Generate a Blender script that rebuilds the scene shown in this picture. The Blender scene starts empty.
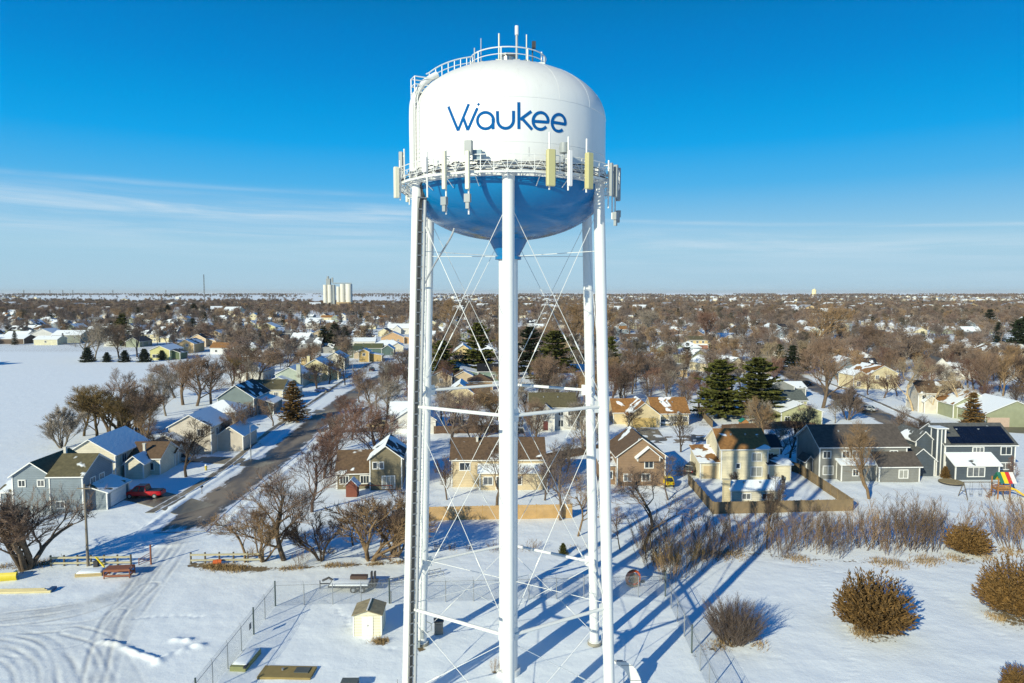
import bpy, math, random
import numpy as np
from mathutils import Vector, Matrix
R = math.radians
S = bpy.context.scene
COL = S.collection
rnd = random.Random(7)

# ---------------------------------------------------------------- camera
F, CX, CY, HC, PITCH = 683.0, 512.0, 341.5, 31.64, R(4.12)
cp, sp = math.cos(PITCH), math.sin(PITCH)
cam = bpy.data.objects.new('camera', bpy.data.cameras.new('camera'))
COL.objects.link(cam); S.camera = cam
cam.location = (0, 0, HC); cam.rotation_euler = (R(90) - PITCH, 0, 0)
cam.data.sensor_width = 36; cam.data.lens = 24.01; cam.data.clip_start = .5; cam.data.clip_end = 80000
SUN_AZ, SUN_EL = R(37.0), R(22.5)     # direction the shadows run, clockwise from +Y

def P(px, py, z=0.0):                 # where the sight line through a pixel of the photo meets height z
    a, t = (px - CX) / F, (CY - py) / F
    d = Vector((a, cp + t * sp, -sp + t * cp))
    k = (z - HC) / d.z
    return Vector((d.x * k, d.y * k, z))
def zat(Y, py):
    t = (CY - py) / F
    return HC + Y * (t * cp - sp) / (cp + t * sp)
def depth(Y, z=0): return Y * cp + (HC - z) * sp
def proj(x, y, z):
    f = y * cp - (z - HC) * sp; u = y * sp + (z - HC) * cp
    return CX + F * x / f, CY - F * u / f

# ---------------------------------------------------------------- colours, materials
def lin(v):
    v /= 255.0
    return v / 12.92 if v <= .04045 else ((v + .055) / 1.055) ** 2.4
def C(r, g, b, k=1.0): return (lin(r) * k, lin(g) * k, lin(b) * k, 1)

def nt(m):
    m.use_nodes = True
    t = m.node_tree
    return t, t.nodes, t.links, t.nodes['Principled BSDF']
MATS = {}
def mat(name, col, rough=.7, metal=0, var=.15, scale=1.5, bump=0, coat=0):
    if name in MATS: return MATS[name]
    m = bpy.data.materials.new(name); t, N, L, b = nt(m)
    b.inputs['Roughness'].default_value = rough; b.inputs['Metallic'].default_value = metal
    b.inputs['Coat Weight'].default_value = coat
    tc = N.new('ShaderNodeTexCoord'); n = N.new('ShaderNodeTexNoise')
    n.inputs['Scale'].default_value = scale; n.inputs['Detail'].default_value = 5
    L.new(tc.outputs['Object'], n.inputs['Vector'])
    r = N.new('ShaderNodeMix'); r.data_type = 'RGBA'
    r.inputs[6].default_value = tuple(c * (1 - var) for c in col[:3]) + (1,)
    r.inputs[7].default_value = tuple(min(1, c * (1 + var)) for c in col[:3]) + (1,)
    L.new(n.outputs[0], r.inputs[0]); L.new(r.outputs[2], b.inputs['Base Color'])
    if bump:
        bp = N.new('ShaderNodeBump'); bp.inputs['Strength'].default_value = bump
        L.new(n.outputs[0], bp.inputs['Height']); L.new(bp.outputs[0], b.inputs['Normal'])
    MATS[name] = m
    return m

def tint_mat(name, rough=.8, var=.2, scale=2.0, siding=0, rand=0):
    """base colour comes from the object's own colour, with procedural wear"""
    m = bpy.data.materials.new(name); t, N, L, b = nt(m)
    b.inputs['Roughness'].default_value = rough
    tc = N.new('ShaderNodeTexCoord'); oi = N.new('ShaderNodeObjectInfo')
    n = N.new('ShaderNodeTexNoise'); n.inputs['Scale'].default_value = scale; n.inputs['Detail'].default_value = 6
    L.new(tc.outputs['Object'], n.inputs['Vector'])
    mr = N.new('ShaderNodeMapRange'); mr.inputs[3].default_value = 1 - var; mr.inputs[4].default_value = 1 + var
    mr.inputs[1].default_value = .3; mr.inputs[2].default_value = .7
    L.new(n.outputs[0], mr.inputs[0])
    mul = N.new('ShaderNodeVectorMath'); mul.operation = 'SCALE'
    L.new(oi.outputs['Color'], mul.inputs[0]); L.new(mr.outputs[0], mul.inputs['Scale'])
    L.new(mul.outputs[0], b.inputs['Base Color'])
    if siding:
        sx = N.new('ShaderNodeSeparateXYZ'); L.new(tc.outputs['Object'], sx.inputs[0])
        f = N.new('ShaderNodeMath'); f.operation = 'MULTIPLY'; f.inputs[1].default_value = 1 / siding
        lt = N.new('ShaderNodeMath'); lt.operation = 'LESS_THAN'; lt.inputs[1].default_value = .22; ml = N.new('ShaderNodeMath'); ml.operation = 'MULTIPLY_ADD'; ml.inputs[1].default_value = -.22; ml.inputs[2].default_value = 1.05; L.new(lt.outputs[0], ml.inputs[0]); m3 = N.new('ShaderNodeMath'); m3.operation = 'MULTIPLY'; L.new(ml.outputs[0], m3.inputs[0]); L.new(mr.outputs[0], m3.inputs[1]); L.new(m3.outputs[0], mul.inputs['Scale'])
        L.new(sx.outputs['Z'], f.inputs[0])
        g = N.new('ShaderNodeMath'); g.operation = 'FRACT'; L.new(f.outputs[0], g.inputs[0]); L.new(g.outputs[0], lt.inputs[0])
        bp = N.new('ShaderNodeBump'); bp.inputs['Strength'].default_value = .6; bp.inputs['Distance'].default_value = .03
        L.new(g.outputs[0], bp.inputs['Height']); L.new(bp.outputs[0], b.inputs['Normal'])
    MATS[name] = m
    return m
WALL = tint_mat('siding', .75, .10, .8, siding=.27)
BARK = tint_mat('bark', .9, .3, 3)
TWIG = tint_mat('twigs', .9, .3, 1.2)
NEEDLE = tint_mat('needles', .85, .45, 1.3)
PAINT = tint_mat('car_paint', .3, .04, 2)
SNOWC = (.82, .87, .90)

def roof_mat(name, cover):
    m = bpy.data.materials.new(name); t, N, L, b = nt(m)
    tc = N.new('ShaderNodeTexCoord'); oi = N.new('ShaderNodeObjectInfo')
    ad = N.new('ShaderNodeVectorMath'); ad.operation = 'ADD'
    L.new(tc.outputs['Object'], ad.inputs[0])
    rv = N.new('ShaderNodeVectorMath'); rv.operation = 'SCALE'; rv.inputs[0].default_value = (37, 19, 11)
    L.new(oi.outputs['Random'], rv.inputs['Scale']); L.new(rv.outputs[0], ad.inputs[1])
    n = N.new('ShaderNodeTexNoise'); n.inputs['Scale'].default_value = .28; n.inputs['Detail'].default_value = 3
    n.inputs['Distortion'].default_value = .4
    L.new(ad.outputs[0], n.inputs['Vector'])
    mr = N.new('ShaderNodeMapRange'); thr = .72 - .48 * cover
    if cover <= 0: thr = 2
    if cover >= 1: thr = -2
    mr.inputs[1].default_value = thr - .015; mr.inputs[2].default_value = thr + .015
    L.new(n.outputs[0], mr.inputs[0])
    n2 = N.new('ShaderNodeTexNoise'); n2.inputs['Scale'].default_value = 2.2; n2.inputs['Detail'].default_value = 6
    L.new(tc.outputs['Object'], n2.inputs['Vector'])
    m2 = N.new('ShaderNodeMapRange'); m2.inputs[1].default_value = .3; m2.inputs[2].default_value = .7
    m2.inputs[3].default_value = .72; m2.inputs[4].default_value = 1.25; L.new(n2.outputs[0], m2.inputs[0])
    sc = N.new('ShaderNodeVectorMath'); sc.operation = 'SCALE'
    L.new(oi.outputs['Color'], sc.inputs[0]); L.new(m2.outputs[0], sc.inputs['Scale'])
    mx = N.new('ShaderNodeMix'); mx.data_type = 'RGBA'; mx.inputs[7].default_value = SNOWC + (1,)
    L.new(mr.outputs[0], mx.inputs[0]); L.new(sc.outputs[0], mx.inputs[6]); L.new(mx.outputs[2], b.inputs['Base Color'])
    b.inputs['Roughness'].default_value = .8
    # shingle courses + snow thickness
    w = N.new('ShaderNodeTexBrick'); w.inputs['Scale'].default_value = 1; w.inputs['Brick Width'].default_value = .6; w.inputs['Row Height'].default_value = .22
    L.new(tc.outputs['Object'], w.inputs['Vector'])
    h = N.new('ShaderNodeMath'); h.operation = 'MULTIPLY'; h.inputs[1].default_value = 3; L.new(mr.outputs[0], h.inputs[0])
    h2 = N.new('ShaderNodeMath'); h2.operation = 'ADD'; L.new(h.outputs[0], h2.inputs[0]); L.new(n2.outputs[0], h2.inputs[1])
    bp = N.new('ShaderNodeBump'); bp.inputs['Strength'].default_value = .5; bp.inputs['Distance'].default_value = .06
    L.new(h2.outputs[0], bp.inputs['Height']); L.new(bp.outputs[0], b.inputs['Normal'])
    return m
COVER = [0, .2, .45, .75, 1]
ROOFS = [roof_mat('roof_shingles_%d' % i, c) for i, c in enumerate(COVER)]
WHITE = mat('white_trim', (.74, .74, .72, 1), .6, var=.05)
GLASS = mat('window_glass', (.035, .045, .055, 1), .08, var=.2)
CURTAIN = mat('curtained_glass', (.30, .30, .27, 1), .2, var=.3)
DARK = mat('dark_metal', (.03, .03, .035, 1), .5)
BLACK = mat('black_rubber', (.018, .018, .02, 1), .6)
GREY = mat('galvanised_metal', (.33, .35, .37, 1), .45, metal=.4)
SNOWM = mat('packed_snow', SNOWC + (1,), .8, var=.03, scale=3, bump=.3)
CONC = mat('concrete', C(160, 155, 140, .7), .9, scale=3)

# ---------------------------------------------------------------- mesh builder
class MB:
    def __init__(s): s.v = []; s.f = []; s.m = []
    def face(s, pts, m=0):
        b = len(s.v); s.v += [tuple(p) for p in pts]; s.f.append(tuple(range(b, b + len(pts)))); s.m.append(m)
    def grid(s, rings, m=0, close=True, capa=False, capb=False):
        b = len(s.v); n = len(rings[0])
        for r in rings: s.v += [tuple(p) for p in r]
        for i in range(len(rings) - 1):
            for j in range(n if close else n - 1):
                k = (j + 1) % n
                s.f.append((b + i * n + j, b + i * n + k, b + (i + 1) * n + k, b + (i + 1) * n + j)); s.m.append(m)
        if capa: s.f.append(tuple(b + j for j in reversed(range(n)))); s.m.append(m)
        if capb: s.f.append(tuple(b + (len(rings) - 1) * n + j for j in range(n))); s.m.append(m)
        return s
    def box(s, c, d, rz=0, m=0, tilt=None):
        cx, cy, cz = c; x, y, z = d[0] / 2, d[1] / 2, d[2] / 2
        M = Matrix.Rotation(rz, 3, 'Z')
        if tilt: M = M @ Matrix.Rotation(tilt[1], 3, tilt[0])
        q = [M @ Vector(p) + Vector(c) for p in ((-x,-y,-z),(x,-y,-z),(x,y,-z),(-x,y,-z),(-x,-y,z),(x,-y,z),(x,y,z),(-x,y,z))]
        b = len(s.v); s.v += [tuple(p) for p in q]
        for f in ((0,3,2,1),(4,5,6,7),(0,1,5,4),(1,2,6,5),(2,3,7,6),(3,0,4,7)):
            s.f.append(tuple(b + i for i in f)); s.m.append(m)
        return s
    def tube(s, pts, rad, n=8, m=0, cap=True):
        pts = [Vector(p) for p in pts]
        if not isinstance(rad, (list, tuple)): rad = [rad] * len(pts)
        rings = []; u = None
        for i, p in enumerate(pts):
            d = (pts[min(i + 1, len(pts) - 1)] - pts[max(i - 1, 0)])
            d = d.normalized() if d.length > 1e-9 else Vector((0, 0, 1))
            if u is None:
                u = d.orthogonal().normalized()
            else:
                u = (u - d * u.dot(d)); u = u.normalized() if u.length > 1e-6 else d.orthogonal().normalized()
            w = d.cross(u)
            rings.append([p + (u * math.cos(2 * math.pi * j / n) + w * math.sin(2 * math.pi * j / n)) * rad[i] for j in range(n)])
        return s.grid(rings, m, True, cap, cap)
    def lathe(s, prof, c=(0, 0, 0), n=48, m=0, cap=False):
        rings = [[(c[0] + r * math.cos(2 * math.pi * j / n), c[1] + r * math.sin(2 * math.pi * j / n), c[2] + z) for j in range(n)] for r, z in prof]
        return s.grid(rings, m, True, cap, cap)
    def prism(s, poly, y0, y1, m=0, ax='y'):
        """polygon (a,b) extruded along an axis"""
        f = {'y': lambda a, b, t: (a, t, b), 'x': lambda a, b, t: (t, a, b), 'z': lambda a, b, t: (a, b, t)}[ax]
        return s.grid([[f(a, b, y0) for a, b in poly], [f(a, b, y1) for a, b in poly]], m, True, True, True)
    def mesh(s, name, mats, smooth=False):
        me = bpy.data.meshes.new(name); me.from_pydata(s.v, [], s.f)
        for mm in mats: me.materials.append(mm)
        if len(mats) > 1: me.polygons.foreach_set('material_index', s.m)
        if smooth:
            me.polygons.foreach_set('use_smooth', [True] * len(s.f))
            try: me.set_sharp_from_angle(angle=R(40))
            except Exception: pass
        me.update(); return me
    def build(s, name, mats, parent=None, smooth=False, color=None, loc=None, rz=0):
        if not isinstance(mats, (list, tuple)): mats = [mats]
        o = bpy.data.objects.new(name, s.mesh(name, mats, smooth)); COL.objects.link(o)
        if parent is not None: o.parent = parent
        if color: o.color = color
        if loc is not None: o.location = loc
        if rz: o.rotation_euler = (0, 0, rz)
        return o
def thing(name, label, cat, loc=(0, 0, 0), rz=0, group=None):
    o = bpy.data.objects.new(name, None); COL.objects.link(o)
    o.location = loc; o.rotation_euler = (0, 0, rz); o.empty_display_size = .3
    return tag(o, label, cat, group)
def tag(o, label, cat, group=None):
    o['label'] = label; o['category'] = cat
    if group: o['group'] = group
    return o
def struct(o, kind='structure'):
    o['kind'] = kind; return o
KIDS = {}
def copy_tree(o, parent=None):
    c = o.copy(); COL.objects.link(c)
    if parent is not None: c.parent = parent
    for ch in list(o.children): copy_tree(ch, c)
    return c
def smooth_path(pts, n=6):
    out = []
    for i in range(len(pts) - 1):
        p0 = Vector(pts[max(i - 1, 0)]); p1 = Vector(pts[i]); p2 = Vector(pts[i + 1]); p3 = Vector(pts[min(i + 2, len(pts) - 1)])
        for k in range(n):
            t = k / n
            out.append(.5 * ((2 * p1) + (p2 - p0) * t + (2 * p0 - 5 * p1 + 4 * p2 - p3) * t * t + (3 * p1 - p0 - 3 * p2 + p3) * t ** 3))
    out.append(Vector(pts[-1])); return out

# ---------------------------------------------------------------- world, sun
W = bpy.data.worlds.new('World'); S.world = W; W.use_nodes = True
t = W.node_tree; N, L = t.nodes, t.links; N.clear()
out = N.new('ShaderNodeOutputWorld'); bg = N.new('ShaderNodeBackground'); sky = N.new('ShaderNodeTexSky')
sky.sky_type = 'NISHITA'; sky.sun_disc = False; sky.sun_elevation = SUN_EL; sky.sun_rotation = math.pi + SUN_AZ
sky.altitude = 300; sky.air_density = 1.0; sky.dust_density = .3; sky.ozone_density = 2.0
tc = N.new('ShaderNodeTexCoord'); sx = N.new('ShaderNodeSeparateXYZ'); L.new(tc.outputs['Generated'], sx.inputs[0])
hs = N.new('ShaderNodeHueSaturation'); hs.inputs['Saturation'].default_value = 1.35; L.new(sky.outputs[0], hs.inputs['Color'])
# clear winter air: deepen the blue with height
cr = N.new('ShaderNodeValToRGB'); e = cr.color_ramp.elements
e[0].position = 0.0; e[0].color = (.42, .62, .76, 1); e[1].position = 1.0; e[1].color = (.0, .055, .25, 1)
for pos, colr in ((.064, (.36, .62, .79, 1)), (.148, (.075, .445, .83, 1)), (.203, (.004, .37, .82, 1)), (.242, (.0, .32, .76, 1)), (.292, (.0, .255, .675, 1)), (.339, (.0, .216, .60, 1)), (.384, (.0, .181, .49, 1)), (.6, (.0, .10, .35, 1))):
    q = e.new(pos); q.color = colr
L.new(sx.outputs['Z'], cr.inputs[0])
gs = N.new('ShaderNodeVectorMath'); gs.operation = 'SCALE'; gs.inputs['Scale'].default_value = 7.9; L.new(cr.outputs[0], gs.inputs[0])
mu = N.new('ShaderNodeMix'); mu.data_type = 'RGBA'; mu.inputs[0].default_value = .995
L.new(hs.outputs[0], mu.inputs[6]); L.new(gs.outputs[0], mu.inputs[7])
# thin cirrus streaks, in directions of the sky
def M(op, a, b=None, c=None):
    n = N.new('ShaderNodeMath'); n.operation = op
    for i, v in enumerate((a, b, c)):
        if v is None: continue
        if isinstance(v, (int, float)): n.inputs[i].default_value = v
        else: L.new(v, n.inputs[i])
    return n.outputs[0]
az = M('ARCTAN2', sx.outputs['X'], sx.outputs['Y'])
cv = N.new('ShaderNodeCombineXYZ'); L.new(M('MULTIPLY', az, 3.4), cv.inputs[0])
bandL = M('ADD', sx.outputs['Z'], M('MULTIPLY', az, .008)); band = bandR = M('ADD', sx.outputs['Z'], M('MULTIPLY', az, .045))
L.new(M('MULTIPLY', M('ADD', sx.outputs['Z'], M('MULTIPLY', az, .015)), 62.0), cv.inputs[1])
n1 = N.new('ShaderNodeTexNoise'); n1.inputs['Scale'].default_value = 1.0; n1.inputs['Detail'].default_value = 8; n1.inputs['Roughness'].default_value = .62; n1.inputs['Distortion'].default_value = .5
L.new(cv.outputs[0], n1.inputs['Vector'])
def bandmask(c0, w, b=None):
    return M('POWER', 2.718, M('MULTIPLY', M('POWER', M('DIVIDE', M('SUBTRACT', b or band, c0), w), 2.0), -1.0))
lm = N.new('ShaderNodeMapRange'); lm.inputs[1].default_value = .12; lm.inputs[2].default_value = -.2; L.new(az, lm.inputs[0])
rm = N.new('ShaderNodeMapRange'); rm.inputs[1].default_value = .05; rm.inputs[2].default_value = .2; L.new(az, rm.inputs[0])
m1 = M('MAXIMUM', M('MAXIMUM', M('MULTIPLY', M('MULTIPLY', M('MAXIMUM', bandmask(.106, .017, bandL), M('MULTIPLY', bandmask(.134, .004, bandL), .35)), lm.outputs[0]), 1.0), M('MULTIPLY', M('MULTIPLY', bandmask(.076, .014, bandL), lm.outputs[0]), .8)), M('MAXIMUM', M('MULTIPLY', M('MULTIPLY', M('MAXIMUM', bandmask(.080, .016, bandR), M('MULTIPLY', bandmask(.108, .003, bandR), .7)), rm.outputs[0]), 1.0), M('MULTIPLY', bandmask(.05, .03), .4)))
ns = N.new('ShaderNodeMapRange'); ns.inputs[1].default_value = .40; ns.inputs[2].default_value = .66; L.new(n1.outputs[0], ns.inputs[0])
cl = M('MULTIPLY', M('MULTIPLY', M('ADD', M('MULTIPLY', ns.outputs[0], .85), .15), m1), .8)
mc = N.new('ShaderNodeMix'); mc.data_type = 'RGBA'; mc.inputs[7].default_value = (4.6, 5.9, 6.9, 1)
L.new(cl, mc.inputs[0]); L.new(mu.outputs[2], mc.inputs[6])
L.new(mc.outputs[2], bg.inputs['Color']); bg.inputs['Strength'].default_value = .10
L.new(bg.outputs[0], out.inputs[0])
sl = bpy.data.lights.new('sun', 'SUN'); sl.energy = 4.3; sl.angle = R(.5); sl.color = (1, .95, .72)
so = bpy.data.objects.new('sun', sl); COL.objects.link(so)
SD = Vector((math.sin(SUN_AZ) * math.cos(SUN_EL), math.cos(SUN_AZ) * math.cos(SUN_EL), -math.sin(SUN_EL)))
so.rotation_euler = SD.to_track_quat('-Z', 'Y').to_euler(); so.location = (-40, -40, 60)
S.view_settings.view_transform = 'Standard'; S.view_settings.look = 'None'
S.view_settings.exposure = .34; S.view_settings.gamma = 1
S.cycles.use_denoising = True; S.cycles.denoiser = 'OPENIMAGEDENOISE'; S.cycles.denoising_input_passes = 'RGB_ALBEDO_NORMAL'; S.cycles.denoising_prefilter = 'NONE'
S.cycles.max_bounces = 5; S.cycles.diffuse_bounces = 3; S.cycles.transparent_max_bounces = 12
S.cycles.caustics_reflective = False; S.cycles.caustics_refractive = False
# ================================================================ WATER TOWER
TC = Vector((-.3, 55.0, 0)); RT = 7.62
ROT0 = R(-90 + .4)
wt = thing('water_tower', 'tall six-legged white water tower with blue lettering and blue bowl', 'water tower', TC)
def tmat(name, col, rough, streak, coat=0, dirt=(.5, .45, .35)):
    m = bpy.data.materials.new(name); t, N, L, b = nt(m)
    tc = N.new('ShaderNodeTexCoord'); mp = N.new('ShaderNodeMapping'); mp.inputs['Scale'].default_value = (1.6, 1.6, .12)
    L.new(tc.outputs['Object'], mp.inputs[0])
    n = N.new('ShaderNodeTexNoise'); n.inputs['Scale'].default_value = 1.4; n.inputs['Detail'].default_value = 7; n.inputs['Roughness'].default_value = .65
    L.new(mp.outputs[0], n.inputs['Vector'])
    mr = N.new('ShaderNodeMapRange'); mr.inputs[1].default_value = .5; mr.inputs[2].default_value = .78; mr.inputs[4].default_value = streak
    L.new(n.outputs[0], mr.inputs[0])
    mx = N.new('ShaderNodeMix'); mx.data_type = 'RGBA'; mx.inputs[6].default_value = col
    mx.inputs[7].default_value = tuple(c * d for c, d in zip(col, dirt)) + (1,)
    L.new(mr.outputs[0], mx.inputs[0]); L.new(mx.outputs[2], b.inputs['Base Color'])
    b.inputs['Roughness'].default_value = rough; b.inputs['Coat Weight'].default_value = coat; b.inputs['Coat Roughness'].default_value = .12
    n2 = N.new('ShaderNodeTexNoise'); n2.inputs['Scale'].default_value = .45; n2.inputs['Detail'].default_value = 2; L.new(tc.outputs['Object'], n2.inputs['Vector'])
    bp = N.new('ShaderNodeBump'); bp.inputs['Strength'].default_value = .25; bp.inputs['Distance'].default_value = .12
    L.new(n2.outputs[0], bp.inputs['Height']); L.new(bp.outputs[0], b.inputs['Normal'])
    return m
TW = tmat('tower_white_paint', (.70, .71, .70, 1), .45, .25, .1, (.72, .70, .66))
TB = tmat('tower_blue_paint', (.0, .155, .38, 1), .22, .35, .12, (.6, .7, .8))
LB = mat('lettering_blue', (.002, .09, .29, 1), .9, var=.06); LB.node_tree.nodes['Principled BSDF'].inputs['Specular IOR Level'].default_value = .1
TW2 = mat('tower_steel_white', (.70, .71, .69, 1), .42, var=.05, scale=3)
GSM = mat('grey_steel', (.36, .38, .40, 1), .5, var=.15)
ZT, ZC, ZB, BZ, DZ = 39.6, 44.9, 35.75, 3.6, 4.25
# shell: cylinder + flattened dome
prof = [(RT, ZT), (RT, 41), (RT, 43), (RT, ZC)]
for k in range(1, 25):
    a = k / 24 * math.pi / 2; prof.append((max(RT * math.cos(a), .001), ZC + DZ * math.sin(a)))
shell = MB().lathe(prof, n=128).build('tank_shell', TW, wt, True)
seams = MB()
for z in (41.9, 44.9): seams.lathe([(RT + .002, z - .03), (RT + .02, z), (RT + .002, z + .03)], n=128)
for k in range(16):
    a = k / 16 * 2 * math.pi + .1
    pts = []
    for j in range(0, 22):
        q = j / 24 * math.pi / 2
        pts.append((RT * math.cos(q) * math.cos(a), RT * math.cos(q) * math.sin(a), ZC + DZ * math.sin(q)))
    seams.tube(pts, .011, 4)
seams.build('weld_seam', TW, shell, True)
prof = [(.001, ZB)]
for k in range(1, 25):
    a = k / 24 * math.pi / 2; prof.append((RT * math.sin(a), ZT - (ZT - ZB) * math.cos(a)))
TB2 = TB.copy(); TB2.name = 'tower_blue_patchy'; t, N, L, b = nt(TB2)
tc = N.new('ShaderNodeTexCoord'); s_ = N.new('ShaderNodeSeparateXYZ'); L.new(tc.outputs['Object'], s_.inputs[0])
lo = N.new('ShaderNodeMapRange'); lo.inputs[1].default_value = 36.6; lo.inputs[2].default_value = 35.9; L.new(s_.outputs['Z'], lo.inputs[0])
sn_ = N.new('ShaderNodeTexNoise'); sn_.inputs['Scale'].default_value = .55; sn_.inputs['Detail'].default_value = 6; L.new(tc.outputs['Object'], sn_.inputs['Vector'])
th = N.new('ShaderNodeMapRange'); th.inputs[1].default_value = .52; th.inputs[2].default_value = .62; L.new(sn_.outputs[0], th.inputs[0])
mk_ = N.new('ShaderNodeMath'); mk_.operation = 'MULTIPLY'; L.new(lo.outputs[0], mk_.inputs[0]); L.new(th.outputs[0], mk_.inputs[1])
old = b.inputs['Base Color'].links[0].from_socket; mx = N.new('ShaderNodeMix'); mx.data_type = 'RGBA'; mx.inputs[7].default_value = (.16, .15, .03, 1)  # olive-brown noise patches mixed in towards the bottom of the bowl
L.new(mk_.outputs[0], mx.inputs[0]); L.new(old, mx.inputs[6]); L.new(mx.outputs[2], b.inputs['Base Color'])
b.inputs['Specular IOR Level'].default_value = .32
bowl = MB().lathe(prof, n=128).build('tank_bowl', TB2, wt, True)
# lettering: strokes of the photo's word mapped onto the curved shell
def on_shell(u, v):
    px, py = 440 + u / 7.585, 95 + v / 7.58
    a, tt = (px - CX) / F, (CY - py) / F
    d = Vector((a, cp + tt * sp, -sp + tt * cp)); o = Vector((0, 0, HC)) - TC
    A = d.x ** 2 + d.y ** 2; B = 2 * (o.x * d.x + o.y * d.y); c = o.x ** 2 + o.y ** 2 - RT * RT
    k = (-B - math.sqrt(B * B - 4 * A * c)) / (2 * A); q = o + d * k
    return math.atan2(q.y, q.x), q.z
LM = MB()
def stroke(pts, w=.1):
    q = [on_shell(*p) for p in pts]; q = [(RT * th, z) for th, z in q]
    # resample so that the strip follows the curve of the shell
    d = [q[0]]
    for a, b in zip(q[:-1], q[1:]):
        n = max(1, int(math.dist(a, b) / .12)); d += [(a[0] + (b[0] - a[0]) * k / n, a[1] + (b[1] - a[1]) * k / n) for k in range(1, n + 1)]
    Lr, Rr = [], []
    for i in range(len(d)):
        a, b = d[max(i - 1, 0)], d[min(i + 1, len(d) - 1)]; l = math.dist(a, b) or 1
        nx, ny = -(b[1] - a[1]) / l * w, (b[0] - a[0]) / l * w
        Lr.append((d[i][0] + nx, d[i][1] + ny)); Rr.append((d[i][0] - nx, d[i][1] - ny))
    def at(p, r): return (r * math.cos(p[0] / RT), r * math.sin(p[0] / RT), p[1])
    stroke.k += 1; rr = RT + .016 + .0012 * stroke.k
    rings = [[at(l, RT - .01), at(l, rr), at(r, rr), at(r, RT - .01)] for l, r in zip(Lr, Rr)]
    LM.grid(rings, 0, True, True, True)
stroke.k = 0
def arc(cx, cy, rx, ry, a0, a1, n=26):
    return [(cx + rx * math.cos(R(a0 + (a1 - a0) * k / n)), cy - ry * math.sin(R(a0 + (a1 - a0) * k / n))) for k in range(n + 1)]
stroke([(64, 88), (138, 270)]); stroke([(138, 270), (219, 68)]); stroke([(180, 180), (211, 267)]); stroke([(211, 267), (284, 98)])
stroke([(284, 76), (300, 66)], .08)
stroke(arc(345, 194, 61, 62, 0, 360, 40)); stroke([(402, 180), (403, 260)])
stroke([(435, 122), (437, 190)] + arc(497, 190, 60, 63, 180, 360) + [(557, 120)])
stroke([(597, 55), (598, 258)]); stroke([(692, 124), (608, 186)]); stroke([(622, 178), (698, 262)])
stroke([(706, 199), (818, 207)] + arc(762, 197, 57, 64, 0, 318, 34))
stroke([(852, 206), (948, 222)] + arc(899, 211, 50, 64, -8, 306, 34))
LM.build('lettering', LB, shell)

# funnel and riser
MB().lathe([(1.75, 36.3), (1.55, 35.8), (.95, 34.65), (.93, 34.5), (1.05, 34.5), (1.05, 34.25), (.8, 34.25)], n=40).build('funnel', TB, wt, True)
rz_ = MB().lathe([(.77, 0), (.77, 34.4)], n=36); rz_.lathe([(1.0, -.2), (1.0, .35), (.78, .36)], n=36)
riser = rz_.build('riser_pipe', TW, wt, True)
MB().box((0, -.82, 2.3), (.5, .12, .6)).build('access_hatch', TW2, riser)
# legs
RB, RTp = 9.0, 7.72
def legpt(k, z):
    a = ROOT[k]; r = RB + (RTp - RB) * z / 39.4
    return Vector((r * math.cos(a), r * math.sin(a), z))
ROOT = [ROT0 + k * math.pi / 3 for k in range(6)]      # 0 front, 1 right front, 2 right back, 3 back, 4 left back, 5 left front
CONCP = mat('concrete_footing', C(170, 165, 150, .7), .9, var=.25, scale=3)
for k in range(6):
    m = MB().tube([legpt(k, -.1), legpt(k, 10), legpt(k, 20), legpt(k, 30), legpt(k, 40.1)], .42, 28)
    for z in (7.4, 15.2, 22.9, 31):   # weld collars
        p, q = legpt(k, z), legpt(k, z + .14); m.tube([p, q], .435, 28)
    o = m.build('leg', TW, wt, True)
    b = MB(); p = legpt(k, 0); b.lathe([(.64, -.2), (.64, .22), (.0, .24)], (p.x, p.y, 0), 20); b.build('footing', CONCP, o)
    b = MB().lathe([(.58, .24), (.58, .31), (.42, .32)], (p.x, p.y, 0), 20); b.build('base_plate', TW2, o)
    for zz in (7.6, 23.1):
        q = legpt(k, zz); n = (legpt((k + 1) % 6, zz) - q).normalized(); n2 = (legpt((k - 1) % 6, zz) - q).normalized()
        for d in (n, n2): MB().box(q + d * .55, (.5, .04, .9), math.atan2(d.y, d.x)).build('gusset_plate', TW2, o)
    cap = MB(); q = legpt(k, 39.4); a = ROOT[k]      # flared saddle where the leg meets the shell
    cap.box((q.x * .985, q.y * .985, 40.0), (.5, .86, 1.5), a); cap.build('saddle_plate', TW2, o)
for z in (7.6, 23.1):
    for k in range(6):
        a, b = legpt(k, z), legpt((k + 1) % 6, z); d = (b - a).normalized()
        MB().tube([a + d * .4, b - d * .4], .13, 14).build('strut', TW2, wt, True)
lv = [.6, 7.6, 23.1, 38.2]
for i in range(3):
    for k in range(6):
        for s in (0, 1):
            a = legpt((k + s) % 6, lv[i] + .35); b = legpt((k + 1 - s) % 6, lv[i + 1] - .35)
            off = Vector((math.cos(ROOT[k] + .52), math.sin(ROOT[k] + .52), 0)) * (.05 if s else -.05)
            m = MB().tube([a + off, b + off], .023, 6)
            c = a.lerp(b, .3) + off; d = (b - a).normalized(); m.tube([c - d * .35, c + d * .35], .055, 8)
            m.build('brace_rod', TW2, wt, True)
for k in range(6):
    for z in (7.9, 35.0):
        q = legpt(k, z - .3 if z > 20 else z); u = Vector((q.x, q.y, 0)).normalized()
        MB().tube([u * .75 + Vector((0, 0, z if z < 20 else 34.5)), q - u * .4], .026, 6).build('stay_rod', TW2, wt)
MB().tube(smooth_path([(-4.0, -3.6, 36.4), (-4.4, -3.2, 35.6), (-6.2, 1.0, 33.6), (-7.6, 4.0, 31.6)], 6), .07, 10).build('overflow_pipe', GSM, wt, True)

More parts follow.
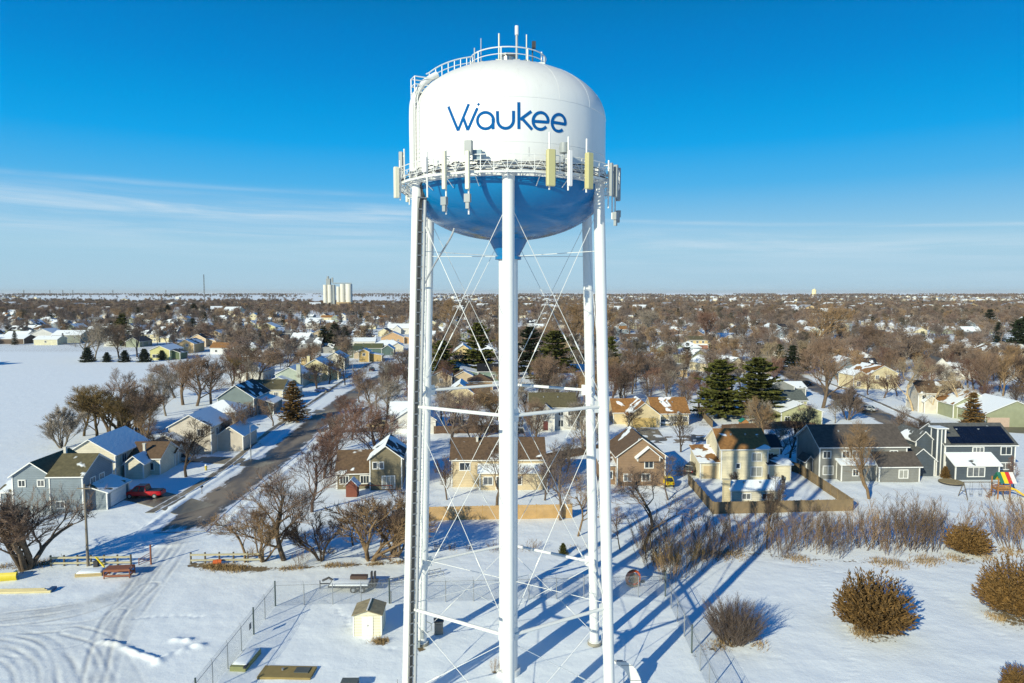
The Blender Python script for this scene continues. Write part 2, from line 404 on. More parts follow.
# balcony
bal = MB().lathe([(8.64, 39.66), (8.72, 39.66), (8.72, 39.75), (8.64, 39.75)], n=96)
for rr0 in (7.8, 8.0, 8.2, 8.4): bal.lathe([(rr0, 39.72), (rr0 + .09, 39.72)], n=96)
for k in range(48):
    a = k / 48 * 2 * math.pi; c_, s_ = math.cos(a), math.sin(a)
    bal.box((8.15 * c_, 8.15 * s_, 39.66), (1.0, .05, .08), a)
    if k % 2 == 0: bal.tube([(7.6 * c_, 7.6 * s_, 38.95), (8.66 * c_, 8.66 * s_, 39.66)], .03, 4)
balcony = bal.build('balcony', TW2, wt)
rl = MB(); RR = 8.72
def ringpts(r, z, n=96): return [(r * math.cos(2 * math.pi * j / n), r * math.sin(2 * math.pi * j / n), z) for j in range(n + 1)]
for z, r in ((40.86, .034), (40.5, .022), (40.1, .022), (39.78, .035)): rl.tube(ringpts(RR, z), r, 6, cap=False)
n = 60
for k in range(n):
    a = k / n * 2 * math.pi; b = (k + .5) / n * 2 * math.pi; c2 = (k + 1) / n * 2 * math.pi
    rl.box((RR * math.cos(a), RR * math.sin(a), 40.27), (.045, .045, 1.2), a)
    rl.tube([(RR * math.cos(a), RR * math.sin(a), 39.8), (RR * math.cos(b), RR * math.sin(b), 40.5)], .02, 4)
    rl.tube([(RR * math.cos(b), RR * math.sin(b), 40.5), (RR * math.cos(c2), RR * math.sin(c2), 39.8)], .02, 4)
rl.build('balcony_railing', TW2, wt)
for q in range(5):    # feeder cables looping round the balcony
    rr_ = random.Random(q); pts = []
    a0 = R(-200 + 9 * q); a1 = R(15 - 12 * q); m_ = 44
    for j in range(m_ + 1):
        a = a0 + (a1 - a0) * j / m_
        rad = 8.62 - .13 * q + rr_.uniform(-.05, .05); z = 39.9 + .15 * q + rr_.uniform(-.09, .09)
        pts.append((rad * math.cos(a), rad * math.sin(a), z))
    MB().tube(smooth_path(pts, 3), .038, 6).build('feeder_cable', BLACK if q % 2 == 0 else GSM, wt, True)
# antennas
YEL = mat('yellow_fibreglass', C(212, 206, 150, .72), .5, var=.05); CRM = mat('cream_fibreglass', C(232, 230, 208, .8), .5, var=.05)
WHF = mat('white_fibreglass', (.70, .70, .70, 1), .5, var=.05); GRF = mat('grey_housing_and_shade', (.27, .30, .31, 1), .5)  # the grey is for housings, and for shade painted on two right-hand panels
def ring_at(px, rad, back=False):
    best = None
    for k in range(720):
        a = k / 720 * 2 * math.pi; x, y = TC.x + rad * math.cos(a), TC.y + rad * math.sin(a)
        if (y > TC.y + .5) != back: continue
        u = proj(x, y, 39.5)[0]
        if best is None or abs(u - px) < best[0]: best = (abs(u - px), a, y)
    return best[1], best[2]
def antenna(px, y0, y1, w, d, m, rad=9.15, pole=None, rru=None, back=False, top=None, face=None):
    a, Y = ring_at(px, rad, back); z1, z0 = zat(Y, y0), zat(Y, y1)
    c_, s_ = math.cos(a), math.sin(a)
    rot = a + math.pi / 2 if face is None else face
    b = MB(); h = z1 - z0
    x, y = rad * c_, rad * s_
    n = []
    for zz, kk in ((z0, .9), (z0 + .06, 1), (z1 - .06, 1), (z1, .9)):   # rounded-edge radome
        ring = []
        for ax, ay in ((-.5, -.3), (-.38, -.5), (.38, -.5), (.5, -.3), (.5, .5), (-.5, .5)):
            v = Matrix.Rotation(rot, 3, 'Z') @ Vector((ax * w * kk, ay * d * kk, 0)); ring.append((x + v.x, y + v.y, zz))
        n.append(ring)
    b.grid(n, 0, True, True, True)
    o = b.build('panel_antenna', m, wt)
    pr = rad - d / 2 - .12; px_, py_ = pr * c_, pr * s_
    pz1 = zat(Y, pole[0]) if pole else z1 - .2; pz0 = zat(Y, pole[1]) if pole else z0 - .25
    q = MB().tube([(px_, py_, pz0), (px_, py_, pz1)], .06, 8)
    for zz in (z0 + .3, z1 - .35): q.box(((pr + .1) * c_, (pr + .1) * s_, zz), (.3, .12, .1), a)
    q.tube([(px_, py_, 39.6), (8.6 * c_, 8.6 * s_, 39.6)], .05, 6); q.tube([(px_, py_, 40.7), (8.6 * c_, 8.6 * s_, 40.7)], .05, 6)
    q.build('mounting_pole', TW2, o)
    if rru:
        zz = zat(Y, rru); q = MB().box((rad * c_, rad * s_, zz), (.3, .42, .55), a); q.box((rad * c_, rad * s_, zz - .5), (.2, .24, .4), a)
        q.build('radio_unit', GRF, o)
    if top:
        zz = zat(Y, top); q = MB().box(((rad - .25) * c_, (rad - .25) * s_, zz), (.35, .5, .95), a); q.build('radio_unit', GRF, o)
    return o
antenna(396.3, 167, 198, .33, .35, CRM, 9.1, pole=(160, 200))
antenna(401.5, 152, 181, .4, .3, GRF, 8.9, pole=(149, 184), back=True)
antenna(424.5, 157, 172, .42, .2, WHF, 8.95, pole=(151, 197))
antenna(444, 151, 189, .30, .22, CRM, pole=(149, 214), rru=201)
antenna(467.2, 151, 189, .30, .22, CRM, pole=(149, 214), rru=198, top=147)
antenna(550.5, 149.5, 186, .60, .34, YEL, pole=(131, 189))
antenna(570.5, 150.5, 186, .31, .22, WHF, pole=(136, 190))
antenna(589, 153, 189, .56, .34, YEL, pole=(138, 192))
antenna(611.5, 163, 196, .2, .2, GRF, 9.2, pole=(160, 208))  # grey colour stands in for the shade on this panel
antenna(616, 165, 197, .26, .3, GRF, 9.25, pole=(163, 219), back=False, rru=216)  # shade put into the panel colour here too
antenna(618.5, 168, 201, .3, .3, GRF, 9.2, pole=(166, 222), back=True, rru=214)
antenna(407, 186, 202, .25, .2, CRM, 9.1, back=True)
for px, yb, yt, w in ((478, 160, 150, .62),):
    a, Y = ring_at(px, 8.4); z0, z1 = zat(Y, yb), zat(Y, yt)
    MB().box((8.4 * math.cos(a), 8.4 * math.sin(a), (z0 + z1) / 2), (.3, w, z1 - z0), a).build('equipment_cabinet', mat('blue_grey_housing', (.16, .25, .32, 1), .5), wt)
a, Y = ring_at(564, 8.5); z0, z1 = zat(Y, 153), zat(Y, 143)
dr = MB().lathe([(.0, z0), (.32, z0), (.34, (z0 + z1) / 2), (.3, z1), (.0, z1 + .05)], (8.5 * math.cos(a), 8.5 * math.sin(a), 0), 16); dr.tube([(8.5 * math.cos(a), 8.5 * math.sin(a), 39.6), (8.5 * math.cos(a), 8.5 * math.sin(a), z0)], .05, 6)
dr.build('antenna_drum', GRF, wt, True)
a, Y = ring_at(529.5, 8.7); z1 = zat(Y, 147)
MB().tube([(8.7 * math.cos(a), 8.7 * math.sin(a), 40.7), (8.7 * math.cos(a), 8.7 * math.sin(a), z1)], .03, 6).build('lightning_rod', GSM, wt)
# roof: vent, railing ring, walkway railing and ladder rail over the shoulder
def dome_z(x, y):
    r = min(math.hypot(x, y), RT - .001); return ZC + DZ * math.sqrt(1 - (r / RT) ** 2)
MB().lathe([(.62, dome_z(0, 0) - .3), (.62, dome_z(0, 0) + .8), (.74, dome_z(0, 0) + .82), (.70, dome_z(0, 0) + 1.0), (0.01, dome_z(0, 0) + 1.12)], n=24).build('roof_vent', mat('galvanised_vent', (.42, .42, .40, 1), .3, metal=.7), wt, True)
rr_ = MB(); r0 = 2.95
def rp(a, r, h): x, y = r * math.cos(a), r * math.sin(a); return (x, y, dome_z(x, y) + h)
for h, w in ((.98, .045), (.5, .03)): rr_.tube([rp(2 * math.pi * j / 48, r0, h) for j in range(49)], w, 6, cap=False)
for j in range(9): a = 2 * math.pi * j / 9 + .35; rr_.tube([rp(a, r0, -.05), rp(a, r0, .98)], .045, 6)
rr_.build('roof_railing', TW2, wt)
wk = MB(); aL = R(180 + 25)
for da in (-.02,):
    path = []
    for j in range(16):
        r = r0 + (6.7 - r0) * j / 15; path.append(r)
    for h, w in ((.85, .045), (.42, .03)):
        wk.tube([(r * math.cos(aL) - da * 4 * math.sin(aL), r * math.sin(aL) + da * 4 * math.cos(aL), dome_z(r * math.cos(aL), r * math.sin(aL)) + h * 1) if r < 6.6 else (r * math.cos(aL) - da * 4 * math.sin(aL), r * math.sin(aL) + da * 4 * math.cos(aL), dome_z(6.6, 0) + h) for r in path], w, 6)
    for r in path[::2]:
        x, y = r * math.cos(aL) - da * 4 * math.sin(aL), r * math.sin(aL) + da * 4 * math.cos(aL); z = dome_z(min(r, 6.6), 0)
        wk.tube([(x, y, dome_z(x, y) - .02), (x, y, z + .85)], .035, 6)
x0, y0, zz = 7.9 * math.cos(aL), 7.9 * math.sin(aL), 46.35
wk.box((7.05 * math.cos(aL), 7.05 * math.sin(aL), zz - .02), (1.4, .95, .06), aL)
for h in (1.1, .55, 0):
    for da in (-.45, .45):
        wk.tube([(6.3 * math.cos(aL) - da * math.sin(aL), 6.3 * math.sin(aL) + da * math.cos(aL), zz + h), (7.75 * math.cos(aL) - da * math.sin(aL), 7.75 * math.sin(aL) + da * math.cos(aL), zz + h)], .04, 6)
    wk.tube([(7.75 * math.cos(aL) - .45 * math.sin(aL), 7.75 * math.sin(aL) + .45 * math.cos(aL), zz + h), (7.75 * math.cos(aL) + .45 * math.sin(aL), 7.75 * math.sin(aL) - .45 * math.cos(aL), zz + h)], .04, 6)
for da in (-.45, .45): wk.tube([(7.75 * math.cos(aL) - da * math.sin(aL), 7.75 * math.sin(aL) + da * math.cos(aL), zz - 1.1), (7.75 * math.cos(aL) - da * math.sin(aL), 7.75 * math.sin(aL) + da * math.cos(aL), zz + 1.1)], .045, 6)
wk.build('roof_walkway', TW2, wt)
# white cable riser that climbs the shell above the left front leg and bends over the shoulder
aT = R(180 + 26); tp = []
for r, z in ((7.86, 39.5), (7.86, 42), (7.86, 44.9), (7.7, 45.9), (7.15, 46.9), (6.5, 47.5), (5.9, 47.9)): tp.append((r * math.cos(aT), r * math.sin(aT), z))
MB().tube(smooth_path(tp, 6), .24, 16).build('shell_riser_tube', TW, wt, True)
la = MB(); aL2 = aT + .085
for da in (-.03, .03):
    la.tube(smooth_path([(r * math.cos(aL2 + da), r * math.sin(aL2 + da), z) for r, z in ((7.80, 39.5), (7.80, 42), (7.80, 44.9), (7.75, 46.0), (7.1, 47.1))], 5), .035, 6)
for j in range(20):
    z = 39.8 + j * .3; p = [(7.80 * math.cos(aL2 + da), 7.80 * math.sin(aL2 + da), z) for da in (-.03, .03)]; la.tube(p, .02, 4)
la.build('shell_ladder', TW2, wt)
# masts on the roof
for i, (px, yt, w, m) in enumerate(((481, 38.5, .035, GSM), (499, 33.5, .06, CRM), (516.7, 26, .09, GSM), (526.5, 34.5, .045, CRM), (532.5, 43, .05, DARK), (474.5, 48, .05, GSM), (541.5, 52, .06, TW2))):
    Yc = 53.5 if i != 4 else 55; x = (px - CX) / F * depth(Yc, 50) - TC.x; y = Yc - TC.y; z = dome_z(x, y)
    b = MB().tube([(x, y, z - .1), (x, y, zat(Yc, yt))], w, 8); b.box((x, y, z + .1), (.5, .5, .3))
    o = b.build('whip_antenna', m, wt, True)
    if i == 2: MB().tube([(x, y, zat(Yc, 35)), (x, y, zat(Yc, 26))], .14, 10).build('antenna_cap', WHF, o)
    if i == 4: MB().box((x + .1, y, zat(Yc, 45)), (.3, .3, .5)).build('camera_head', DARK, o)
# cable ladder on the left front leg
ct = MB(); cc = MB(); k = 5
for q in range(3):
    o_ = Vector((.2 + .075 * q, -.50 + .06 * q, 0))
    pts = [legpt(k, z) + o_ for z in (1.5, 10, 20, 30, 37.5)]; pts += [legpt(k, 38.6) + o_ + Vector((.15, .1, 0)), legpt(k, 39.6) + Vector((.3 + .2 * q, -.4 - .04 * q, 0)), legpt(k, 39.9) + Vector((1.2 + .35 * q, -.75, 0))]
    pts = [Vector((-7.4 + -.6 * 2 + q * .12, -6.3 + q * .04, .9 + q * .02)), legpt(k, .8) + o_ + Vector((-.15, -.35, 0))] + pts
    cc.tube(smooth_path(pts, 5), .045, 6)
cc.build('cable_bundle', mat('weathered_cable', (.055, .058, .06, 1), .6), wt, True)
MB().tube([legpt(k, 1.4) + Vector((.62, -.36, 0)), legpt(k, 38.4) + Vector((.62, -.36, 0))], .12, 10).build('conduit', GSM, wt, True)
for j in range(45):
    z = 1.6 + j * .84; p = legpt(k, z); ct.box(p + Vector((.4, -.43, 0)), (.68, .07, .1), .6)
    ct.box(p + Vector((.66, -.28, 0)), (.1, .2, .1), .6)
for d in ((.12, -.56), (.68, -.2)): ct.tube([legpt(k, 1.2) + Vector((d[0], d[1], 0)), legpt(k, 38.6) + Vector((d[0], d[1], 0))], .035, 5)
ct.build('cable_ladder', mat('dull_steel', (.20, .21, .22, 1), .6), wt)
# climbing ladder and conduits on the left back leg
cl_ = MB(); k = 4
for d in (-.2, .2): cl_.tube([legpt(k, .4) + Vector((d - .35, -.5, 0)), legpt(k, 38.8) + Vector((d - .35, -.5, 0))], .03, 5)
for j in range(120): p = legpt(k, .6 + j * .32) + Vector((-.35, -.5, 0)); cl_.tube([p + Vector((-.2, 0, 0)), p + Vector((.2, 0, 0))], .016, 4)
cl_.build('leg_ladder', TW2, wt)
bx = MB(); p = legpt(4, 0)
bx.box(p + Vector((-.75, -.45, 1.5)), (.42, .25, .6)); bx.box(p + Vector((-.65, -.5, .8)), (.3, .2, .4)); bx.box(p + Vector((.1, -.6, 1.2)), (.3, .2, .7)); bx.box(p + Vector((-.3, -.75, .4)), (.5, .3, .5))
bx.tube([p + Vector((.5, -.2, 2.2)), p + Vector((.9, -.2, 2.0)), p + Vector((.9, -.2, 1.4)), p + Vector((.5, -.2, 1.2))], .05, 6)
bx.build('meter_box', GRF, wt)
# ================================================================ GROUND
rng = np.random.default_rng(5)
def axis(parts):
    out = []
    for a, b, st in parts: out += list(np.arange(a, b, st))
    return np.array(sorted(set(np.round(out, 4))))
def geo(a, b, n, s): return list(a + (b - a) * (np.linspace(0, 1, n) ** s))
gx = np.unique(np.concatenate([-80 - (np.linspace(0, 1, 34)[1:] ** 4) * 40000, np.arange(-80, -52, .5), np.arange(-52, -10, .16), np.arange(-10, 80.1, .45), 80 + (np.linspace(0, 1, 34)[1:] ** 4) * 40000]))
gy = np.unique(np.concatenate([-300 + np.arange(0, 330, 30), np.arange(40, 98, .18), np.arange(98, 200, .9), 200 + (np.linspace(0, 1, 70) ** 3.2) * 60000]))
GX, GY = np.meshgrid(gx, gy)
def vnoise(x, y, s, seed):
    """value noise, smooth"""
    x = x / s + 1000; y = y / s + 1000
    xi, yi = np.floor(x).astype(np.int64), np.floor(y).astype(np.int64); fx, fy = x - xi, y - yi
    fx = fx * fx * (3 - 2 * fx); fy = fy * fy * (3 - 2 * fy)
    def h(a, b):
        n = (a * 374761393 + b * 668265263 + seed * 974711) & 0x7fffffff
        n = ((n ^ (n >> 13)) * 1274126177) & 0x7fffffff
        return ((n ^ (n >> 16)) & 0xffff) / 65535.0
    return (h(xi, yi) * (1 - fx) + h(xi + 1, yi) * fx) * (1 - fy) + (h(xi, yi + 1) * (1 - fx) + h(xi + 1, yi + 1) * fx) * fy
def seg_dist(px, py, pts):
    best = np.full(px.shape, 1e9); along = np.zeros(px.shape)
    acc = 0
    for a, b in zip(pts[:-1], pts[1:]):
        dx, dy = b[0] - a[0], b[1] - a[1]; l2 = dx * dx + dy * dy
        t_ = np.clip(((px - a[0]) * dx + (py - a[1]) * dy) / l2, 0, 1)
        d = np.hypot(px - a[0] - t_ * dx, py - a[1] - t_ * dy); k = d < best
        best[k] = d[k]; along[k] = (acc + t_ * math.sqrt(l2))[k]; acc += math.sqrt(l2)
    return best, along
def pix(l): return [tuple(P(x, y)[:2]) for x, y in l]
near = (GX > -85) & (GX < 85) & (GY > 40) & (GY < 200)
H = np.zeros(GX.shape); TR = np.zeros(GX.shape); GR = np.zeros(GX.shape)
xs, ys = GX[near], GY[near]
h = .16 * (vnoise(xs, ys, 9, 1) - .5) + .07 * (vnoise(xs, ys, 2.6, 2) - .5) + .03 * (vnoise(xs, ys, .9, 3) - .5)
tr = np.zeros(xs.shape); gr = np.zeros(xs.shape)
# wheel tracks in the snow of the yard, as pairs of grooves
TRK = [[(200, 516), (170, 548), (147, 580), (122, 612), (103, 645), (92, 690)], [(188, 524), (160, 556), (136, 588), (112, 620), (98, 655), (88, 700)],
       [(200, 524), (172, 560), (150, 590), (128, 622), (112, 652), (100, 700)], [(186, 532), (155, 570), (120, 592), (70, 607), (0, 617)],
       [(180, 540), (140, 585), (95, 606), (40, 618), (-40, 624)], [(150, 585), (118, 612), (88, 624), (40, 628), (-20, 630)],
       [(118, 612), (100, 640), (60, 652), (20, 652), (-40, 640)], [(92, 700), (84, 660), (60, 640), (20, 632), (-30, 628)],
       [(36, 700), (33, 668), (18, 650), (-30, 640)], [(48, 700), (42, 664), (24, 644), (-30, 634)], [(28, 705), (26, 672), (8, 656), (-30, 648)],
       [(75, 700), (62, 662), (38, 640), (-20, 628)], [(140, 700), (118, 660), (104, 640), (70, 630)]]
for q, tk in enumerate(TRK):
    c = [v[:2] for v in smooth_path([Vector((*p, 0)) for p in pix(tk)], 5)]
    d, al = seg_dist(xs, ys, c)
    dd = np.abs(d - .82)
    w_ = .14 + .05 * (q % 3)
    fade = np.clip(1.7 * vnoise(xs, ys, 4.0, 40 + q) - .25, 0, 1.1)
    h -= .045 * fade * np.exp(-(dd / w_) ** 2); h += .02 * fade * np.exp(-((dd - .32) / .13) ** 2)
    tr = np.maximum(tr, .55 * fade * np.exp(-(dd / .3) ** 2)); tr = np.maximum(tr, .22 * np.exp(-(d / 1.6) ** 2))
# packed lane from the street
for tk, w_, s_ in (([(200, 515), (165, 552), (130, 590), (90, 606), (0, 618)], 1.7, .62), ([(165, 552), (120, 620), (96, 690)], 1.4, .5), ([(0, 618), (-60, 622)], 2.4, .6)):
    d, al = seg_dist(xs, ys, pix(tk)); tr = np.maximum(tr, s_ * np.exp(-(d / w_) ** 4) * (.45 + .75 * vnoise(xs, ys, 1.2, 9)))
# ploughed ridges
for tk, w_, hh in (([(103, 641), (118, 645), (140, 655), (160, 662)], .3, .22), ([(160, 662), (172, 655), (185, 650), (200, 646)], .5, .25), ([(176, 640), (190, 641)], .4, .2)):
    d, al = seg_dist(xs, ys, pix(tk)); h += hh * np.exp(-(d / w_) ** 2) * (.5 + vnoise(xs, ys, .5, 21))
# footprints: dotted lines of small dents
fp = []
for tk in ([(760, 560), (850, 575), (930, 590), (1010, 640)], [(640, 600), (700, 640), (780, 660)], [(200, 617), (160, 616), (130, 618)], [(330, 600), (366, 640), (400, 650)], [(560, 560), (590, 575), (650, 572)], [(820, 572), (835, 610), (850, 640), (850, 683)]):
    c = [Vector((*p, 0)) for p in pix(tk)]; c = smooth_path(c, 60); last = c[0] - Vector((9, 9, 0))
    for i in range(0, len(c)):
        if (c[i] - last).length < .72: continue
        last = c[i]; fp.append((c[i].x + rnd.uniform(-.3, .3), c[i].y + rnd.uniform(-.15, .15)))
for fx_, fy_ in fp:
    k = (np.abs(xs - fx_) < .8) & (np.abs(ys - fy_) < .8)
    h[k] -= .07 * np.exp(-(((xs[k] - fx_) ** 2 + (ys[k] - fy_) ** 2) / .05))
# dry grass showing through along the fence lines and the thicket
for tk, w_, s_ in (([(195, 564), (225, 567), (262, 569)], 1.3, .8), ([(262, 569), (330, 566), (410, 562)], .8, .6), ([(655, 560), (700, 552), (760, 552)], 2.2, .5), ([(745, 553), (830, 560), (900, 563), (960, 556), (1040, 548)], 1.5, .5),
                   ([(560, 575), (640, 585), (700, 578)], 1.2, .3), ([(0, 566), (50, 562)], 1.5, .5), ([(700, 655), (735, 640), (760, 648)], 1.2, .5)):
    d, al = seg_dist(xs, ys, pix(tk)); gr = np.maximum(gr, s_ * np.exp(-(d / w_) ** 2))
for px_, py_, w_, s_ in ((873, 634, 2.6, .7), (1012, 618, 3.4, .7), (381, 641, 1.0, .9), (420, 649, .6, .9), (495, 672, .5, .7), (596, 646, .7, .6), (640, 581, 1.0, .8), (358, 638, .9, .4), (25, 568, 3.5, .6), (733, 643, 2.3, .6), (965, 560, 2.6, .6), (500, 674, 1.2, .3)):
    g = P(px_, py_); gr = np.maximum(gr, s_ * np.exp(-((xs - g.x) ** 2 + (ys - g.y) ** 2) / w_ ** 2))
# the street keeps low
RD = pix([(180, 532), (203, 512), (245, 480), (280, 455), (305, 432), (345, 400), (385, 375), (412, 360), (440, 345)])
d, al = seg_dist(xs, ys, RD); h -= .0; kk = d < 4.6; h[kk] = h[kk] * .1 - .06
edge = np.exp(-((d - 5.1) / .5) ** 2); h += .18 * edge * (.4 + vnoise(xs, ys, 1.1, 31))
fade_e = np.clip((ys - 40) / 3, 0, 1) * np.clip((198 - ys) / 20, 0, 1) * np.clip((84 - np.abs(xs)) / 6, 0, 1)
# gentle scruffy yards farther away
far_ = np.clip((ys - 92) / 20, 0, 1) * (np.abs(xs + 90) > 0); gr = np.maximum(gr, far_ * np.clip(.62 * vnoise(xs, ys, 9, 55) + .25 * vnoise(xs, ys, 2.3, 56) - .22, 0, .6) * (xs > -68))
h = h + far_ * .14 * (vnoise(xs, ys, 1.7, 77) - .5)
H[near] = h * fade_e; TR[near] = tr; GR[near] = gr
k = ~near & (GY > 90); GR[k] = .15 + .3 * vnoise(GX[k], GY[k], 14, 66)
k = (GY >= 240) & (GY < 1400); GR[k] = .42 + .15 * vnoise(GX[k], GY[k], 40, 67)
fld = (GX < -75) & (GY < 330) | (GX < -105) & (GY < 330); GR[fld & (GY > 95)] = .02
def gz(x, y):
    j = min(max(int(np.searchsorted(gx, x)), 1), len(gx) - 1); i = min(max(int(np.searchsorted(gy, y)), 1), len(gy) - 1)
    return float(H[i, j])
ny_, nx_ = GX.shape
V = np.stack([GX, GY, H], -1).reshape(-1, 3)
idx = np.arange(ny_ * nx_).reshape(ny_, nx_)
Fq = np.stack([idx[:-1, :-1], idx[:-1, 1:], idx[1:, 1:], idx[1:, :-1]], -1).reshape(-1, 4)
def np_mesh(name, V, Fq, mats, attrs=None, smooth=True, mi=None):
    me = bpy.data.meshes.new(name); nv, nf, k = len(V), len(Fq), Fq.shape[1]
    me.vertices.add(nv); me.vertices.foreach_set('co', V.astype(np.float32).ravel())
    me.loops.add(nf * k); me.loops.foreach_set('vertex_index', Fq.astype(np.int32).ravel())
    me.polygons.add(nf); me.polygons.foreach_set('loop_start', np.arange(0, nf * k, k, dtype=np.int32)); me.polygons.foreach_set('loop_total', np.full(nf, k, dtype=np.int32))
    if smooth: me.polygons.foreach_set('use_smooth', np.ones(nf, bool))
    for m in mats: me.materials.append(m)
    if mi is not None: me.polygons.foreach_set('material_index', mi.astype(np.int32))
    for n_, a_ in (attrs or {}).items():
        at_ = me.attributes.new(n_, 'FLOAT', 'POINT'); at_.data.foreach_set('value', a_.astype(np.float32).ravel())
    me.update(calc_edges=True); return me
gm = bpy.data.materials.new('snow_ground'); t, N, L, b = nt(gm)
def NN(kind, **kw):
    n = N.new(kind)
    for k_, v_ in kw.items(): n.inputs[k_].default_value = v_
    return n
tc = N.new('ShaderNodeTexCoord')
at1 = N.new('ShaderNodeAttribute'); at1.attribute_name = 'track'; at2 = N.new('ShaderNodeAttribute'); at2.attribute_name = 'grass'
nA = NN('ShaderNodeTexNoise', Scale=.09, Detail=6.0); nB = NN('ShaderNodeTexNoise', Scale=1.7, Detail=8.0, Roughness=.7); nC = NN('ShaderNodeTexNoise', Scale=.45, Detail=9.0, Roughness=.6)
nD = NN('ShaderNodeTexNoise', Scale=6.0, Detail=4.0)
for n in (nA, nB, nC, nD): L.new(tc.outputs['Object'], n.inputs['Vector'])
sn = N.new('ShaderNodeMix'); sn.data_type = 'RGBA'; sn.inputs[6].default_value = (.83, .885, .905, 1); sn.inputs[7].default_value = (.89, .93, .95, 1); L.new(nA.outputs[0], sn.inputs[0])
pk = N.new('ShaderNodeMix'); pk.data_type = 'RGBA'; pk.inputs[7].default_value = (.46, .46, .44, 1)
L.new(sn.outputs[2], pk.inputs[6])
trm = M('MULTIPLY', at1.outputs['Fac'], M('ADD', M('MULTIPLY', nB.outputs[0], 1.5), .2)); cl2 = N.new('ShaderNodeClamp'); L.new(trm, cl2.inputs[0]); L.new(cl2.outputs[0], pk.inputs[0])
gc = N.new('ShaderNodeMix'); gc.data_type = 'RGBA'; gc.inputs[6].default_value = (.26, .19, .09, 1); gc.inputs[7].default_value = (.12, .085, .05, 1); L.new(nD.outputs[0], gc.inputs[0])
gmx = N.new('ShaderNodeMix'); gmx.data_type = 'RGBA'; L.new(pk.outputs[2], gmx.inputs[6]); L.new(gc.outputs[2], gmx.inputs[7])
gf = NN('ShaderNodeMapRange'); L.new(M('ADD', at2.outputs['Fac'], M('MULTIPLY', M('SUBTRACT', nB.outputs[0], .5), 1.5)), gf.inputs[0]); gf.inputs[1].default_value = .52; gf.inputs[2].default_value = .66
gk = M('MULTIPLY', gf.outputs[0], M('MINIMUM', M('MULTIPLY', at2.outputs['Fac'], 8.0), 1.0)); L.new(gk, gmx.inputs[0])
L.new(gmx.outputs[2], b.inputs['Base Color']); b.inputs['Roughness'].default_value = .75
hsum = M('ADD', M('MULTIPLY', nC.outputs[0], 1.0), M('ADD', M('MULTIPLY', nB.outputs[0], .16), M('MULTIPLY', gk, -.2)))
bp = NN('ShaderNodeBump', Strength=.6, Distance=.18); L.new(hsum, bp.inputs['Height']); L.new(bp.outputs[0], b.inputs['Normal'])
g = bpy.data.objects.new('snowy_ground', np_mesh('snowy_ground', V, Fq, [gm], {'track': TR.reshape(-1), 'grass': GR.reshape(-1)}))
COL.objects.link(g); struct(g)

# ---------------------------------------------------------------- streets
def road_mat(name, col, snow, wet=.35):
    m = bpy.data.materials.new(name); t, N_, L_, b = nt(m)
    tc = N_.new('ShaderNodeTexCoord'); n = N_.new('ShaderNodeTexNoise'); n.inputs['Scale'].default_value = .16; n.inputs['Detail'].default_value = 6
    mp = N_.new('ShaderNodeMapping'); mp.inputs['Scale'].default_value = (1.6, .5, 1); L_.new(tc.outputs['Object'], mp.inputs[0]); L_.new(mp.outputs[0], n.inputs['Vector'])
    r = N_.new('ShaderNodeValToRGB'); e = r.color_ramp.elements
    e[0].position = .40; e[0].color = tuple(c * .3 for c in col[:3]) + (1,); e[1].position = .60 ; e[1].color = col
    L_.new(n.outputs[0], r.inputs[0])
    n2 = N_.new('ShaderNodeTexNoise'); n2.inputs['Scale'].default_value = .5; n2.inputs['Detail'].default_value = 8; n2.inputs['Roughness'].default_value = .7; L_.new(mp.outputs[0], n2.inputs['Vector'])
    f = N_.new('ShaderNodeMapRange'); f.inputs[1].default_value = .74 - snow * .5; f.inputs[2].default_value = .84 - snow * .5; ed = N_.new('ShaderNodeAttribute'); ed.attribute_name = 'edge'; em = N_.new('ShaderNodeMath'); em.operation = 'MULTIPLY_ADD'; em.inputs[1].default_value = .30; L_.new(ed.outputs['Fac'], em.inputs[0]); L_.new(n2.outputs[0], em.inputs[2]); L_.new(em.outputs[0], f.inputs[0])
    mx = N_.new('ShaderNodeMix'); mx.data_type = 'RGBA'; mx.inputs[7].default_value = (.75, .77, .80, 1); L_.new(f.outputs[0], mx.inputs[0]); L_.new(r.outputs[0], mx.inputs[6])
    L_.new(mx.outputs[2], b.inputs['Base Color'])
    rr = N_.new('ShaderNodeMapRange'); rr.inputs[1].default_value = .4; rr.inputs[2].default_value = .6; rr.inputs[3].default_value = .35; rr.inputs[4].default_value = .85; L_.new(n.outputs[0], rr.inputs[0]); L_.new(rr.outputs[0], b.inputs['Roughness'])
    return m
ASPH = road_mat('weathered_street', (.25, .205, .155, 1), .22); WALK = road_mat('damp_sidewalk', (.27, .23, .165, 1), .35); DRV = road_mat('driveway_concrete', (.30, .265, .20, 1), .15)
ROADS = []
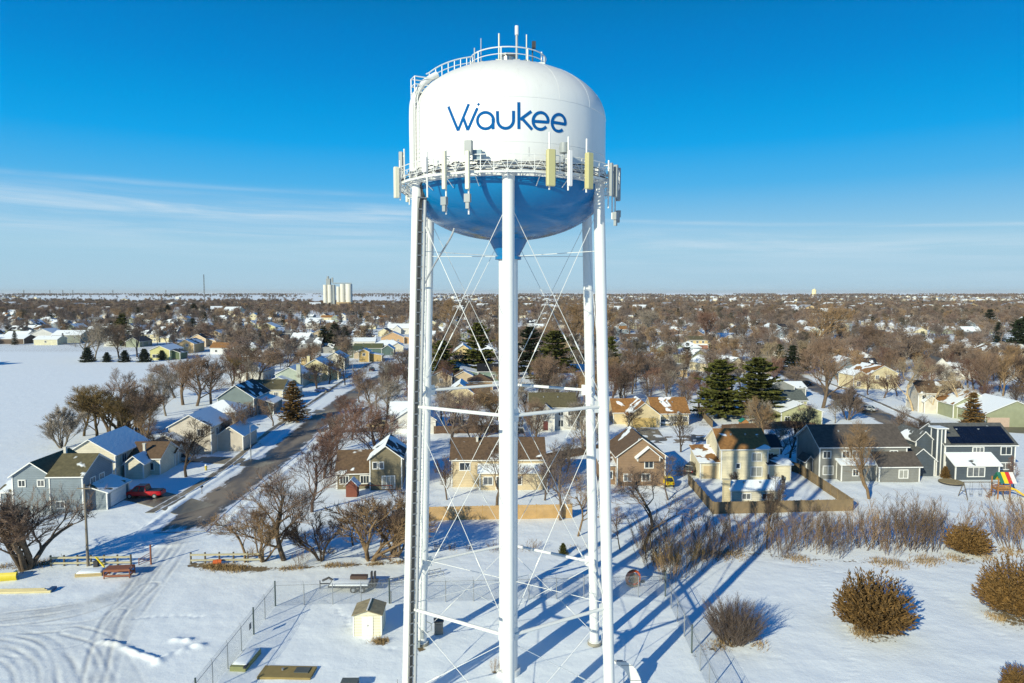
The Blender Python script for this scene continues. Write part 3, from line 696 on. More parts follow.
def ribbon(name, pts, w, z, m, off=0.0, kerb=0, pixels=True):
    c = smooth_path([Vector((*p, 0)) for p in (pix(pts) if pixels else pts)], 5); Lf, Rt = [], []
    for i, p in enumerate(c):
        d = (c[min(i + 1, len(c) - 1)] - c[max(i - 1, 0)]).normalized(); n = Vector((-d.y, d.x, 0))
        q = p + n * off; Lf.append(q + n * w / 2 + Vector((0, 0, z))); Rt.append(q - n * w / 2 + Vector((0, 0, z)))
    mb = MB()
    dn = Vector((0, 0, -.25))
    rings = []; ea = []
    for i, (l, r) in enumerate(zip(Lf, Rt)):
        rings.append([l + dn] + [l.lerp(r, j / 10) for j in range(11)] + [r + dn])
        e_ = max(0, 1 - i / 3.0) if name == 'street' else 0
        ea += [0 if name == 'driveway' else max(e_, min(1, abs(j / 10 - .5) * 2) ** 4) for j in (0, 0, 1, 2, 3, 4, 5, 6, 7, 8, 9, 10, 10)]
    mb.grid(rings, 0, False)
    ROADS.append(([(p.x, p.y) for p in c], w / 2 + abs(off)))
    o_ = mb.build(name, m); at_ = o_.data.attributes.new('edge', 'FLOAT', 'POINT'); at_.data.foreach_set('value', ea)
    return struct(o_)
ribbon('street', [(180, 532), (203, 512), (245, 480), (280, 455), (305, 432), (345, 400), (385, 375), (412, 360), (440, 345)], 6.7, .03, ASPH)
ribbon('sidewalk', [(150, 513), (190, 490), (228, 465), (270, 431), (320, 397), (360, 370), (400, 346)], 1.5, .09, WALK)
ribbon('sidewalk', [(330, 440), (362, 412), (402, 384)], 1.5, .09, WALK)
ribbon('street', [(775, 366), (812, 386), (853, 403), (925, 437), (960, 452)], 8.0, .03, ASPH)
ribbon('sidewalk', [(820, 380), (872, 400), (940, 430), (985, 447)], 1.4, .09, WALK)
ribbon('street', [(596, 437), (640, 440), (700, 438), (735, 428)], 7.5, .032, ASPH)
ribbon('street', [(-40, 336), (60, 331), (170, 327), (300, 322)], 9, .04, ASPH)
ribbon('driveway', [(122, 494), (150, 497), (198, 510)], 5.6, .045, DRV)
ribbon('driveway', [(190, 459), (232, 461), (268, 465)], 4.6, .045, DRV)
ribbon('driveway', [(395, 430), (360, 430), (320, 430)], 5.0, .045, DRV)
ribbon('driveway', [(645, 426), (650, 434), (655, 441)], 5.0, .045, DRV)
ribbon('driveway', [(960, 425), (1010, 429), (1060, 432)], 10.0, .045, DRV)
ribbon('driveway', [(262, 407), (290, 409), (330, 413)], 4.6, .045, DRV)

# ================================================================ COMPOUND
def wire_mat():
    m = bpy.data.materials.new('chain_link'); t, N_, L_, b = nt(m)
    tc = N_.new('ShaderNodeTexCoord'); s = N_.new('ShaderNodeSeparateXYZ'); L_.new(tc.outputs['Object'], s.inputs[0])
    def mm(op, a, c=None):
        n = N_.new('ShaderNodeMath'); n.operation = op
        for i, v in enumerate((a, c)):
            if v is None: continue
            if isinstance(v, (int, float)): n.inputs[i].default_value = v
            else: L_.new(v, n.inputs[i])
        return n.outputs[0]
    u = mm('ADD', s.outputs['X'], s.outputs['Y'])
    a = mm('FRACT', mm('MULTIPLY', mm('ADD', u, s.outputs['Z']), 14)); c = mm('FRACT', mm('MULTIPLY', mm('SUBTRACT', u, s.outputs['Z']), 14))
    k = mm('MAXIMUM', mm('LESS_THAN', a, .12), mm('LESS_THAN', c, .12))
    b.inputs['Base Color'].default_value = (.35, .38, .40, 1); b.inputs['Metallic'].default_value = .3; b.inputs['Roughness'].default_value = .5
    L_.new(k, b.inputs['Alpha']); return m
WIRE = wire_mat()
FX0, FX1, FY0, FY1, FY2 = -23.9, 16.0, 38.0, 66.9, 69.2
fence_pts = [(FX0, FY0), (FX0, FY1), (FX1, FY2), (FX1 - .6, FY0)]
cf = thing('chain_link_fence', 'grey chain-link fence around the snowy yard of the water tower', 'fence', (FX0, FY1, 0))
def fl(x, y, z): return (x - FX0, y - FY1, z)
for (a, b_) in zip(fence_pts[:-1], fence_pts[1:]):
    a, b_ = Vector((*a, 0)), Vector((*b_, 0)); Ld = (b_ - a).length; n = max(1, round(Ld / 2.9)); d = (b_ - a) / n
    m = MB(); m.face([fl(a.x, a.y, .08), fl(b_.x, b_.y, .08), fl(b_.x, b_.y, 2.15), fl(a.x, a.y, 2.15)]); m.build('wire_panel', WIRE, cf)
    r = MB(); r.tube([fl(a.x, a.y, 2.17), fl(b_.x, b_.y, 2.17)], .028, 6); r.build('top_rail', GREY, cf)
    w = MB()
    o3 = Vector((b_ - a).normalized().cross(Vector((0, 0, 1))) * -.0)
    for q, zz in enumerate((2.3, 2.42, 2.54)): w.tube([fl(a.x, a.y, zz), fl(b_.x, b_.y, zz)], .008, 4)
    w.build('barbed_wire', GREY, cf)
    for i in range(n + (1 if b_.x == fence_pts[-1][0] else 0)):
        p = a + d * i; big = i == 0 or i % 4 == 0
        pm = MB(); pm.tube([fl(p.x, p.y, 0), fl(p.x, p.y, 2.62 if big else 2.2)], .075 if big else .05, 8)
        if not big: pm.tube([fl(p.x, p.y, 2.2), fl(p.x - .1, p.y, 2.6)], .02, 4)
        pm.build('fence_post', mat('dark_green_post', (.06, .085, .08, 1), .5) if big else GREY, cf)
pn = MB().box(fl(FX0 + .05, 60.2, 1.3), (.03, .45, .55)); pn.build('notice_plate', mat('grey_plate', (.1, .11, .12, 1), .5), cf)

# shed
sh = thing('garden_shed', 'small cream shed with white double door and brown roof beside the tower', 'shed', tuple(P(353.7, 636)), R(2))
w_, d_, hh = 2.55, 2.3, 2.05
m = MB(); m.prism([(0, -.05), (w_, -.05), (w_, hh), (w_ / 2, hh + .38), (0, hh)], 0, d_); m.build('wall', WALL, sh, color=C(240, 235, 208, .8))
m = MB()
for s_ in (0, 1):
    x0, x1 = (-.14, w_ / 2) if s_ == 0 else (w_ + .14, w_ / 2); z0, z1 = hh - .03, hh + .44
    m.face([(x0, -.2, z0), (x1, -.2, z1), (x1, d_ + .15, z1), (x0, d_ + .15, z0)]); m.face([(x0, -.2, z0 - .07), (x1, -.2, z1 - .07), (x1, d_ + .15, z1 - .07), (x0, d_ + .15, z0 - .07)])
    m.face([(x0, -.2, z0 - .07), (x1, -.2, z1 - .07), (x1, -.2, z1), (x0, -.2, z0)]); m.face([(x0, -.2, z0 - .07), (x0, -.2, z0), (x0, d_ + .15, z0), (x0, d_ + .15, z0 - .07)])
m.build('roof', ROOFS[0], sh, color=C(165, 152, 120, .75))
MB().box((w_ / 2, d_ / 2 - .02, hh + .46), (.12, d_ + .3, .05)).build('ridge_cap', WHITE, sh)
dm = MB().box((w_ / 2 - .25, -.03, .95), (.5, .05, 1.8)).box((w_ / 2 + .26, -.03, .95), (.5, .05, 1.8)); dd_ = dm.build('double_door', WHITE, sh)
MB().box((w_ / 2 + .06, -.07, 1.0), (.04, .04, .14)).build('handle', DARK, dd_)
tm = MB()
for x in (0, w_): tm.box((x, -.0, hh / 2), (.1, .08, hh))
tm.box((w_, d_, hh / 2), (.08, .1, hh)); tm.build('corner_trim', WHITE, sh)
# vault and hatch
v = thing('concrete_vault', 'low green-grey concrete vault topped with snow beside the fence', 'vault', tuple(P(230, 672)), R(-4))
MB().box((.65, 1.5, .22), (1.35, 3.0, .5)).build('vault_body', mat('mossy_concrete', (.26, .27, .12, 1), .9, scale=4), v)
sm = MB(); sm.grid([[(x, y, z) for x, y in ((0.02 + i, 0.3 + i), (1.28 - i, .3 + i), (1.28 - i, 2.95 - i), (.02 + i, 2.95 - i))] for i, z in ((0, .47), (.08, .58), (.25, .64))], 0, True, False, True); sm.build('snow_cap', SNOWM, v, True)
MB().box((1.25, .3, .42), (.2, .7, .14)).build('lid_edge', DARK, v)
hc = thing('access_cover', 'flat tan concrete slab with dark steel hatch near the fence', 'cover', tuple(P(255, 680)), R(-2))
m = MB().box((2.35, .9, .08), (4.4, 1.75, .34)); m.build('slab', mat('tan_concrete', (.27, .20, .075, 1), .9, var=.3, scale=1.4), hc)
MB().box((3.55, 1.1, .28), (1.2, .8, .07)).build('hatch', mat('hatch_steel', (.10, .11, .10, 1), .5), hc)
MB().tube([(1.9, 1.1, .2), (1.9, 1.1, .42)], .1, 10).build('vent_pipe', GREY, hc)
# transformer style box by the left back leg
ub = thing('utility_box', 'knee-high grey utility box with dark lid between the tower legs', 'utility box', tuple(P(434, 635)), R(8))
MB().box((.45, .35, .6), (.8, .65, 1.2)).build('cabinet', mat('tan_grey_cabinet', (.28, .25, .20, 1), .6), ub)
MB().box((.45, .35, 1.23), (.92, .78, .1)).build('lid', DARK, ub)
MB().box((.45, .0, .6), (.5, .05, .7)).build('door', mat('weathered_door', (.22, .2, .17, 1), .6), ub)
# ice bridges that carry the cables to the ground
def ice_bridge(label, x0, y0, x1, y1, z, w):
    t_ = thing('ice_bridge', label, 'cable bridge', (x0, y0, 0)); a = Vector((0, 0, z)); b_ = Vector((x1 - x0, y1 - y0, z)); d = (b_ - a).normalized(); n = Vector((-d.y, d.x, 0))
    m = MB(); Ln = (b_ - a).length
    for s_ in (-1, 0, 1): m.box((a + b_) / 2 + n * w / 2 * s_, (Ln, .06, .08), math.atan2(d.y, d.x))
    for i in range(int(Ln / .28)): m.box(a + d * (i + .5) * .28 + Vector((0, 0, .03)), (.12, w, .04), math.atan2(d.y, d.x))
    m.build('grating', TW2, t_)
    for i in range(3):
        for s_ in (-1, 1):
            p = a.lerp(b_, .08 + i * .42) + n * w / 2 * s_; MB().tube([(p.x, p.y, -.1), (p.x, p.y, z + .9)], .035, 8).build('support_post', GREY, t_)
    return t_
lp5 = legpt(5, 0) + TC
ice_bridge('white grated cable bridge left of the cable-carrying tower leg', lp5.x - 2.9, lp5.y - 2.6, lp5.x - .2, lp5.y - .3, 1.15, .9)
jb = thing('junction_box', 'dark junction box half buried in snow left of the cable bridge', 'junction box', tuple(P(350, 690)))
MB().box((0, 0, .35), (1.3, .7, .8)).build('cabinet', DARK, jb); MB().box((0, 0, .78), (1.34, .74, .06)).build('lid', mat('hatch_steel', (0, 0, 0, 1)), jb)
lp1 = legpt(1, 0) + TC
pts = [Vector(P(617, 662, 2.2)), Vector(P(622, 664, 2.1)), Vector(P(630, 670, 1.6)), Vector(P(635, 680, .7)), Vector(P(637, 690, 0))]
o = thing('cable_chute', 'white curved cable chute bending to the ground right of the tower leg', 'cable chute', (pts[-1].x, pts[-1].y, 0))
m = MB(); sp_ = smooth_path([p - Vector((pts[-1].x, pts[-1].y, 0)) for p in pts], 5); m.grid([[p + Vector((s_ * .42, 0, hh)) for s_, hh in ((-1, -.05), (-1, .12), (1, .12), (1, -.05))] for p in sp_], 0, True, True, True); m.build('cover', TW2, o)
mm_ = MB()
for p in sp_[::4]: mm_.box(p + Vector((0, 0, .14)), (.9, .05, .05))
mm_.tube([sp_[0] + Vector((-.3, 0, 0)), Vector((sp_[0].x - .3, sp_[0].y, 0))], .04, 6); mm_.build('clamp', GREY, o)
# cable reel by the thicket
cr_ = thing('cable_spool', 'orange coiled hose on a wooden reel beside the thicket', 'hose reel', tuple(P(633, 585)), R(20))
m = MB().lathe([(.30, 0), (.36, .05), (.36, .30), (.30, .35)], n=24)
for j in range(4): m.tube([(.78 * math.cos(a_ / 16 * math.pi * 2), .06 * j - .1, .8 + .78 * math.sin(a_ / 16 * math.pi * 2)) for a_ in range(17)], .13, 8, cap=False)
m.v = [v for v in m.v]; m.build('hose', mat('orange_rubber', (.55, .09, .02, 1), .5), cr_)
m = MB()
for yy in (-.3, .3): m.tube([(0, yy - .03, .8), (0, yy + .03, .8)], .5, 24)
m.tube([(0, -.35, .8), (0, .35, .8)], .1, 10); m.build('reel', mat('weathered_wood', (.24, .17, .09, 1), .9, scale=4), cr_)
m = MB().box((0, 0, .08), (1.2, .9, .12)); m.build('base', mat('weathered_wood', (0,)), cr_)
# trailer
tr_ = thing('flatbed_trailer', 'snow-covered flatbed trailer with dark uprights behind the back fence', 'trailer', tuple(P(352, 592)), R(0))
m = MB().box((0, .8, .62), (5.0, 2.0, .14)); m.box((-3.0, .8, .55), (1.2, .12, .1)); m.tube([(-3.6, .8, 0), (-3.6, .8, .9)], .06, 6); m.build('frame', DARK, tr_)
sm = MB(); sm.grid([[(x, y, z) for x, y in ((-2.4 + i, -.1 + i), (1.7 - i, -.1 + i), (1.7 - i, 1.7 - i), (-2.4 + i, 1.7 - i))] for i, z in ((0, .69), (.06, .80), (.3, .88))], 0, True, False, True); sm.build('snow_load', SNOWM, tr_, True)
for xx in (.2, 1.1):
    for yy in (-.25, 1.85):
        w = MB().tube([(xx, yy - .1, .34), (xx, yy + .1, .34)], .34, 18).build('wheel', BLACK, tr_); MB().tube([(xx, yy - .12, .34), (xx, yy + .12, .34)], .17, 12).build('rim', GREY, w)
for xx in (2.0, 2.35):
    MB().box((xx, .5, 1.3), (.16, .5, 1.4)).build('upright', DARK, tr_)
MB().box((.5, 1.2, 1.15), (1.8, .6, .35)).build('crate', mat('rusty_brown', (.08, .05, .04, 1), .8), tr_)
MB().tube([(-3.3, .8, .9), (-2.6, .6, 1.3), (-2.2, .5, 1.1)], .12, 8).build('jack', DARK, tr_)
# ladder-like rack behind the trailer (two long rails casting the dashed shade)
lr = thing('steel_rack', 'long low steel rack lying on the snow between trailer and tower', 'rack', tuple(P(383, 588)), R(28))
m = MB()
for yy in (0, .9): m.tube([(0, yy, .45), (7, yy, .45)], .05, 6)
m.build('rail', GREY, lr); m = MB()
for i in range(11):
    for yy in (0, .9): m.tube([(i * .7, yy, 0), (i * .7, yy, .45)], .04, 5)
m.build('stake', GREY, lr)
# two small posts inside the yard
gp = thing('guard_post', 'short grey guard post inside the fence behind the cream shed', 'post', tuple(P(391, 603)))
MB().tube([(0, 0, 0), (0, 0, 1.1)], .07, 10).tube([(0, 0, 1.1), (0, 0, 1.2)], .085, 10).build('pipe', GREY, gp)
# rail fence left of the track, gate, right rail fence
WD = mat('yellowed_timber', (.40, .37, .25, 1), .85, var=.2, scale=3); WDK = mat('dark_timber', (.12, .10, .07, 1), .9, scale=3)
def rail_fence(label, pa, pb, n, h=1.25, rails=(.35, 1.0), rm=WD, wide=.22):
    a, b_ = P(*pa), P(*pb); t_ = thing('rail_fence', label, 'fence', tuple(a)); d = b_ - a
    for i in range(n + 1): p = d * i / n; MB().tube([(p.x, p.y, -.1), (p.x, p.y, h)], .11, 8).build('fence_post', WDK, t_)
    for zz in rails: MB().box((d.x / 2, d.y / 2 - .09, zz), (d.length, .07, wide), math.atan2(d.y, d.x)).build('rail', rm, t_)
    return t_
rail_fence('yellowed two-rail timber fence left of the snowy track', (51, 566), (131, 565), 6)
rail_fence('timber rail fence right of the snowy track, over brown grass', (191, 563), (262, 562), 5)
gt = thing('field_gate', 'open rusty red tube gate at the mouth of the snowy track', 'gate', tuple(P(151, 564)))
q = P(139, 567) - P(151, 564)
m = MB()
for zz in (.3, .6, .9, 1.15): m.tube([(0, 0, zz + .25), (q.x, q.y, zz * .8)], .035, 6)
m.tube([(0, 0, .3), (q.x, q.y, 1.0)], .035, 6); m.tube([(q.x, q.y, .2), (q.x, q.y, 1.0)], .04, 6); m.build('gate_leaf', mat('rusty_steel', (.24, .09, .05, 1), .8), gt)
MB().tube([(0, 0, -.1), (0, 0, 2.3)], .1, 8).build('gate_post', mat('rusty_steel', (0,)), gt)
# yard clutter
pl = thing('timber_pile', 'stack of pale planks under snow by the rail fence', 'timber pile', tuple(P(76, 578)), R(8))
m = MB()
for i in range(5):
    for j in range(2): m.box((1.2, .25 + i * .27, .1 + j * .2), (2.8 - .2 * (i % 2), .24, .17))
m.build('planks', mat('pale_timber', (.42, .33, .17, 1), .85, scale=4), pl)
sm = MB(); sm.grid([[(x, y, z) for x, y in ((-.1 + i, .15 + i), (2.5 - i, .15 + i), (2.5 - i, 1.5 - i), (-.1 + i, 1.5 - i))] for i, z in ((0, .38), (.1, .5), (.35, .56))], 0, True, False, True); sm.build('snow_cap', SNOWM, pl, True)
fr = thing('steel_trestle', 'rusty red open steel frame in the snow beside the pale planks', 'frame', tuple(P(104, 579)), R(6))
m = MB()
for x in (0, 2.7):
    for y in (0, 1.3): m.tube([(x, y, 0), (x, y, .95)], .07, 6)
for z in (.9, .3):
    for y in (0, 1.3): m.box((1.35, y, z), (2.8, .1, .2))
    for x in (0, 2.7): m.box((x, .65, z), (.1, 1.35, .16))
m.build('frame_bars', mat('rusty_steel', (0,)), fr)
MB().box((1.35, .65, 1.0), (2.5, 1.2, .06)).build('deck', mat('rusty_steel', (0,)), fr)
yb = thing('yellow_boom', 'yellow tilted steel boom between the planks and the rusty frame', 'boom', tuple(P(95, 567)))
MB().box((.6, 0, .6), (1.9, .12, .18), -.5, tilt=('Y', .5)).build('beam', mat('safety_yellow', (.62, .50, .03, 1), .5), yb); MB().box((.1, .1, .35), (.5, .4, .7)).build('base', DARK, yb)
yp = thing('snow_plough', 'yellow plough blade under snow at the left edge of the yard', 'plough', tuple(P(2, 583)), R(10))
m = MB(); m.grid([[(x, .25 - .2 * math.sin(k / 6 * math.pi) + .0, .1 + .9 * k / 6) for x in (-1.2, 0, 1.35)] for k in range(7)], 0, False); m.grid([[(x, .33 - .2 * math.sin(k / 6 * math.pi), .1 + .9 * k / 6) for x in (-1.2, 0, 1.35)] for k in range(7)], 0, False)
m.build('blade', mat('safety_yellow', (0,)), yp); MB().box((0, 1.0, .45), (1.6, 1.2, .5)).build('mount', mat('safety_yellow', (0,)), yp); MB().box((0, 1.0, .78), (1.5, 1.1, .16)).build('snow_cap', SNOWM, yp)
pp = thing('pipe_rack', 'long cream pipes lying on the snow below the yellow plough', 'pipes', tuple(P(-4, 594)), R(3))
for i in range(3): MB().tube([(0, i * .32, .14), (5.6 - .5 * i, i * .32, .14)], .13, 10).build('pipe', mat('cream_pipe', (.6, .52, .28, 1), .6), pp)
MB().box((5.4, .5, .2), (.5, .9, .25)).build('strap', mat('blue_tarp', (.02, .08, .2, 1), .6), pp)
for x, y, lab in ((91, 562, 'black bucket'), (211, 562, None)):
    pass
ob = thing('orange_barrel', 'small orange barrel lying at the foot of the right rail fence', 'barrel', tuple(P(213, 565)), R(20)); MB().tube([(0, 0, .3), (.9, 0, .3)], .28, 14).build('drum', mat('orange_plastic', (.6, .13, .03, 1), .5), ob); MB().tube([(.4, 0, .3), (.5, 0, .3)], .3, 14).build('rib', mat('orange_plastic', (0,)), ob)
# utility pole and street lamps
up = thing('utility_pole', 'tall weathered wooden utility pole beside the rail fence', 'pole', tuple(P(88, 566)))
Yp = P(88, 566).y; hp_ = zat(Yp, 484)
MB().tube([(0, 0, 0), (0, 0, hp_)], [.16, .10], 10).build('shaft', mat('grey_timber', (.20, .17, .13, 1), .9, scale=4), up); MB().box((0, -.1, hp_ - .5), (1.6, .1, .12)).build('crossarm', mat('grey_timber', (0,)), up)
for x in (-.65, .65): MB().tube([(x, -.1, hp_ - .44), (x, -.1, hp_ - .22)], .05, 6).build('insulator', GREY, up)
def street_lamp(px, py, ytop, label, arm=1.6, s=1):
    g_ = P(px, py); h_ = zat(g_.y, ytop); t_ = thing('street_lamp', label, 'street lamp', tuple(g_), 0, 'street lamps')
    MB().tube([(0, 0, 0), (0, 0, h_)], [.1, .06], 8).build('pole', GREY, t_); MB().tube([(0, 0, h_ - .1), (arm * s * .5, 0, h_ + .2), (arm * s, 0, h_ + .1)], .04, 6).build('arm', GREY, t_)
    MB().box((arm * s, 0, h_ + .06), (.6, .25, .14)).build('lamp_head', DARK, t_)
street_lamp(251, 460, 425, 'grey street lamp beside the sidewalk before the grey-green gable house')
street_lamp(906, 428, 411, 'grey street lamp with teal sign on the right-hand street', .8)
street_lamp(391, 372, 352, 'distant grey street lamp along the left street')
street_lamp(745, 367, 350, 'pale street lamp by the dark evergreen screen', 1.0)
street_lamp(353, 377, 361, 'thin street lamp in the blue shade before the green-roofed house')
# overhead wires running left from the pole
wl = MB()
for q_, zz in enumerate((.0, .5)):
    a = Vector((P(88, 566).x, Yp, hp_ - .25 - zz)); b_ = Vector((a.x + 75, a.y + 40, 9 - zz)); wl.tube([a.lerp(b_, k / 10) + Vector((0, 0, -2.2 * math.sin(k / 10 * math.pi))) for k in range(11)], .018, 4)
# grey utility marker signs
mk = thing('mailbox', 'black mailbox on a post beside the cleared driveway', 'mailbox', tuple(P(202, 494))); MB().tube([(0, 0, 0), (0, 0, 1.05)], .05, 6).build('post', WDK, mk); m = MB(); m.prism([(-.12, 1.05), (.12, 1.05), (.12, 1.2), (0, 1.3), (-.12, 1.2)], -.28, .28); m.build('box_body', BLACK, mk)
hy = thing('fire_hydrant', 'snow-capped yellow hydrant beside the left street sidewalk', 'hydrant', tuple(P(206, 470))); MB().lathe([(.2, 0), (.17, .1), (.17, .6), (.22, .62), (.14, .8), (0.01, .86)], n=14).build('barrel', mat('hydrant_yellow', (.5, .38, .05, 1), .6), hy, True); MB().tube([(-.26, 0, .5), (.26, 0, .5)], .08, 8).build('nozzle', mat('hydrant_yellow', (0,)), hy); MB().lathe([(.22, .84), (.2, .98), (.01, 1.1)], n=12).build('snow_cap', SNOWM, hy, True)
# ================================================================ HOUSES
SUNH = Vector((-math.sin(SUN_AZ), -math.cos(SUN_AZ)))
def cov(i): return min(range(len(COVER)), key=lambda k: abs(COVER[k] - i))
def roof_volume(root, v, rz, rcol, name='roof'):
    x0, x1, y0, y1, h, rd, rise = v['b']; ov = v.get('ov', .4); z0 = h; T = .17
    m = MB()
    def slab(pts, ci, smooth=False):
        m.face(pts, ci)
        lo = [(p[0], p[1], p[2] - T) for p in pts]
        m.face(list(reversed(lo)), 5)
        for i in range(len(pts)):
            j = (i + 1) % len(pts); m.face([lo[i], lo[j], pts[j], pts[i]], 5)
    def c_for(nx, ny, i):
        if v.get('snow') is not None: return cov(v['snow'][i] if isinstance(v['snow'], (tuple, list)) else v['snow'])
        n = Matrix.Rotation(rz, 2) @ Vector((nx, ny)); d = n.dot(SUNH)
        return cov(.2 if d > .3 else (.45 if d > -.1 else .75))
    if rd == 'y':
        xm = (x0 + x1) / 2 + v.get('sh', 0); 
        for i, (xe, sg) in enumerate(((x0, -1), (x1, 1))):
            k = rise / abs(xm - xe); e = xe + sg * ov; ze = z0 - ov * k
            p = [(e, y0 - ov, ze + T), (xm, y0 - ov, z0 + rise + T), (xm, y1 + ov, z0 + rise + T), (e, y1 + ov, ze + T)]
            slab(p if sg < 0 else p[::-1], c_for(sg, 0, i))
    elif rd == 'x':
        ym = (y0 + y1) / 2
        for i, (ye, sg) in enumerate(((y0, -1), (y1, 1))):
            k = rise / abs(ym - ye); e = ye + sg * ov; ze = z0 - ov * k
            p = [(x0 - ov, e, ze + T), (x1 + ov, e, ze + T), (x1 + ov, ym, z0 + rise + T), (x0 - ov, ym, z0 + rise + T)]
            slab(p if sg < 0 else p[::-1], c_for(0, sg, i))
    elif rd == 'shed':      # low at y0
        k = rise / (y1 - y0); slab([(x0 - ov, y0 - ov, z0 - ov * k + T), (x1 + ov, y0 - ov, z0 - ov * k + T), (x1 + ov, y1, z0 + rise + T), (x0 - ov, y1, z0 + rise + T)], c_for(0, -1, 0))
    elif rd == 'shedr':     # low at x1
        k = rise / (x1 - x0); slab([(x0, y0 - ov, z0 + rise + T), (x1 + ov, y0 - ov, z0 - ov * k + T), (x1 + ov, y1 + ov, z0 - ov * k + T), (x0, y1 + ov, z0 + rise + T)], c_for(1, 0, 0))
    elif rd == 'hip':
        xm0, xm1, ym = x0 + (y1 - y0) / 2, x1 - (y1 - y0) / 2, (y0 + y1) / 2; k = rise / (ym - y0); a, b, c, d = x0 - ov, x1 + ov, y0 - ov, y1 + ov; ze = z0 - ov * k + T; zr = z0 + rise + T
        if xm1 < xm0: xm0 = xm1 = (x0 + x1) / 2
        slab([(a, c, ze), (b, c, ze), (xm1, ym, zr), (xm0, ym, zr)], c_for(0, -1, 0)); slab([(b, d, ze), (a, d, ze), (xm0, ym, zr), (xm1, ym, zr)], c_for(0, 1, 1))
        slab([(a, d, ze), (a, c, ze), (xm0, ym, zr)], c_for(-1, 0, 0)); slab([(b, c, ze), (b, d, ze), (xm1, ym, zr)], c_for(1, 0, 1))
    elif rd == 'flat':
        slab([(x0 - ov, y0 - ov, z0 + T), (x1 + ov, y0 - ov, z0 + T), (x1 + ov, y1 + ov, z0 + T), (x0 - ov, y1 + ov, z0 + T)], c_for(0, 0, 0))
    return m.build(name, ROOFS + [WHITE], root, color=rcol)
def wall_volume(m, v):
    x0, x1, y0, y1, h, rd, rise = v['b']; zb = v.get('z0', -.3)
    if rd == 'y':
        xm = (x0 + x1) / 2 + v.get('sh', 0); m.prism([(x0, zb), (x1, zb), (x1, h), (xm, h + rise), (x0, h)], y0, y1)
    elif rd == 'x':
        ym = (y0 + y1) / 2; m.prism([(y0, zb), (y1, zb), (y1, h), (ym, h + rise), (y0, h)], x0, x1, ax='x')
    elif rd == 'shed': m.prism([(y0, zb), (y1, zb), (y1, h + rise), (y0, h)], x0, x1, ax='x')
    elif rd == 'shedr': m.prism([(x0, zb), (x1, zb), (x1, h), (x0, h + rise)], y0, y1)
    else: m.box(((x0 + x1) / 2, (y0 + y1) / 2, (zb + h + .02) / 2), (x1 - x0, y1 - y0, h + .02 - zb))
def place(v, face, u, z):
    x0, x1, y0, y1 = v['b'][:4]
    if face == 'f': return Vector((x0 + u * (x1 - x0), y0, z)), 0
    if face == 'b': return Vector((x1 - u * (x1 - x0), y1, z)), math.pi
    if face == 'l': return Vector((x0, y1 - u * (y1 - y0), z)), -math.pi / 2
    return Vector((x1, y0 + u * (y1 - y0), z)), math.pi / 2
def add_window(root, v, face, u, z, w=1.1, h=1.3, kind='window', pane=None, n=2):
    p, a = place(v, face, u, z); Rm = Matrix.Rotation(a, 3, 'Z')
    def bx(mb, cx, cz, sx_, sz, dep, off): q = p + Rm @ Vector((cx, -off, cz)); mb.box(q, (sx_, dep, sz), a)
    if pane is None and kind == 'window' and (int(abs(u * 97 + z * 31 + w * 13)) % 5) < 2: pane = CURTAIN2
    if kind in ('window', 'sliding_door'):
        f = MB(); t = .13
        bx(f, 0, h / 2, w + t * 2, t, .12, .04); bx(f, 0, -h / 2, w + t * 2, t, .14, .04)
        for s_ in (-1, 1): bx(f, s_ * (w / 2 + t / 2), 0, t, h, .12, .04)
        for k in range(1, n): bx(f, -w / 2 + w * k / n, 0, .07, h - t, .10, .035)
        o = f.build(kind, WHITE, root); g_ = MB(); bx(g_, 0, 0, w, h - t * .5, .06, .01); g_.build('pane', pane or GLASS, o)
    elif kind == 'garage_door':
        f = MB(); rows = 4
        for k in range(rows): bx(f, 0, -h / 2 + h * (k + .5) / rows, w, h / rows - .04, .06, .03)
        bx(f, 0, 0, w, h, .04, .01)
        o = f.build('garage_door', pane or WHITE, root)
    elif kind == 'door':
        f = MB(); bx(f, 0, 0, w, h, .07, .03); o = f.build('door', pane or mat('dark_red_door', (.12, .03, .025, 1), .5), root); g_ = MB(); bx(g_, w * .35, 0, .06, .1, .12, .05); g_.build('handle', GREY, o)
def mute(c, k=.25): l = .3 * c[0] + .55 * c[1] + .15 * c[2]; return tuple(v * (1 - k) + l * k for v in c[:3]) + (1,)
HFOOT = []
CURTAIN2 = mat('half_drawn_blinds', (.13, .14, .15, 1), .12, var=.6, scale=1.5)
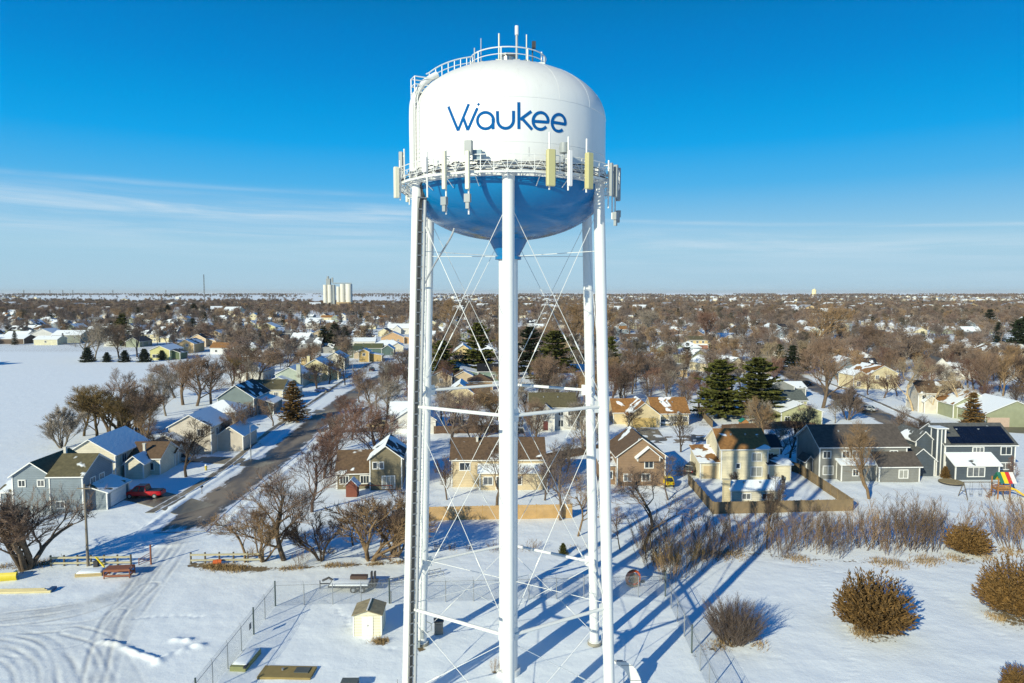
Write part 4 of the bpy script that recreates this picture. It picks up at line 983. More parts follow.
def house(label, px, py, rz, wall, roof, vols, wins=(), chim=(), name='house', cat='house', group=None, trims=True, at=None, far=False):
    g_ = Vector(at) if at is not None else P(px, py)
    wall = mute(wall)
    o = thing(name, label, cat, (g_.x, g_.y, 0), R(rz), group)
    HFOOT.append((g_.x, g_.y, max(v['b'][1] for v in vols) - min(v['b'][0] for v in vols)))
    m = MB()
    for v in vols:
        if 'wall' not in v: wall_volume(m, v)
    m.build('wall', WALL, o, color=wall)
    for v in vols:
        if 'wall' in v: q = MB(); wall_volume(q, v); q.build('wall', WALL, o, color=mute(v['wall'], .35))
        if v.get('noroof'): continue
        roof_volume(o, v, R(rz), v.get('roof', roof))
    if trims:
        for v in vols:
            x0, x1, y0, y1, h = v['b'][:5]
            for x in (x0, x1):
                for y in (y0, y1): MB().box((x, y, h / 2 + v.get('z0', 0) / 2), (.17, .17, h - .1 - v.get('z0', 0))).build('corner_trim', WHITE, o)
    for w in wins:
        v = vols[w[0]]; add_window(o, v, *w[1:5], **(w[5] if len(w) > 5 else {}))
    for c in chim:
        q = MB().box((c[0], c[1], (c[2] + c[3]) / 2), (c[4] if len(c) > 4 else .8, c[4] if len(c) > 4 else .8, c[3] - c[2])); q.box((c[0], c[1], c[3] + .06), ((c[4] if len(c) > 4 else .8) + .15,) * 2 + (.12,)); q.build('chimney', WALL, o, color=(c[5] if len(c) > 5 else wall))
    # roof vents
    q = MB(); v = vols[0]; x0, x1, y0, y1, h, rd, rise = v['b']
    if rd == 'x' and not far:
        for u in (.3, .62): q.box((x0 + u * (x1 - x0), y0 * .35 + (y0 + y1) / 2 * .65, h + rise * .66 + .22), (.24, .24, .3))
        q.build('roof_vent', GREY, o)
    return o
def V_(x0, x1, y0, y1, h, rd, rise, **k): return dict(b=(x0, x1, y0, y1, h, rd, rise), **k)
def wset(vi, face, us, z, w=1.1, h=1.3, **k): return [(vi, face, u, z, w, h, k) if False else (vi, face, u, z, dict(w=w, h=h, **k)) for u in us]
# (vi, face, u, z, kwargs) -> adapt
_ow = add_window
def add_window(root, v, face, u, z, kw=None, **k2):
    kw = dict(kw or {}); kw.update(k2); _ow(root, v, face, u, z, **kw)
K = .74
BLUEG = C(135, 153, 166, K); CREAM = C(236, 226, 196, K); BEIGE = C(222, 208, 186, K); SAGE = C(128, 148, 148, K); OLIVE = C(138, 125, 90, K); TAN = C(212, 186, 142, K)
SLATE = C(78, 92, 105, K); WHITEW = C(235, 232, 222, K); YELLOW = C(230, 206, 148, K); LIME = C(190, 188, 128, K); GREEN = C(160, 168, 130, K); NAVY = C(50, 75, 105, K); BROWN = C(165, 128, 88, K)
rGREY = C(105, 105, 105, .6); rOLIVE = C(120, 112, 80, .6); rBROWN = C(125, 100, 75, .6); rORANGE = C(178, 128, 72, .6); rDARK = C(45, 48, 58, .7); rTAN = C(150, 135, 110, .6)
# ---- left of the street
house('blue-grey two-storey house with olive roof beside the red pickup', 14, 512, 2, BLUEG, rOLIVE,
      [V_(0, 5.6, 0, 8.5, 5.3, 'y', 1.9, snow=(.45, 0)), V_(5.6, 10.2, -.6, 7.2, 5.4, 'x', 2.2, snow=(.2, .75)), V_(10.2, 12.9, .6, 6.6, 2.6, 'shedr', .9, snow=.75), V_(-3.2, 0, 2, 7, 2.4, 'x', .9, snow=(.75, 1))],
      wset(0, 'f', (.24, .72), 4.2, .85, .95) + wset(1, 'r', (.32, .62), 3.9, 1.1, 1.2) + wset(1, 'f', (.3,), 1.2, 1.1, 1.0) + [(2, 'r', .5, 1.2, dict(w=4.2, h=2.1, kind='garage_door'))], chim=[(5.5, 3.5, 5, 8.6, .35, WHITEW)])
house('cream gable house with blue-shaded snowy roof and brown entry roof', 66, 482, 2, CREAM, rBROWN,
      [V_(0, 8.2, 0, 11, 4.6, 'y', 2.5, snow=(.2, 1)), V_(8.2, 13.6, 4, 11, 3.0, 'x', 2.0, snow=(.2, .75)), V_(9.0, 12.0, 1.5, 5.5, 2.7, 'y', 1.2, snow=(0, .75))],
      wset(0, 'r', (.25, .55), 3.4, 1.3, 1.5) + wset(0, 'f', (.3, .7), 3.2) + wset(1, 'f', (.7,), 1.5), chim=[(10.5, 5.2, 3, 5.2, .4, WHITEW)])
house('beige two-storey gable house with lower front garage gable', 152, 459, 2, BEIGE, rGREY,
      [V_(2.0, 10, 3, 12.5, 5.6, 'y', 2.2, snow=(.45, .75)), V_(-.6, 6, 0, 5.5, 2.9, 'y', 1.6, snow=(.45, .75)), V_(10, 15, 6, 14, 3.2, 'y', 1.7, snow=(.75, 1)), V_(3.0, 7, -6, -1, 2.6, 'x', 1.4, snow=(0, .45), roof=rBROWN)],
      wset(0, 'r', (.3, .6), 4.2) + wset(0, 'f', (.75,), 4.4) + [(1, 'f', .5, 1.1, dict(w=4.4, h=2.1, kind='garage_door'))])
house('grey-green gable house with white trim and dark snowy roof', 218, 417, 3, SAGE, rDARK,
      [V_(0, 9, 0, 13, 4.9, 'y', 3.1, snow=(.2, .45)), V_(3.6, 7.2, -1.6, 0, 2.4, 'y', 1.2, snow=.2), V_(9, 13, 3, 11, 3, 'shedr', 1.2, snow=1)],
      wset(1, 'f', (.5,), 1.2, 1.0, 1.8, kind='door') + wset(0, 'f', (.88,), 1.4, .9, 1.6))
house('low house with snow-covered hip roof left of the grey-green gable', 196, 424, 2, BEIGE, rTAN,
      [V_(0, 9.5, 0, 9, 2.9, 'hip', 2.1, snow=1), V_(2, 6, -3, 0, 2.6, 'y', 1.1, snow=(.45, 1))], wset(0, 'f', (.8,), 1.5))
house('cream bungalow with plain olive roof behind the grey-green gable house', 250, 400, 4, CREAM, rOLIVE,
      [V_(0, 9.4, 0, 10, 3.0, 'x', 2.3, snow=(0, .75)), V_(9.4, 13, 2, 9, 2.8, 'shedr', .9, snow=1)], wset(0, 'f', (.3, .8), 1.6))
house('pale green gable house with tall chimney along the left street', 276, 388, 4, C(185, 200, 180, K), rGREY,
      [V_(0, 8.6, 0, 12, 4.6, 'y', 2.2, snow=(.75, .75)), V_(-1.5, 5.5, -5, 0, 2.8, 'y', 1.4, snow=1)], wset(0, 'f', (.25,), 3.4), chim=[(7.6, -.3, 0, 7.8, 1.3, C(200, 205, 190, K))])
house('pale yellow gable house with long blue-shaded front roof', 303, 381, 5, C(240, 225, 160, K), rBROWN,
      [V_(0, 8.8, 0, 12, 5.2, 'y', 2.6, snow=(.2, .75)), V_(-3, 7, -6, 0, 2.7, 'shedr', 1.6, snow=(.75, .75)), V_(8.8, 12, 3, 9, 3, 'shedr', 1.3, snow=1)], wset(0, 'f', (.3, .7), 4.0), chim=[(1.5, 3, 5, 8.6, 1.0)])
house('cream gable house just beyond the pale yellow one', 325, 370, 5, CREAM, rDARK, [V_(0, 7.8, 0, 12, 4.8, 'y', 2.3, snow=(.2, .75)), V_(-4, 0, 3, 11, 2.9, 'x', 1.4, snow=(.45, 1))], wset(0, 'f', (.3, .7), 3.4), chim=[(3.5, 1, 5, 8.0, .9)])
house('orange-yellow small house behind the pale yellow gable', 301, 365, 4, C(235, 200, 115, K), rBROWN, [V_(0, 7, 0, 8, 3.2, 'x', 1.5, snow=(.75, 1))], wset(0, 'f', (.4,), 1.6))
house('long low house with green roof in blue shade by the left street', 334, 358, 5, C(110, 120, 95, K), C(80, 95, 75, .7), [V_(0, 13, 0, 9, 3.4, 'x', 1.9, snow=(0, .75)), V_(10, 15, -4, 0, 2.7, 'y', 1.2, snow=(.2, .75), wall=TAN)], wset(0, 'f', (.3, .6), 1.7))
house('green-roofed long house with teal gable end beyond the green bungalow', 354, 355, 5, C(90, 130, 120, K), C(105, 110, 75, .7), [V_(0, 14, 0, 9, 3.4, 'x', 2.0, snow=(0, .75)), V_(14, 20, -2, 7, 3.0, 'y', 2.0, snow=(.75, 1), wall=C(80, 120, 115, K))], wset(0, 'f', (.3, .6), 1.7))
house('small mustard house with tall square front near the left street', 359, 362, 5, C(220, 180, 80, K), rBROWN, [V_(0, 4.5, 0, 8, 4.6, 'y', 1.2, snow=(.2, .75)), V_(4.5, 10, 2, 8, 2.8, 'shedr', 1, snow=(.75, .75))], wset(0, 'f', (.5,), 3.4))
house('white snow-roofed ranch behind the green long houses', 347, 347, 5, WHITEW, rGREY, [V_(0, 16, 0, 10, 3.2, 'x', 1.8, snow=1)], wset(0, 'f', (.3, .6), 1.7))
house('snow-roofed house with cream end wall near the street bend', 372, 351, 5, CREAM, rGREY, [V_(0, 16, 0, 10, 3.2, 'hip', 2.2, snow=1), V_(11, 17, -4, 0, 2.8, 'y', 1.6, snow=(.2, .75))], wset(0, 'f', (.3, .6), 1.7))
house('tan wide gable house at the far end of the left street', 381, 344, 5, C(225, 175, 110, K), rBROWN, [V_(0, 14, 0, 12, 4.0, 'y', 3.2, snow=(.2, .75)), V_(14, 20, 2, 10, 3.2, 'shedr', 1.3, snow=1)], wset(0, 'f', (.25, .5, .75), 2.2))
house('white house with steep snow roofs above the tan wide gable', 388, 334, 3, WHITEW, rGREY, [V_(0, 16, 0, 12, 4.5, 'x', 3, snow=1), V_(4, 10, -3, 3, 4, 'y', 2.4, snow=1)], wset(0, 'f', (.2, .8), 2.2))
# lime row
house('lime-yellow gable house behind the row of five evergreens', 150, 360, 2, C(222, 215, 120, K), rGREY, [V_(0, 9.2, 0, 14, 4.6, 'y', 2.0, snow=(.45, 1)), V_(9.2, 13, 2, 10, 3.2, 'shedr', 1.4, snow=.2, wall=C(105, 130, 75, K))], wset(0, 'f', (.3,), 1.8, 3, 1.6) + wset(0, 'r', (.3, .6), 3))
house('tan gable house right of the lime-yellow one', 177, 353, 2, C(228, 185, 110, K), rDARK, [V_(0, 8.8, 0, 13, 4.8, 'y', 2.2, snow=(.2, .45)), V_(-5, 0, 4, 12, 3, 'x', 1.8, snow=(0, .75), roof=rBROWN)], wset(0, 'f', (.6,), 4))
house('peach gable house with black roof, third from the evergreens', 190, 347, 2, C(235, 200, 150, K), C(30, 32, 38, .8), [V_(0, 9, 0, 14, 4.8, 'y', 2.6, snow=(.2, .2)), V_(9, 14, 3, 11, 3.2, 'shedr', 1.2, snow=1)], wset(0, 'f', (.3, .7), 4))
house('buff gable house with bright blue-shaded roof', 208, 342, 2, C(225, 195, 140, K), rGREY, [V_(0, 9, 0, 14, 5, 'y', 2.4, snow=(.45, .75)), V_(9, 17, 3, 12, 3.2, 'shedr', 1.4, snow=1)], wset(0, 'f', (.3, .7), 4))
house('grey house with white chimney and steep blue snow roof', 229, 336, 2, C(190, 190, 180, K), rGREY, [V_(0, 12, 0, 13, 5.0, 'y', 3.2, snow=(.75, 1)), V_(12, 19, 2, 12, 3.4, 'shedr', 2.2, snow=1)], wset(0, 'f', (.3, .6), 4), chim=[(12.4, .6, 0, 9.8, 1.9, WHITEW)])
house('pale yellow house with green side beyond the grey chimney house', 258, 334, 2, C(240, 230, 150, K), rGREY, [V_(0, 13, 0, 13, 5.4, 'y', 3.0, snow=(.2, 1)), V_(13, 20, 2, 12, 3.2, 'shedr', 1.8, snow=.75, wall=C(120, 140, 110, K))], wset(0, 'f', (.3, .6), 4))
house('white gable house with black sunlit roof and square chimney', 268, 348, 3, WHITEW, C(30, 32, 38, .8), [V_(0, 10, 0, 12, 4.5, 'y', 2.6, snow=(.45, 0)), V_(10, 16, 3, 10, 3.2, 'y', 1.8, snow=1)], wset(0, 'f', (.6,), 3), chim=[(3.0, -.2, 0, 8.6, 1.4, WHITEW)])
# ---- between the legs
house('olive two-storey house with brown garage roof and sliding door', 336, 491, 5, OLIVE, rBROWN,
      [V_(5.4, 10.4, 0, 8.5, 5.2, 'y', 1.9, snow=(.75, .45), roof=rDARK), V_(0, 5.4, 1.0, 8.4, 2.7, 'x', 2.7, snow=(.2, .75))],
      wset(0, 'f', (.16, .36), 4.0, .6, 1.1, n=1) + [(0, 'f', .58, 1.25, dict(w=1.9, h=2.0, kind='sliding_door', pane=CURTAIN, n=3))] + wset(1, 'f', (.22, .82), 1.5, 1.3, 1.3, n=3) + [(1, 'f', .52, 1.1, dict(w=1.3, h=2.1, kind='door', pane=mat('olive_door', (.2, .18, .11, 1), .6)))])
house('white house with wide garage gable behind the cable leg', 394, 434, 4, WHITEW, rGREY, [V_(0, 9.2, 0, 9, 3.2, 'y', 3.0, snow=(.75, .75)), V_(-1.5, 5, 6, 14, 3.4, 'x', 2.2, snow=(.75, 1))], [(0, 'f', .3, 1.2, dict(w=4.6, h=2.2, kind='garage_door'))] + wset(0, 'f', (.8,), 1.6))
house('tan house with patchy brown roof behind the cedar plank fence', 452, 487, 1, C(225, 200, 150, K), rBROWN,
      [V_(0, 15, 0, 9, 4.6, 'x', 2.5, snow=(.2, .75)), V_(4.6, 15.4, -1.8, 0, 2.9, 'shed', .8, snow=1)],
      wset(0, 'f', (.14,), 3.4, 1.6, 1.3) + wset(1, 'f', (.12, .55), 1.5, 1.4, 1.3, n=2) + wset(0, 'l', (.5,), 3) + [(1, 'f', .32, 1.15, dict(w=1.6, h=2.1, kind='sliding_door'))], chim=[(4, 3.6, 5, 7.4, .35, WHITEW)])
house('yellow single-storey house with snowy gable and brown roof', 450, 405, 2, YELLOW, rBROWN,
      [V_(2, 11, 0, 9, 3.4, 'x', 1.8, snow=(0, .75)), V_(-1.0, 6.6, -.5, 10, 3.4, 'y', 2.7, snow=(.75, .75))], wset(1, 'f', (.3,), 2.0, 1.0, .8) + wset(0, 'f', (.42,), 1.8, 1.1, 1.2) + wset(0, 'f', (.7, .82, .94), 1.8, .7, 1.1, n=1))
house('teal-walled house with near-black roof behind the yellow one', 478, 381, 2, C(120, 150, 135, K), C(28, 30, 36, .8), [V_(0, 9, 0, 10, 3.4, 'x', 2.2, snow=(0, .75)), V_(-6.5, 0, -1, 8, 3.0, 'shedr', 1.6, snow=1)], wset(0, 'f', (.15, .6, .85), 1.7, 1.3, 1.4))
house('small tan house with brown gable left of the brace crossing', 431, 386, 4, TAN, rBROWN, [V_(0, 7, 0, 9, 3.2, 'y', 1.8, snow=(.2, .75)), V_(8, 14, 3, 9, 3.0, 'y', 1.6, snow=(.2, .75))], wset(0, 'f', (.5,), 1.7))
house('yellow gable house under the dark pines between the legs', 453, 364, 4, C(240, 205, 120, K), rBROWN, [V_(0, 9, 0, 12, 5.2, 'y', 3.2, snow=(.75, .75)), V_(9, 15, 2, 10, 3.0, 'x', 1.6, snow=(.75, .75))], wset(0, 'f', (.3, .6), 3))
house('brown-roofed tan cottage right behind the yellow snowy gable', 468, 390, 2, C(190, 150, 100, K), rBROWN, [V_(0, 8, 0, 8, 2.8, 'hip', 1.9, snow=0)], wset(0, 'f', (.3,), 1.5))
house('white colonial house with dark shuttered windows and porch gable', 531, 430, 2, WHITEW, rOLIVE,
      [V_(0, 10.4, 0, 9, 5.3, 'x', 2.6, snow=(0, .75)), V_(1.2, 5.2, -1.8, 0, 4.4, 'y', 1.8, snow=(.2, .75)), V_(10.4, 16.5, 1.5, 9, 3.0, 'x', 2.0, snow=(0, .75), roof=rBROWN)],
      wset(0, 'f', (.66, .88), 4.0, 1.1, 1.4) + wset(0, 'f', (.66, .88), 1.5, 1.1, 1.6) + wset(1, 'f', (.5,), 1.3, 1.1, 2.1, kind='door') + wset(2, 'f', (.5,), 1.5))
house('low shed-like outbuilding with white snow roof behind the colonial', 560, 388, 2, WHITEW, rGREY, [V_(0, 10, 0, 8, 2.8, 'x', 1.5, snow=1)], wset(0, 'f', (.5,), 1.5))
house('small house with rusty orange roof seen between the right legs', 565, 338, 2, C(240, 225, 150, K), rORANGE, [V_(0, 12, 0, 10, 3.6, 'x', 2.4, snow=(0, .75))], wset(0, 'f', (.3, .7), 1.8))
# ---- right of the tower
house('tan house with patchy orange roof and snowy garage gable', 628, 427, 2, YELLOW, rORANGE,
      [V_(6.4, 14.8, 1.5, 10.5, 3.0, 'x', 3.0, snow=(.2, .75)), V_(0, 7.4, -.8, 9, 2.9, 'y', 2.9, snow=(.45, .75)), V_(-2.8, 4, 3.5, 10, 3.0, 'x', 2.6, snow=(.2, .75))],
      [(1, 'f', .5, 1.15, dict(w=5.4, h=2.2, kind='garage_door', pane=mat('tan_panel', (.50, .36, .14, 1), .7)))] + wset(0, 'f', (.55,), 1.6, 1.8, 1.4, pane=CURTAIN, n=3) + wset(0, 'f', (.9,), 1.6, .9, 1.2))
house('weathered brown two-storey gable house right of the tower legs', 617, 486, 2, BROWN, rBROWN,
      [V_(0, 7.9, 0, 9, 5.0, 'y', 2.9, snow=(.2, .2)), V_(3.2, 6.8, -.7, 0, 5.0, 'y', 1.5, z0=4.2, snow=.75), V_(-2.4, 0, 1, 8, 3.2, 'shed', 1.0, snow=(.75, .75))],
      wset(0, 'f', (.66,), 3.6, 1.3, 1.3) + wset(0, 'f', (.22, .6), 1.4, 1.2, 1.2) + wset(2, 'f', (.5,), 1.6))
house('cream two-storey house with brown roof and small garage wing', 721, 480, 2, C(242, 228, 185, K), rORANGE,
      [V_(0, 7.9, 0, 7.8, 5.4, 'x', 2.5, snow=(.2, .75)), V_(-3.3, 0, .8, 6.5, 2.9, 'shed', 1.6, snow=(.45, .45)), V_(7.9, 11.2, 3, 8.5, 4.9, 'x', 1.5, snow=(0, .75), roof=rDARK), V_(7.9, 11.6, -.6, 3, 2.7, 'shed', .7, snow=(.45, .45), roof=rDARK)],
      wset(0, 'f', (.36,), 2.4, .6, .9, n=1) + wset(0, 'f', (.76,), 3.9, 1.5, 1.4, pane=CURTAIN) + wset(0, 'f', (.76,), 1.4, 1.8, 1.6, pane=CURTAIN) + [(1, 'f', .5, 1.15, dict(w=2.2, h=2.1, kind='garage_door', pane=mat('cream_panel', (.55, .42, .24, 1), .7)))] + wset(2, 'f', (.5,), 3.2))
house('low cream outbuilding with smooth snow roof inside the fenced yard', 731, 505, 2, CREAM, rGREY, [V_(0, 7.6, 0, 3.2, 2.3, 'x', .9, snow=1, ov=.3)], wset(0, 'f', (.3, .7), 1.3, 1.2, .9), chim=[(-.55, .6, 0, 3.6, .9, C(235, 220, 180, K))], name='outbuilding', cat='outbuilding')
house('long blue-grey house with dark roof half in the tower shadow', 819, 479, 2, C(142, 142, 136, K), C(105, 96, 88, .65),
      [V_(0, 15, 0, 8.5, 5.6, 'x', 2.8, snow=(0, .75)), V_(3, 9, -1.6, 0, 2.9, 'shed', .5, snow=1), V_(9, 15.8, -2.4, 0, 2.8, 'shed', 1.7, snow=(.2, .2)), V_(-1.1, 0, 2.4, 4.8, 2.7, 'y', .7, snow=.2)],
      wset(0, 'f', (.08, .3, .42, .85), 4.2, 1.2, 1.2) + wset(0, 'f', (.1,), 1.5, 1.6, 1.5, pane=CURTAIN) + wset(1, 'f', (.4,), 1.5, .9, 1.1) + wset(2, 'f', (.6,), 1.4, 1.4, 1.4, pane=CURTAIN) + [(0, 'l', .35, 1.1, dict(w=1.0, h=2.1, kind='door'))])
hs_ = house('slate-blue house with black solar panels and tall white-trimmed tower', 944, 476, 1, SLATE, C(110, 112, 110, .6),
      [V_(0, 12.2, 0, 8.6, 5.5, 'x', 2.8, snow=(.2, .75)), V_(.2, 7.6, -2.6, 0, 2.6, 'shed', 1.4, snow=(.75, .75)), V_(-1.3, 0, .2, 1.9, 8.2, 'flat', 0, snow=1), V_(-4.2, -1.3, 1.5, 8, 6.0, 'y', 1.4, snow=(.45, .75)), V_(-6.4, -1.9, -.2, 6.5, 2.9, 'y', 1.9, snow=(.2, .45)), V_(7.6, 8.2, -1.6, 0, 2.4, 'shed', .4, snow=1)],
      wset(0, 'f', (.47,), 4.6, 1.8, .9, n=3) + wset(0, 'f', (.87,), 4.4, 1.7, 1.4) + wset(0, 'f', (.87,), 1.7, 1.8, 1.2) + wset(1, 'f', (.47,), 1.4, 2.8, 1.6, n=3) + [(0, 'f', .66, 1.1, dict(w=.9, h=2.1, kind='door', pane=DARK))])
k = 2.8 / 4.3
m = MB(); pts = [(.9, -.15), (12.0, -.15), (12.0, 3.4), (3.4, 3.4), (3.4, 1.3), (.9, 1.3)]
SOL = mat('solar_glass', (.006, .009, .02, 1), .25, var=.5, scale=.8)
for (a, b, c, d) in ((.9, 3.4, -.1, 1.3), (3.4, 12.0, -.1, 3.4)):
    nx = round((b - a) / 1.05); ny = round((d - c) / 1.7) or 1
    for i in range(nx):
        for j in range(ny):
            x0, x1 = a + (b - a) * i / nx + .02, a + (b - a) * (i + 1) / nx - .02; y0, y1 = c + (d - c) * j / ny + .02, c + (d - c) * (j + 1) / ny - .02
            q = [(x, y, 5.5 + y * k + .17 + .12) for x, y in ((x0, y0), (x1, y0), (x1, y1), (x0, y1))]; m.face(q); m.face([(p[0], p[1], p[2] - .05) for p in q][::-1])
            for e1 in range(4): e2 = (e1 + 1) % 4; m.face([(q[e1][0], q[e1][1], q[e1][2] - .05), (q[e2][0], q[e2][1], q[e2][2] - .05), q[e2], q[e1]])
m.build('solar_panel', SOL, hs_)
m = MB()
for x in (-1.36, -.62, .05): m.box((x, .15, 4.1), (.14, .14, 8.3))
m.build('tower_trim', WHITE, hs_)
house('lime-green two-level house with grey snowy roofs by the right street', 781, 426, 2, C(195, 195, 130, K), C(110, 118, 112, .7),
      [V_(0, 9.8, 0, 9, 3.4, 'y', 1.9, snow=(.75, .75)), V_(1, 9.4, 7, 15, 5.0, 'x', 1.9, snow=(0, .75))], wset(0, 'f', (.15,), 1.6) + wset(1, 'f', (.85,), 4.2, .6, 1.0))
house('green house with snowy garage roof at the right edge', 985, 427, -3, C(165, 172, 130, K), rORANGE,
      [V_(0, 13.5, 0, 11, 3.2, 'y', 3.0, snow=(1, .75)), V_(-1.0, 9.0, 11, 21, 3.6, 'y', 3.0, snow=(.45, .75))], [(0, 'f', .22, 1.15, dict(w=5.0, h=2.2, kind='garage_door', pane=mat('pink_panel', (.50, .38, .30, 1), .7)))])
house('white colonial house with many windows left of the green house', 918, 412, -12, C(225, 215, 195, K), rBROWN,
      [V_(0, 11, 0, 9, 5.2, 'x', 2.6, snow=(.2, .75)), V_(1.0, 4.0, -1.5, 0, 3.2, 'y', 1.4, snow=.75)], wset(0, 'f', (.12, .32, .52, .72, .9), 4.0, .9, 1.3, n=1) + wset(0, 'f', (.55, .75, .92), 1.5, .9, 1.4, n=1))
house('white steep-gabled house with snow streak on its grey roof', 930, 379, -14, WHITEW, rGREY, [V_(0, 7, 0, 11, 4.0, 'y', 3.6, snow=(.2, .45)), V_(7, 15, 2, 9, 3.4, 'x', 2.2, snow=(.75, .75))], wset(1, 'f', (.3, .7), 1.8))
house('dark blue gable house with white X-trim behind the white steep gable', 941, 361, -8, NAVY, rGREY, [V_(0, 8.5, 0, 11, 4.6, 'y', 2.4, snow=(.75, .75)), V_(-10, 0, 2, 9, 3.2, 'x', 2.0, snow=1), V_(-6, -1, -4, 2, 3, 'y', 1.8, snow=1)], wset(0, 'f', (.28, .72), 3.0, 1.8, 1.6))
house('cream house with rusty roof patch above the red-brown trees', 868, 389, 8, C(240, 220, 160, K), rORANGE, [V_(0, 10.5, 0, 11, 5.0, 'y', 2.5, snow=(.45, .75)), V_(-4.5, 0, 1, 9, 4.6, 'y', 1.2, snow=(.75, .75))], wset(0, 'f', (.3, .65), 3.8) + wset(1, 'f', (.4,), 1.6, 1.2, 1.5))
house('tan brick house with flat-fronted garage near the right edge', 965, 360, -5, C(200, 165, 115, K), rBROWN, [V_(0, 10, 0, 9, 3.6, 'x', 1.6, snow=(.2, 1)), V_(8, 17, -1, 9, 4.0, 'y', 3.0, snow=(.45, .75))], wset(1, 'f', (.3, .7), 2))
house('cream snow-roofed house with blue gable at far right', 1003, 356, -5, CREAM, rGREY, [V_(0, 14, 0, 10, 3.6, 'x', 2.2, snow=1), V_(-3, 3, -3, 4, 3.6, 'y', 2.2, snow=1)], wset(0, 'f', (.3, .7), 2))
house('yellow-walled house with orange brick lower front right of centre', 688, 349, 2, C(240, 205, 120, K), rOLIVE, [V_(0, 13, 0, 10, 5.0, 'x', 1.8, snow=(0, .75)), V_(13, 19, 2, 10, 3.2, 'x', 1.6, snow=(.75, .75)), V_(1.5, 11, -1, 0, 2.4, 'shed', .4, snow=1, wall=C(200, 110, 60, K))], wset(0, 'f', (.15, .4, .65, .9), 3.9))
house('pale green double-gable house among the brown trees', 657, 355, 3, C(190, 205, 165, K), rGREY, [V_(0, 8, 0, 12, 3.6, 'y', 2.2, snow=(.75, .75)), V_(7, 14, -2, 10, 3.6, 'y', 2.2, snow=(.75, .75))], wset(0, 'f', (.5,), 2) + wset(1, 'f', (.5,), 2))
house('yellow-green gable house with blue-black roof right of the double gables', 692, 364, 30, C(215, 210, 140, K), rGREY, [V_(0, 9, 0, 12, 3.8, 'y', 2.4, snow=(.75, .2))], wset(0, 'f', (.5,), 2))
house('cream low gable house left of the two dark pines', 706, 372, 20, C(240, 222, 170, K), rGREY, [V_(0, 9, 0, 11, 3.4, 'y', 2.4, snow=(.75, .75))], wset(0, 'f', (.5,), 2))
house('low tan and slate house below the pale green gables', 658, 377, 2, C(220, 180, 110, K), C(90, 105, 115, .7), [V_(0, 11, 0, 8, 2.8, 'x', 1.4, snow=(.2, .75))], wset(0, 'f', (.3, .7), 1.5))
house('grey gable house partly hidden behind the pair of dark pines', 766, 399, 3, C(150, 155, 150, K), rGREY, [V_(0, 8.5, 0, 10, 3.6, 'y', 2.0, snow=(.75, .75)), V_(8.5, 13, 2, 9, 3, 'x', 1.4, snow=(.75, .75))], wset(0, 'f', (.5,), 1.8))
house('pale peach gable house peeking over the two dark pines', 728, 374, 25, C(240, 215, 160, K), rGREY, [V_(0, 9, 0, 11, 3.8, 'y', 2.4, snow=(.75, .75))], wset(0, 'f', (.5,), 2))
house('white and lime house among trees above the lime-green house', 806, 340, 3, C(225, 225, 200, K), rGREY, [V_(0, 12, 0, 12, 5.2, 'y', 3.2, snow=(.75, .75)), V_(-6, 0, -4, 6, 3.4, 'y', 2.4, snow=1, wall=LIME)], wset(0, 'f', (.3, .7), 4))
house('large barn-like yellow house in the far left row', 5, 317, 0, C(235, 205, 125, K), rGREY, [V_(0, 26, 0, 14, 6, 'x', 3, snow=.75)], wset(0, 'f', (.2, .4, .6, .8), 4))
house('white farmhouse with blue snow roof across the snowy field', 30, 342, 0, C(220, 222, 220, K), rGREY, [V_(0, 16, 0, 12, 5, 'y', 3.4, snow=1), V_(-18, -4, 2, 12, 4, 'x', 2.4, snow=1)], wset(0, 'f', (.3, .7), 3))
house('pale cream shed house at the far edge of the snowy field', 34, 345, 0, C(225, 220, 180, K), rGREY, [V_(0, 14, 0, 9, 3.4, 'x', 1.8, snow=1)], wset(0, 'f', (.5,), 2))
house('grey-green two-storey house by the white fence across the field', 52, 343, 0, C(150, 160, 145, K), rGREY, [V_(0, 18, 0, 12, 5, 'x', 2.6, snow=(.75, .75))], wset(0, 'f', (.2, .5, .8), 3.6))
house('low brown house with thick snow roof at the left edge of the field', -12, 344, 0, C(110, 90, 75, K), rGREY, [V_(0, 22, 0, 12, 3.2, 'x', 2.2, snow=1)], wset(0, 'f', (.3, .7), 1.8))
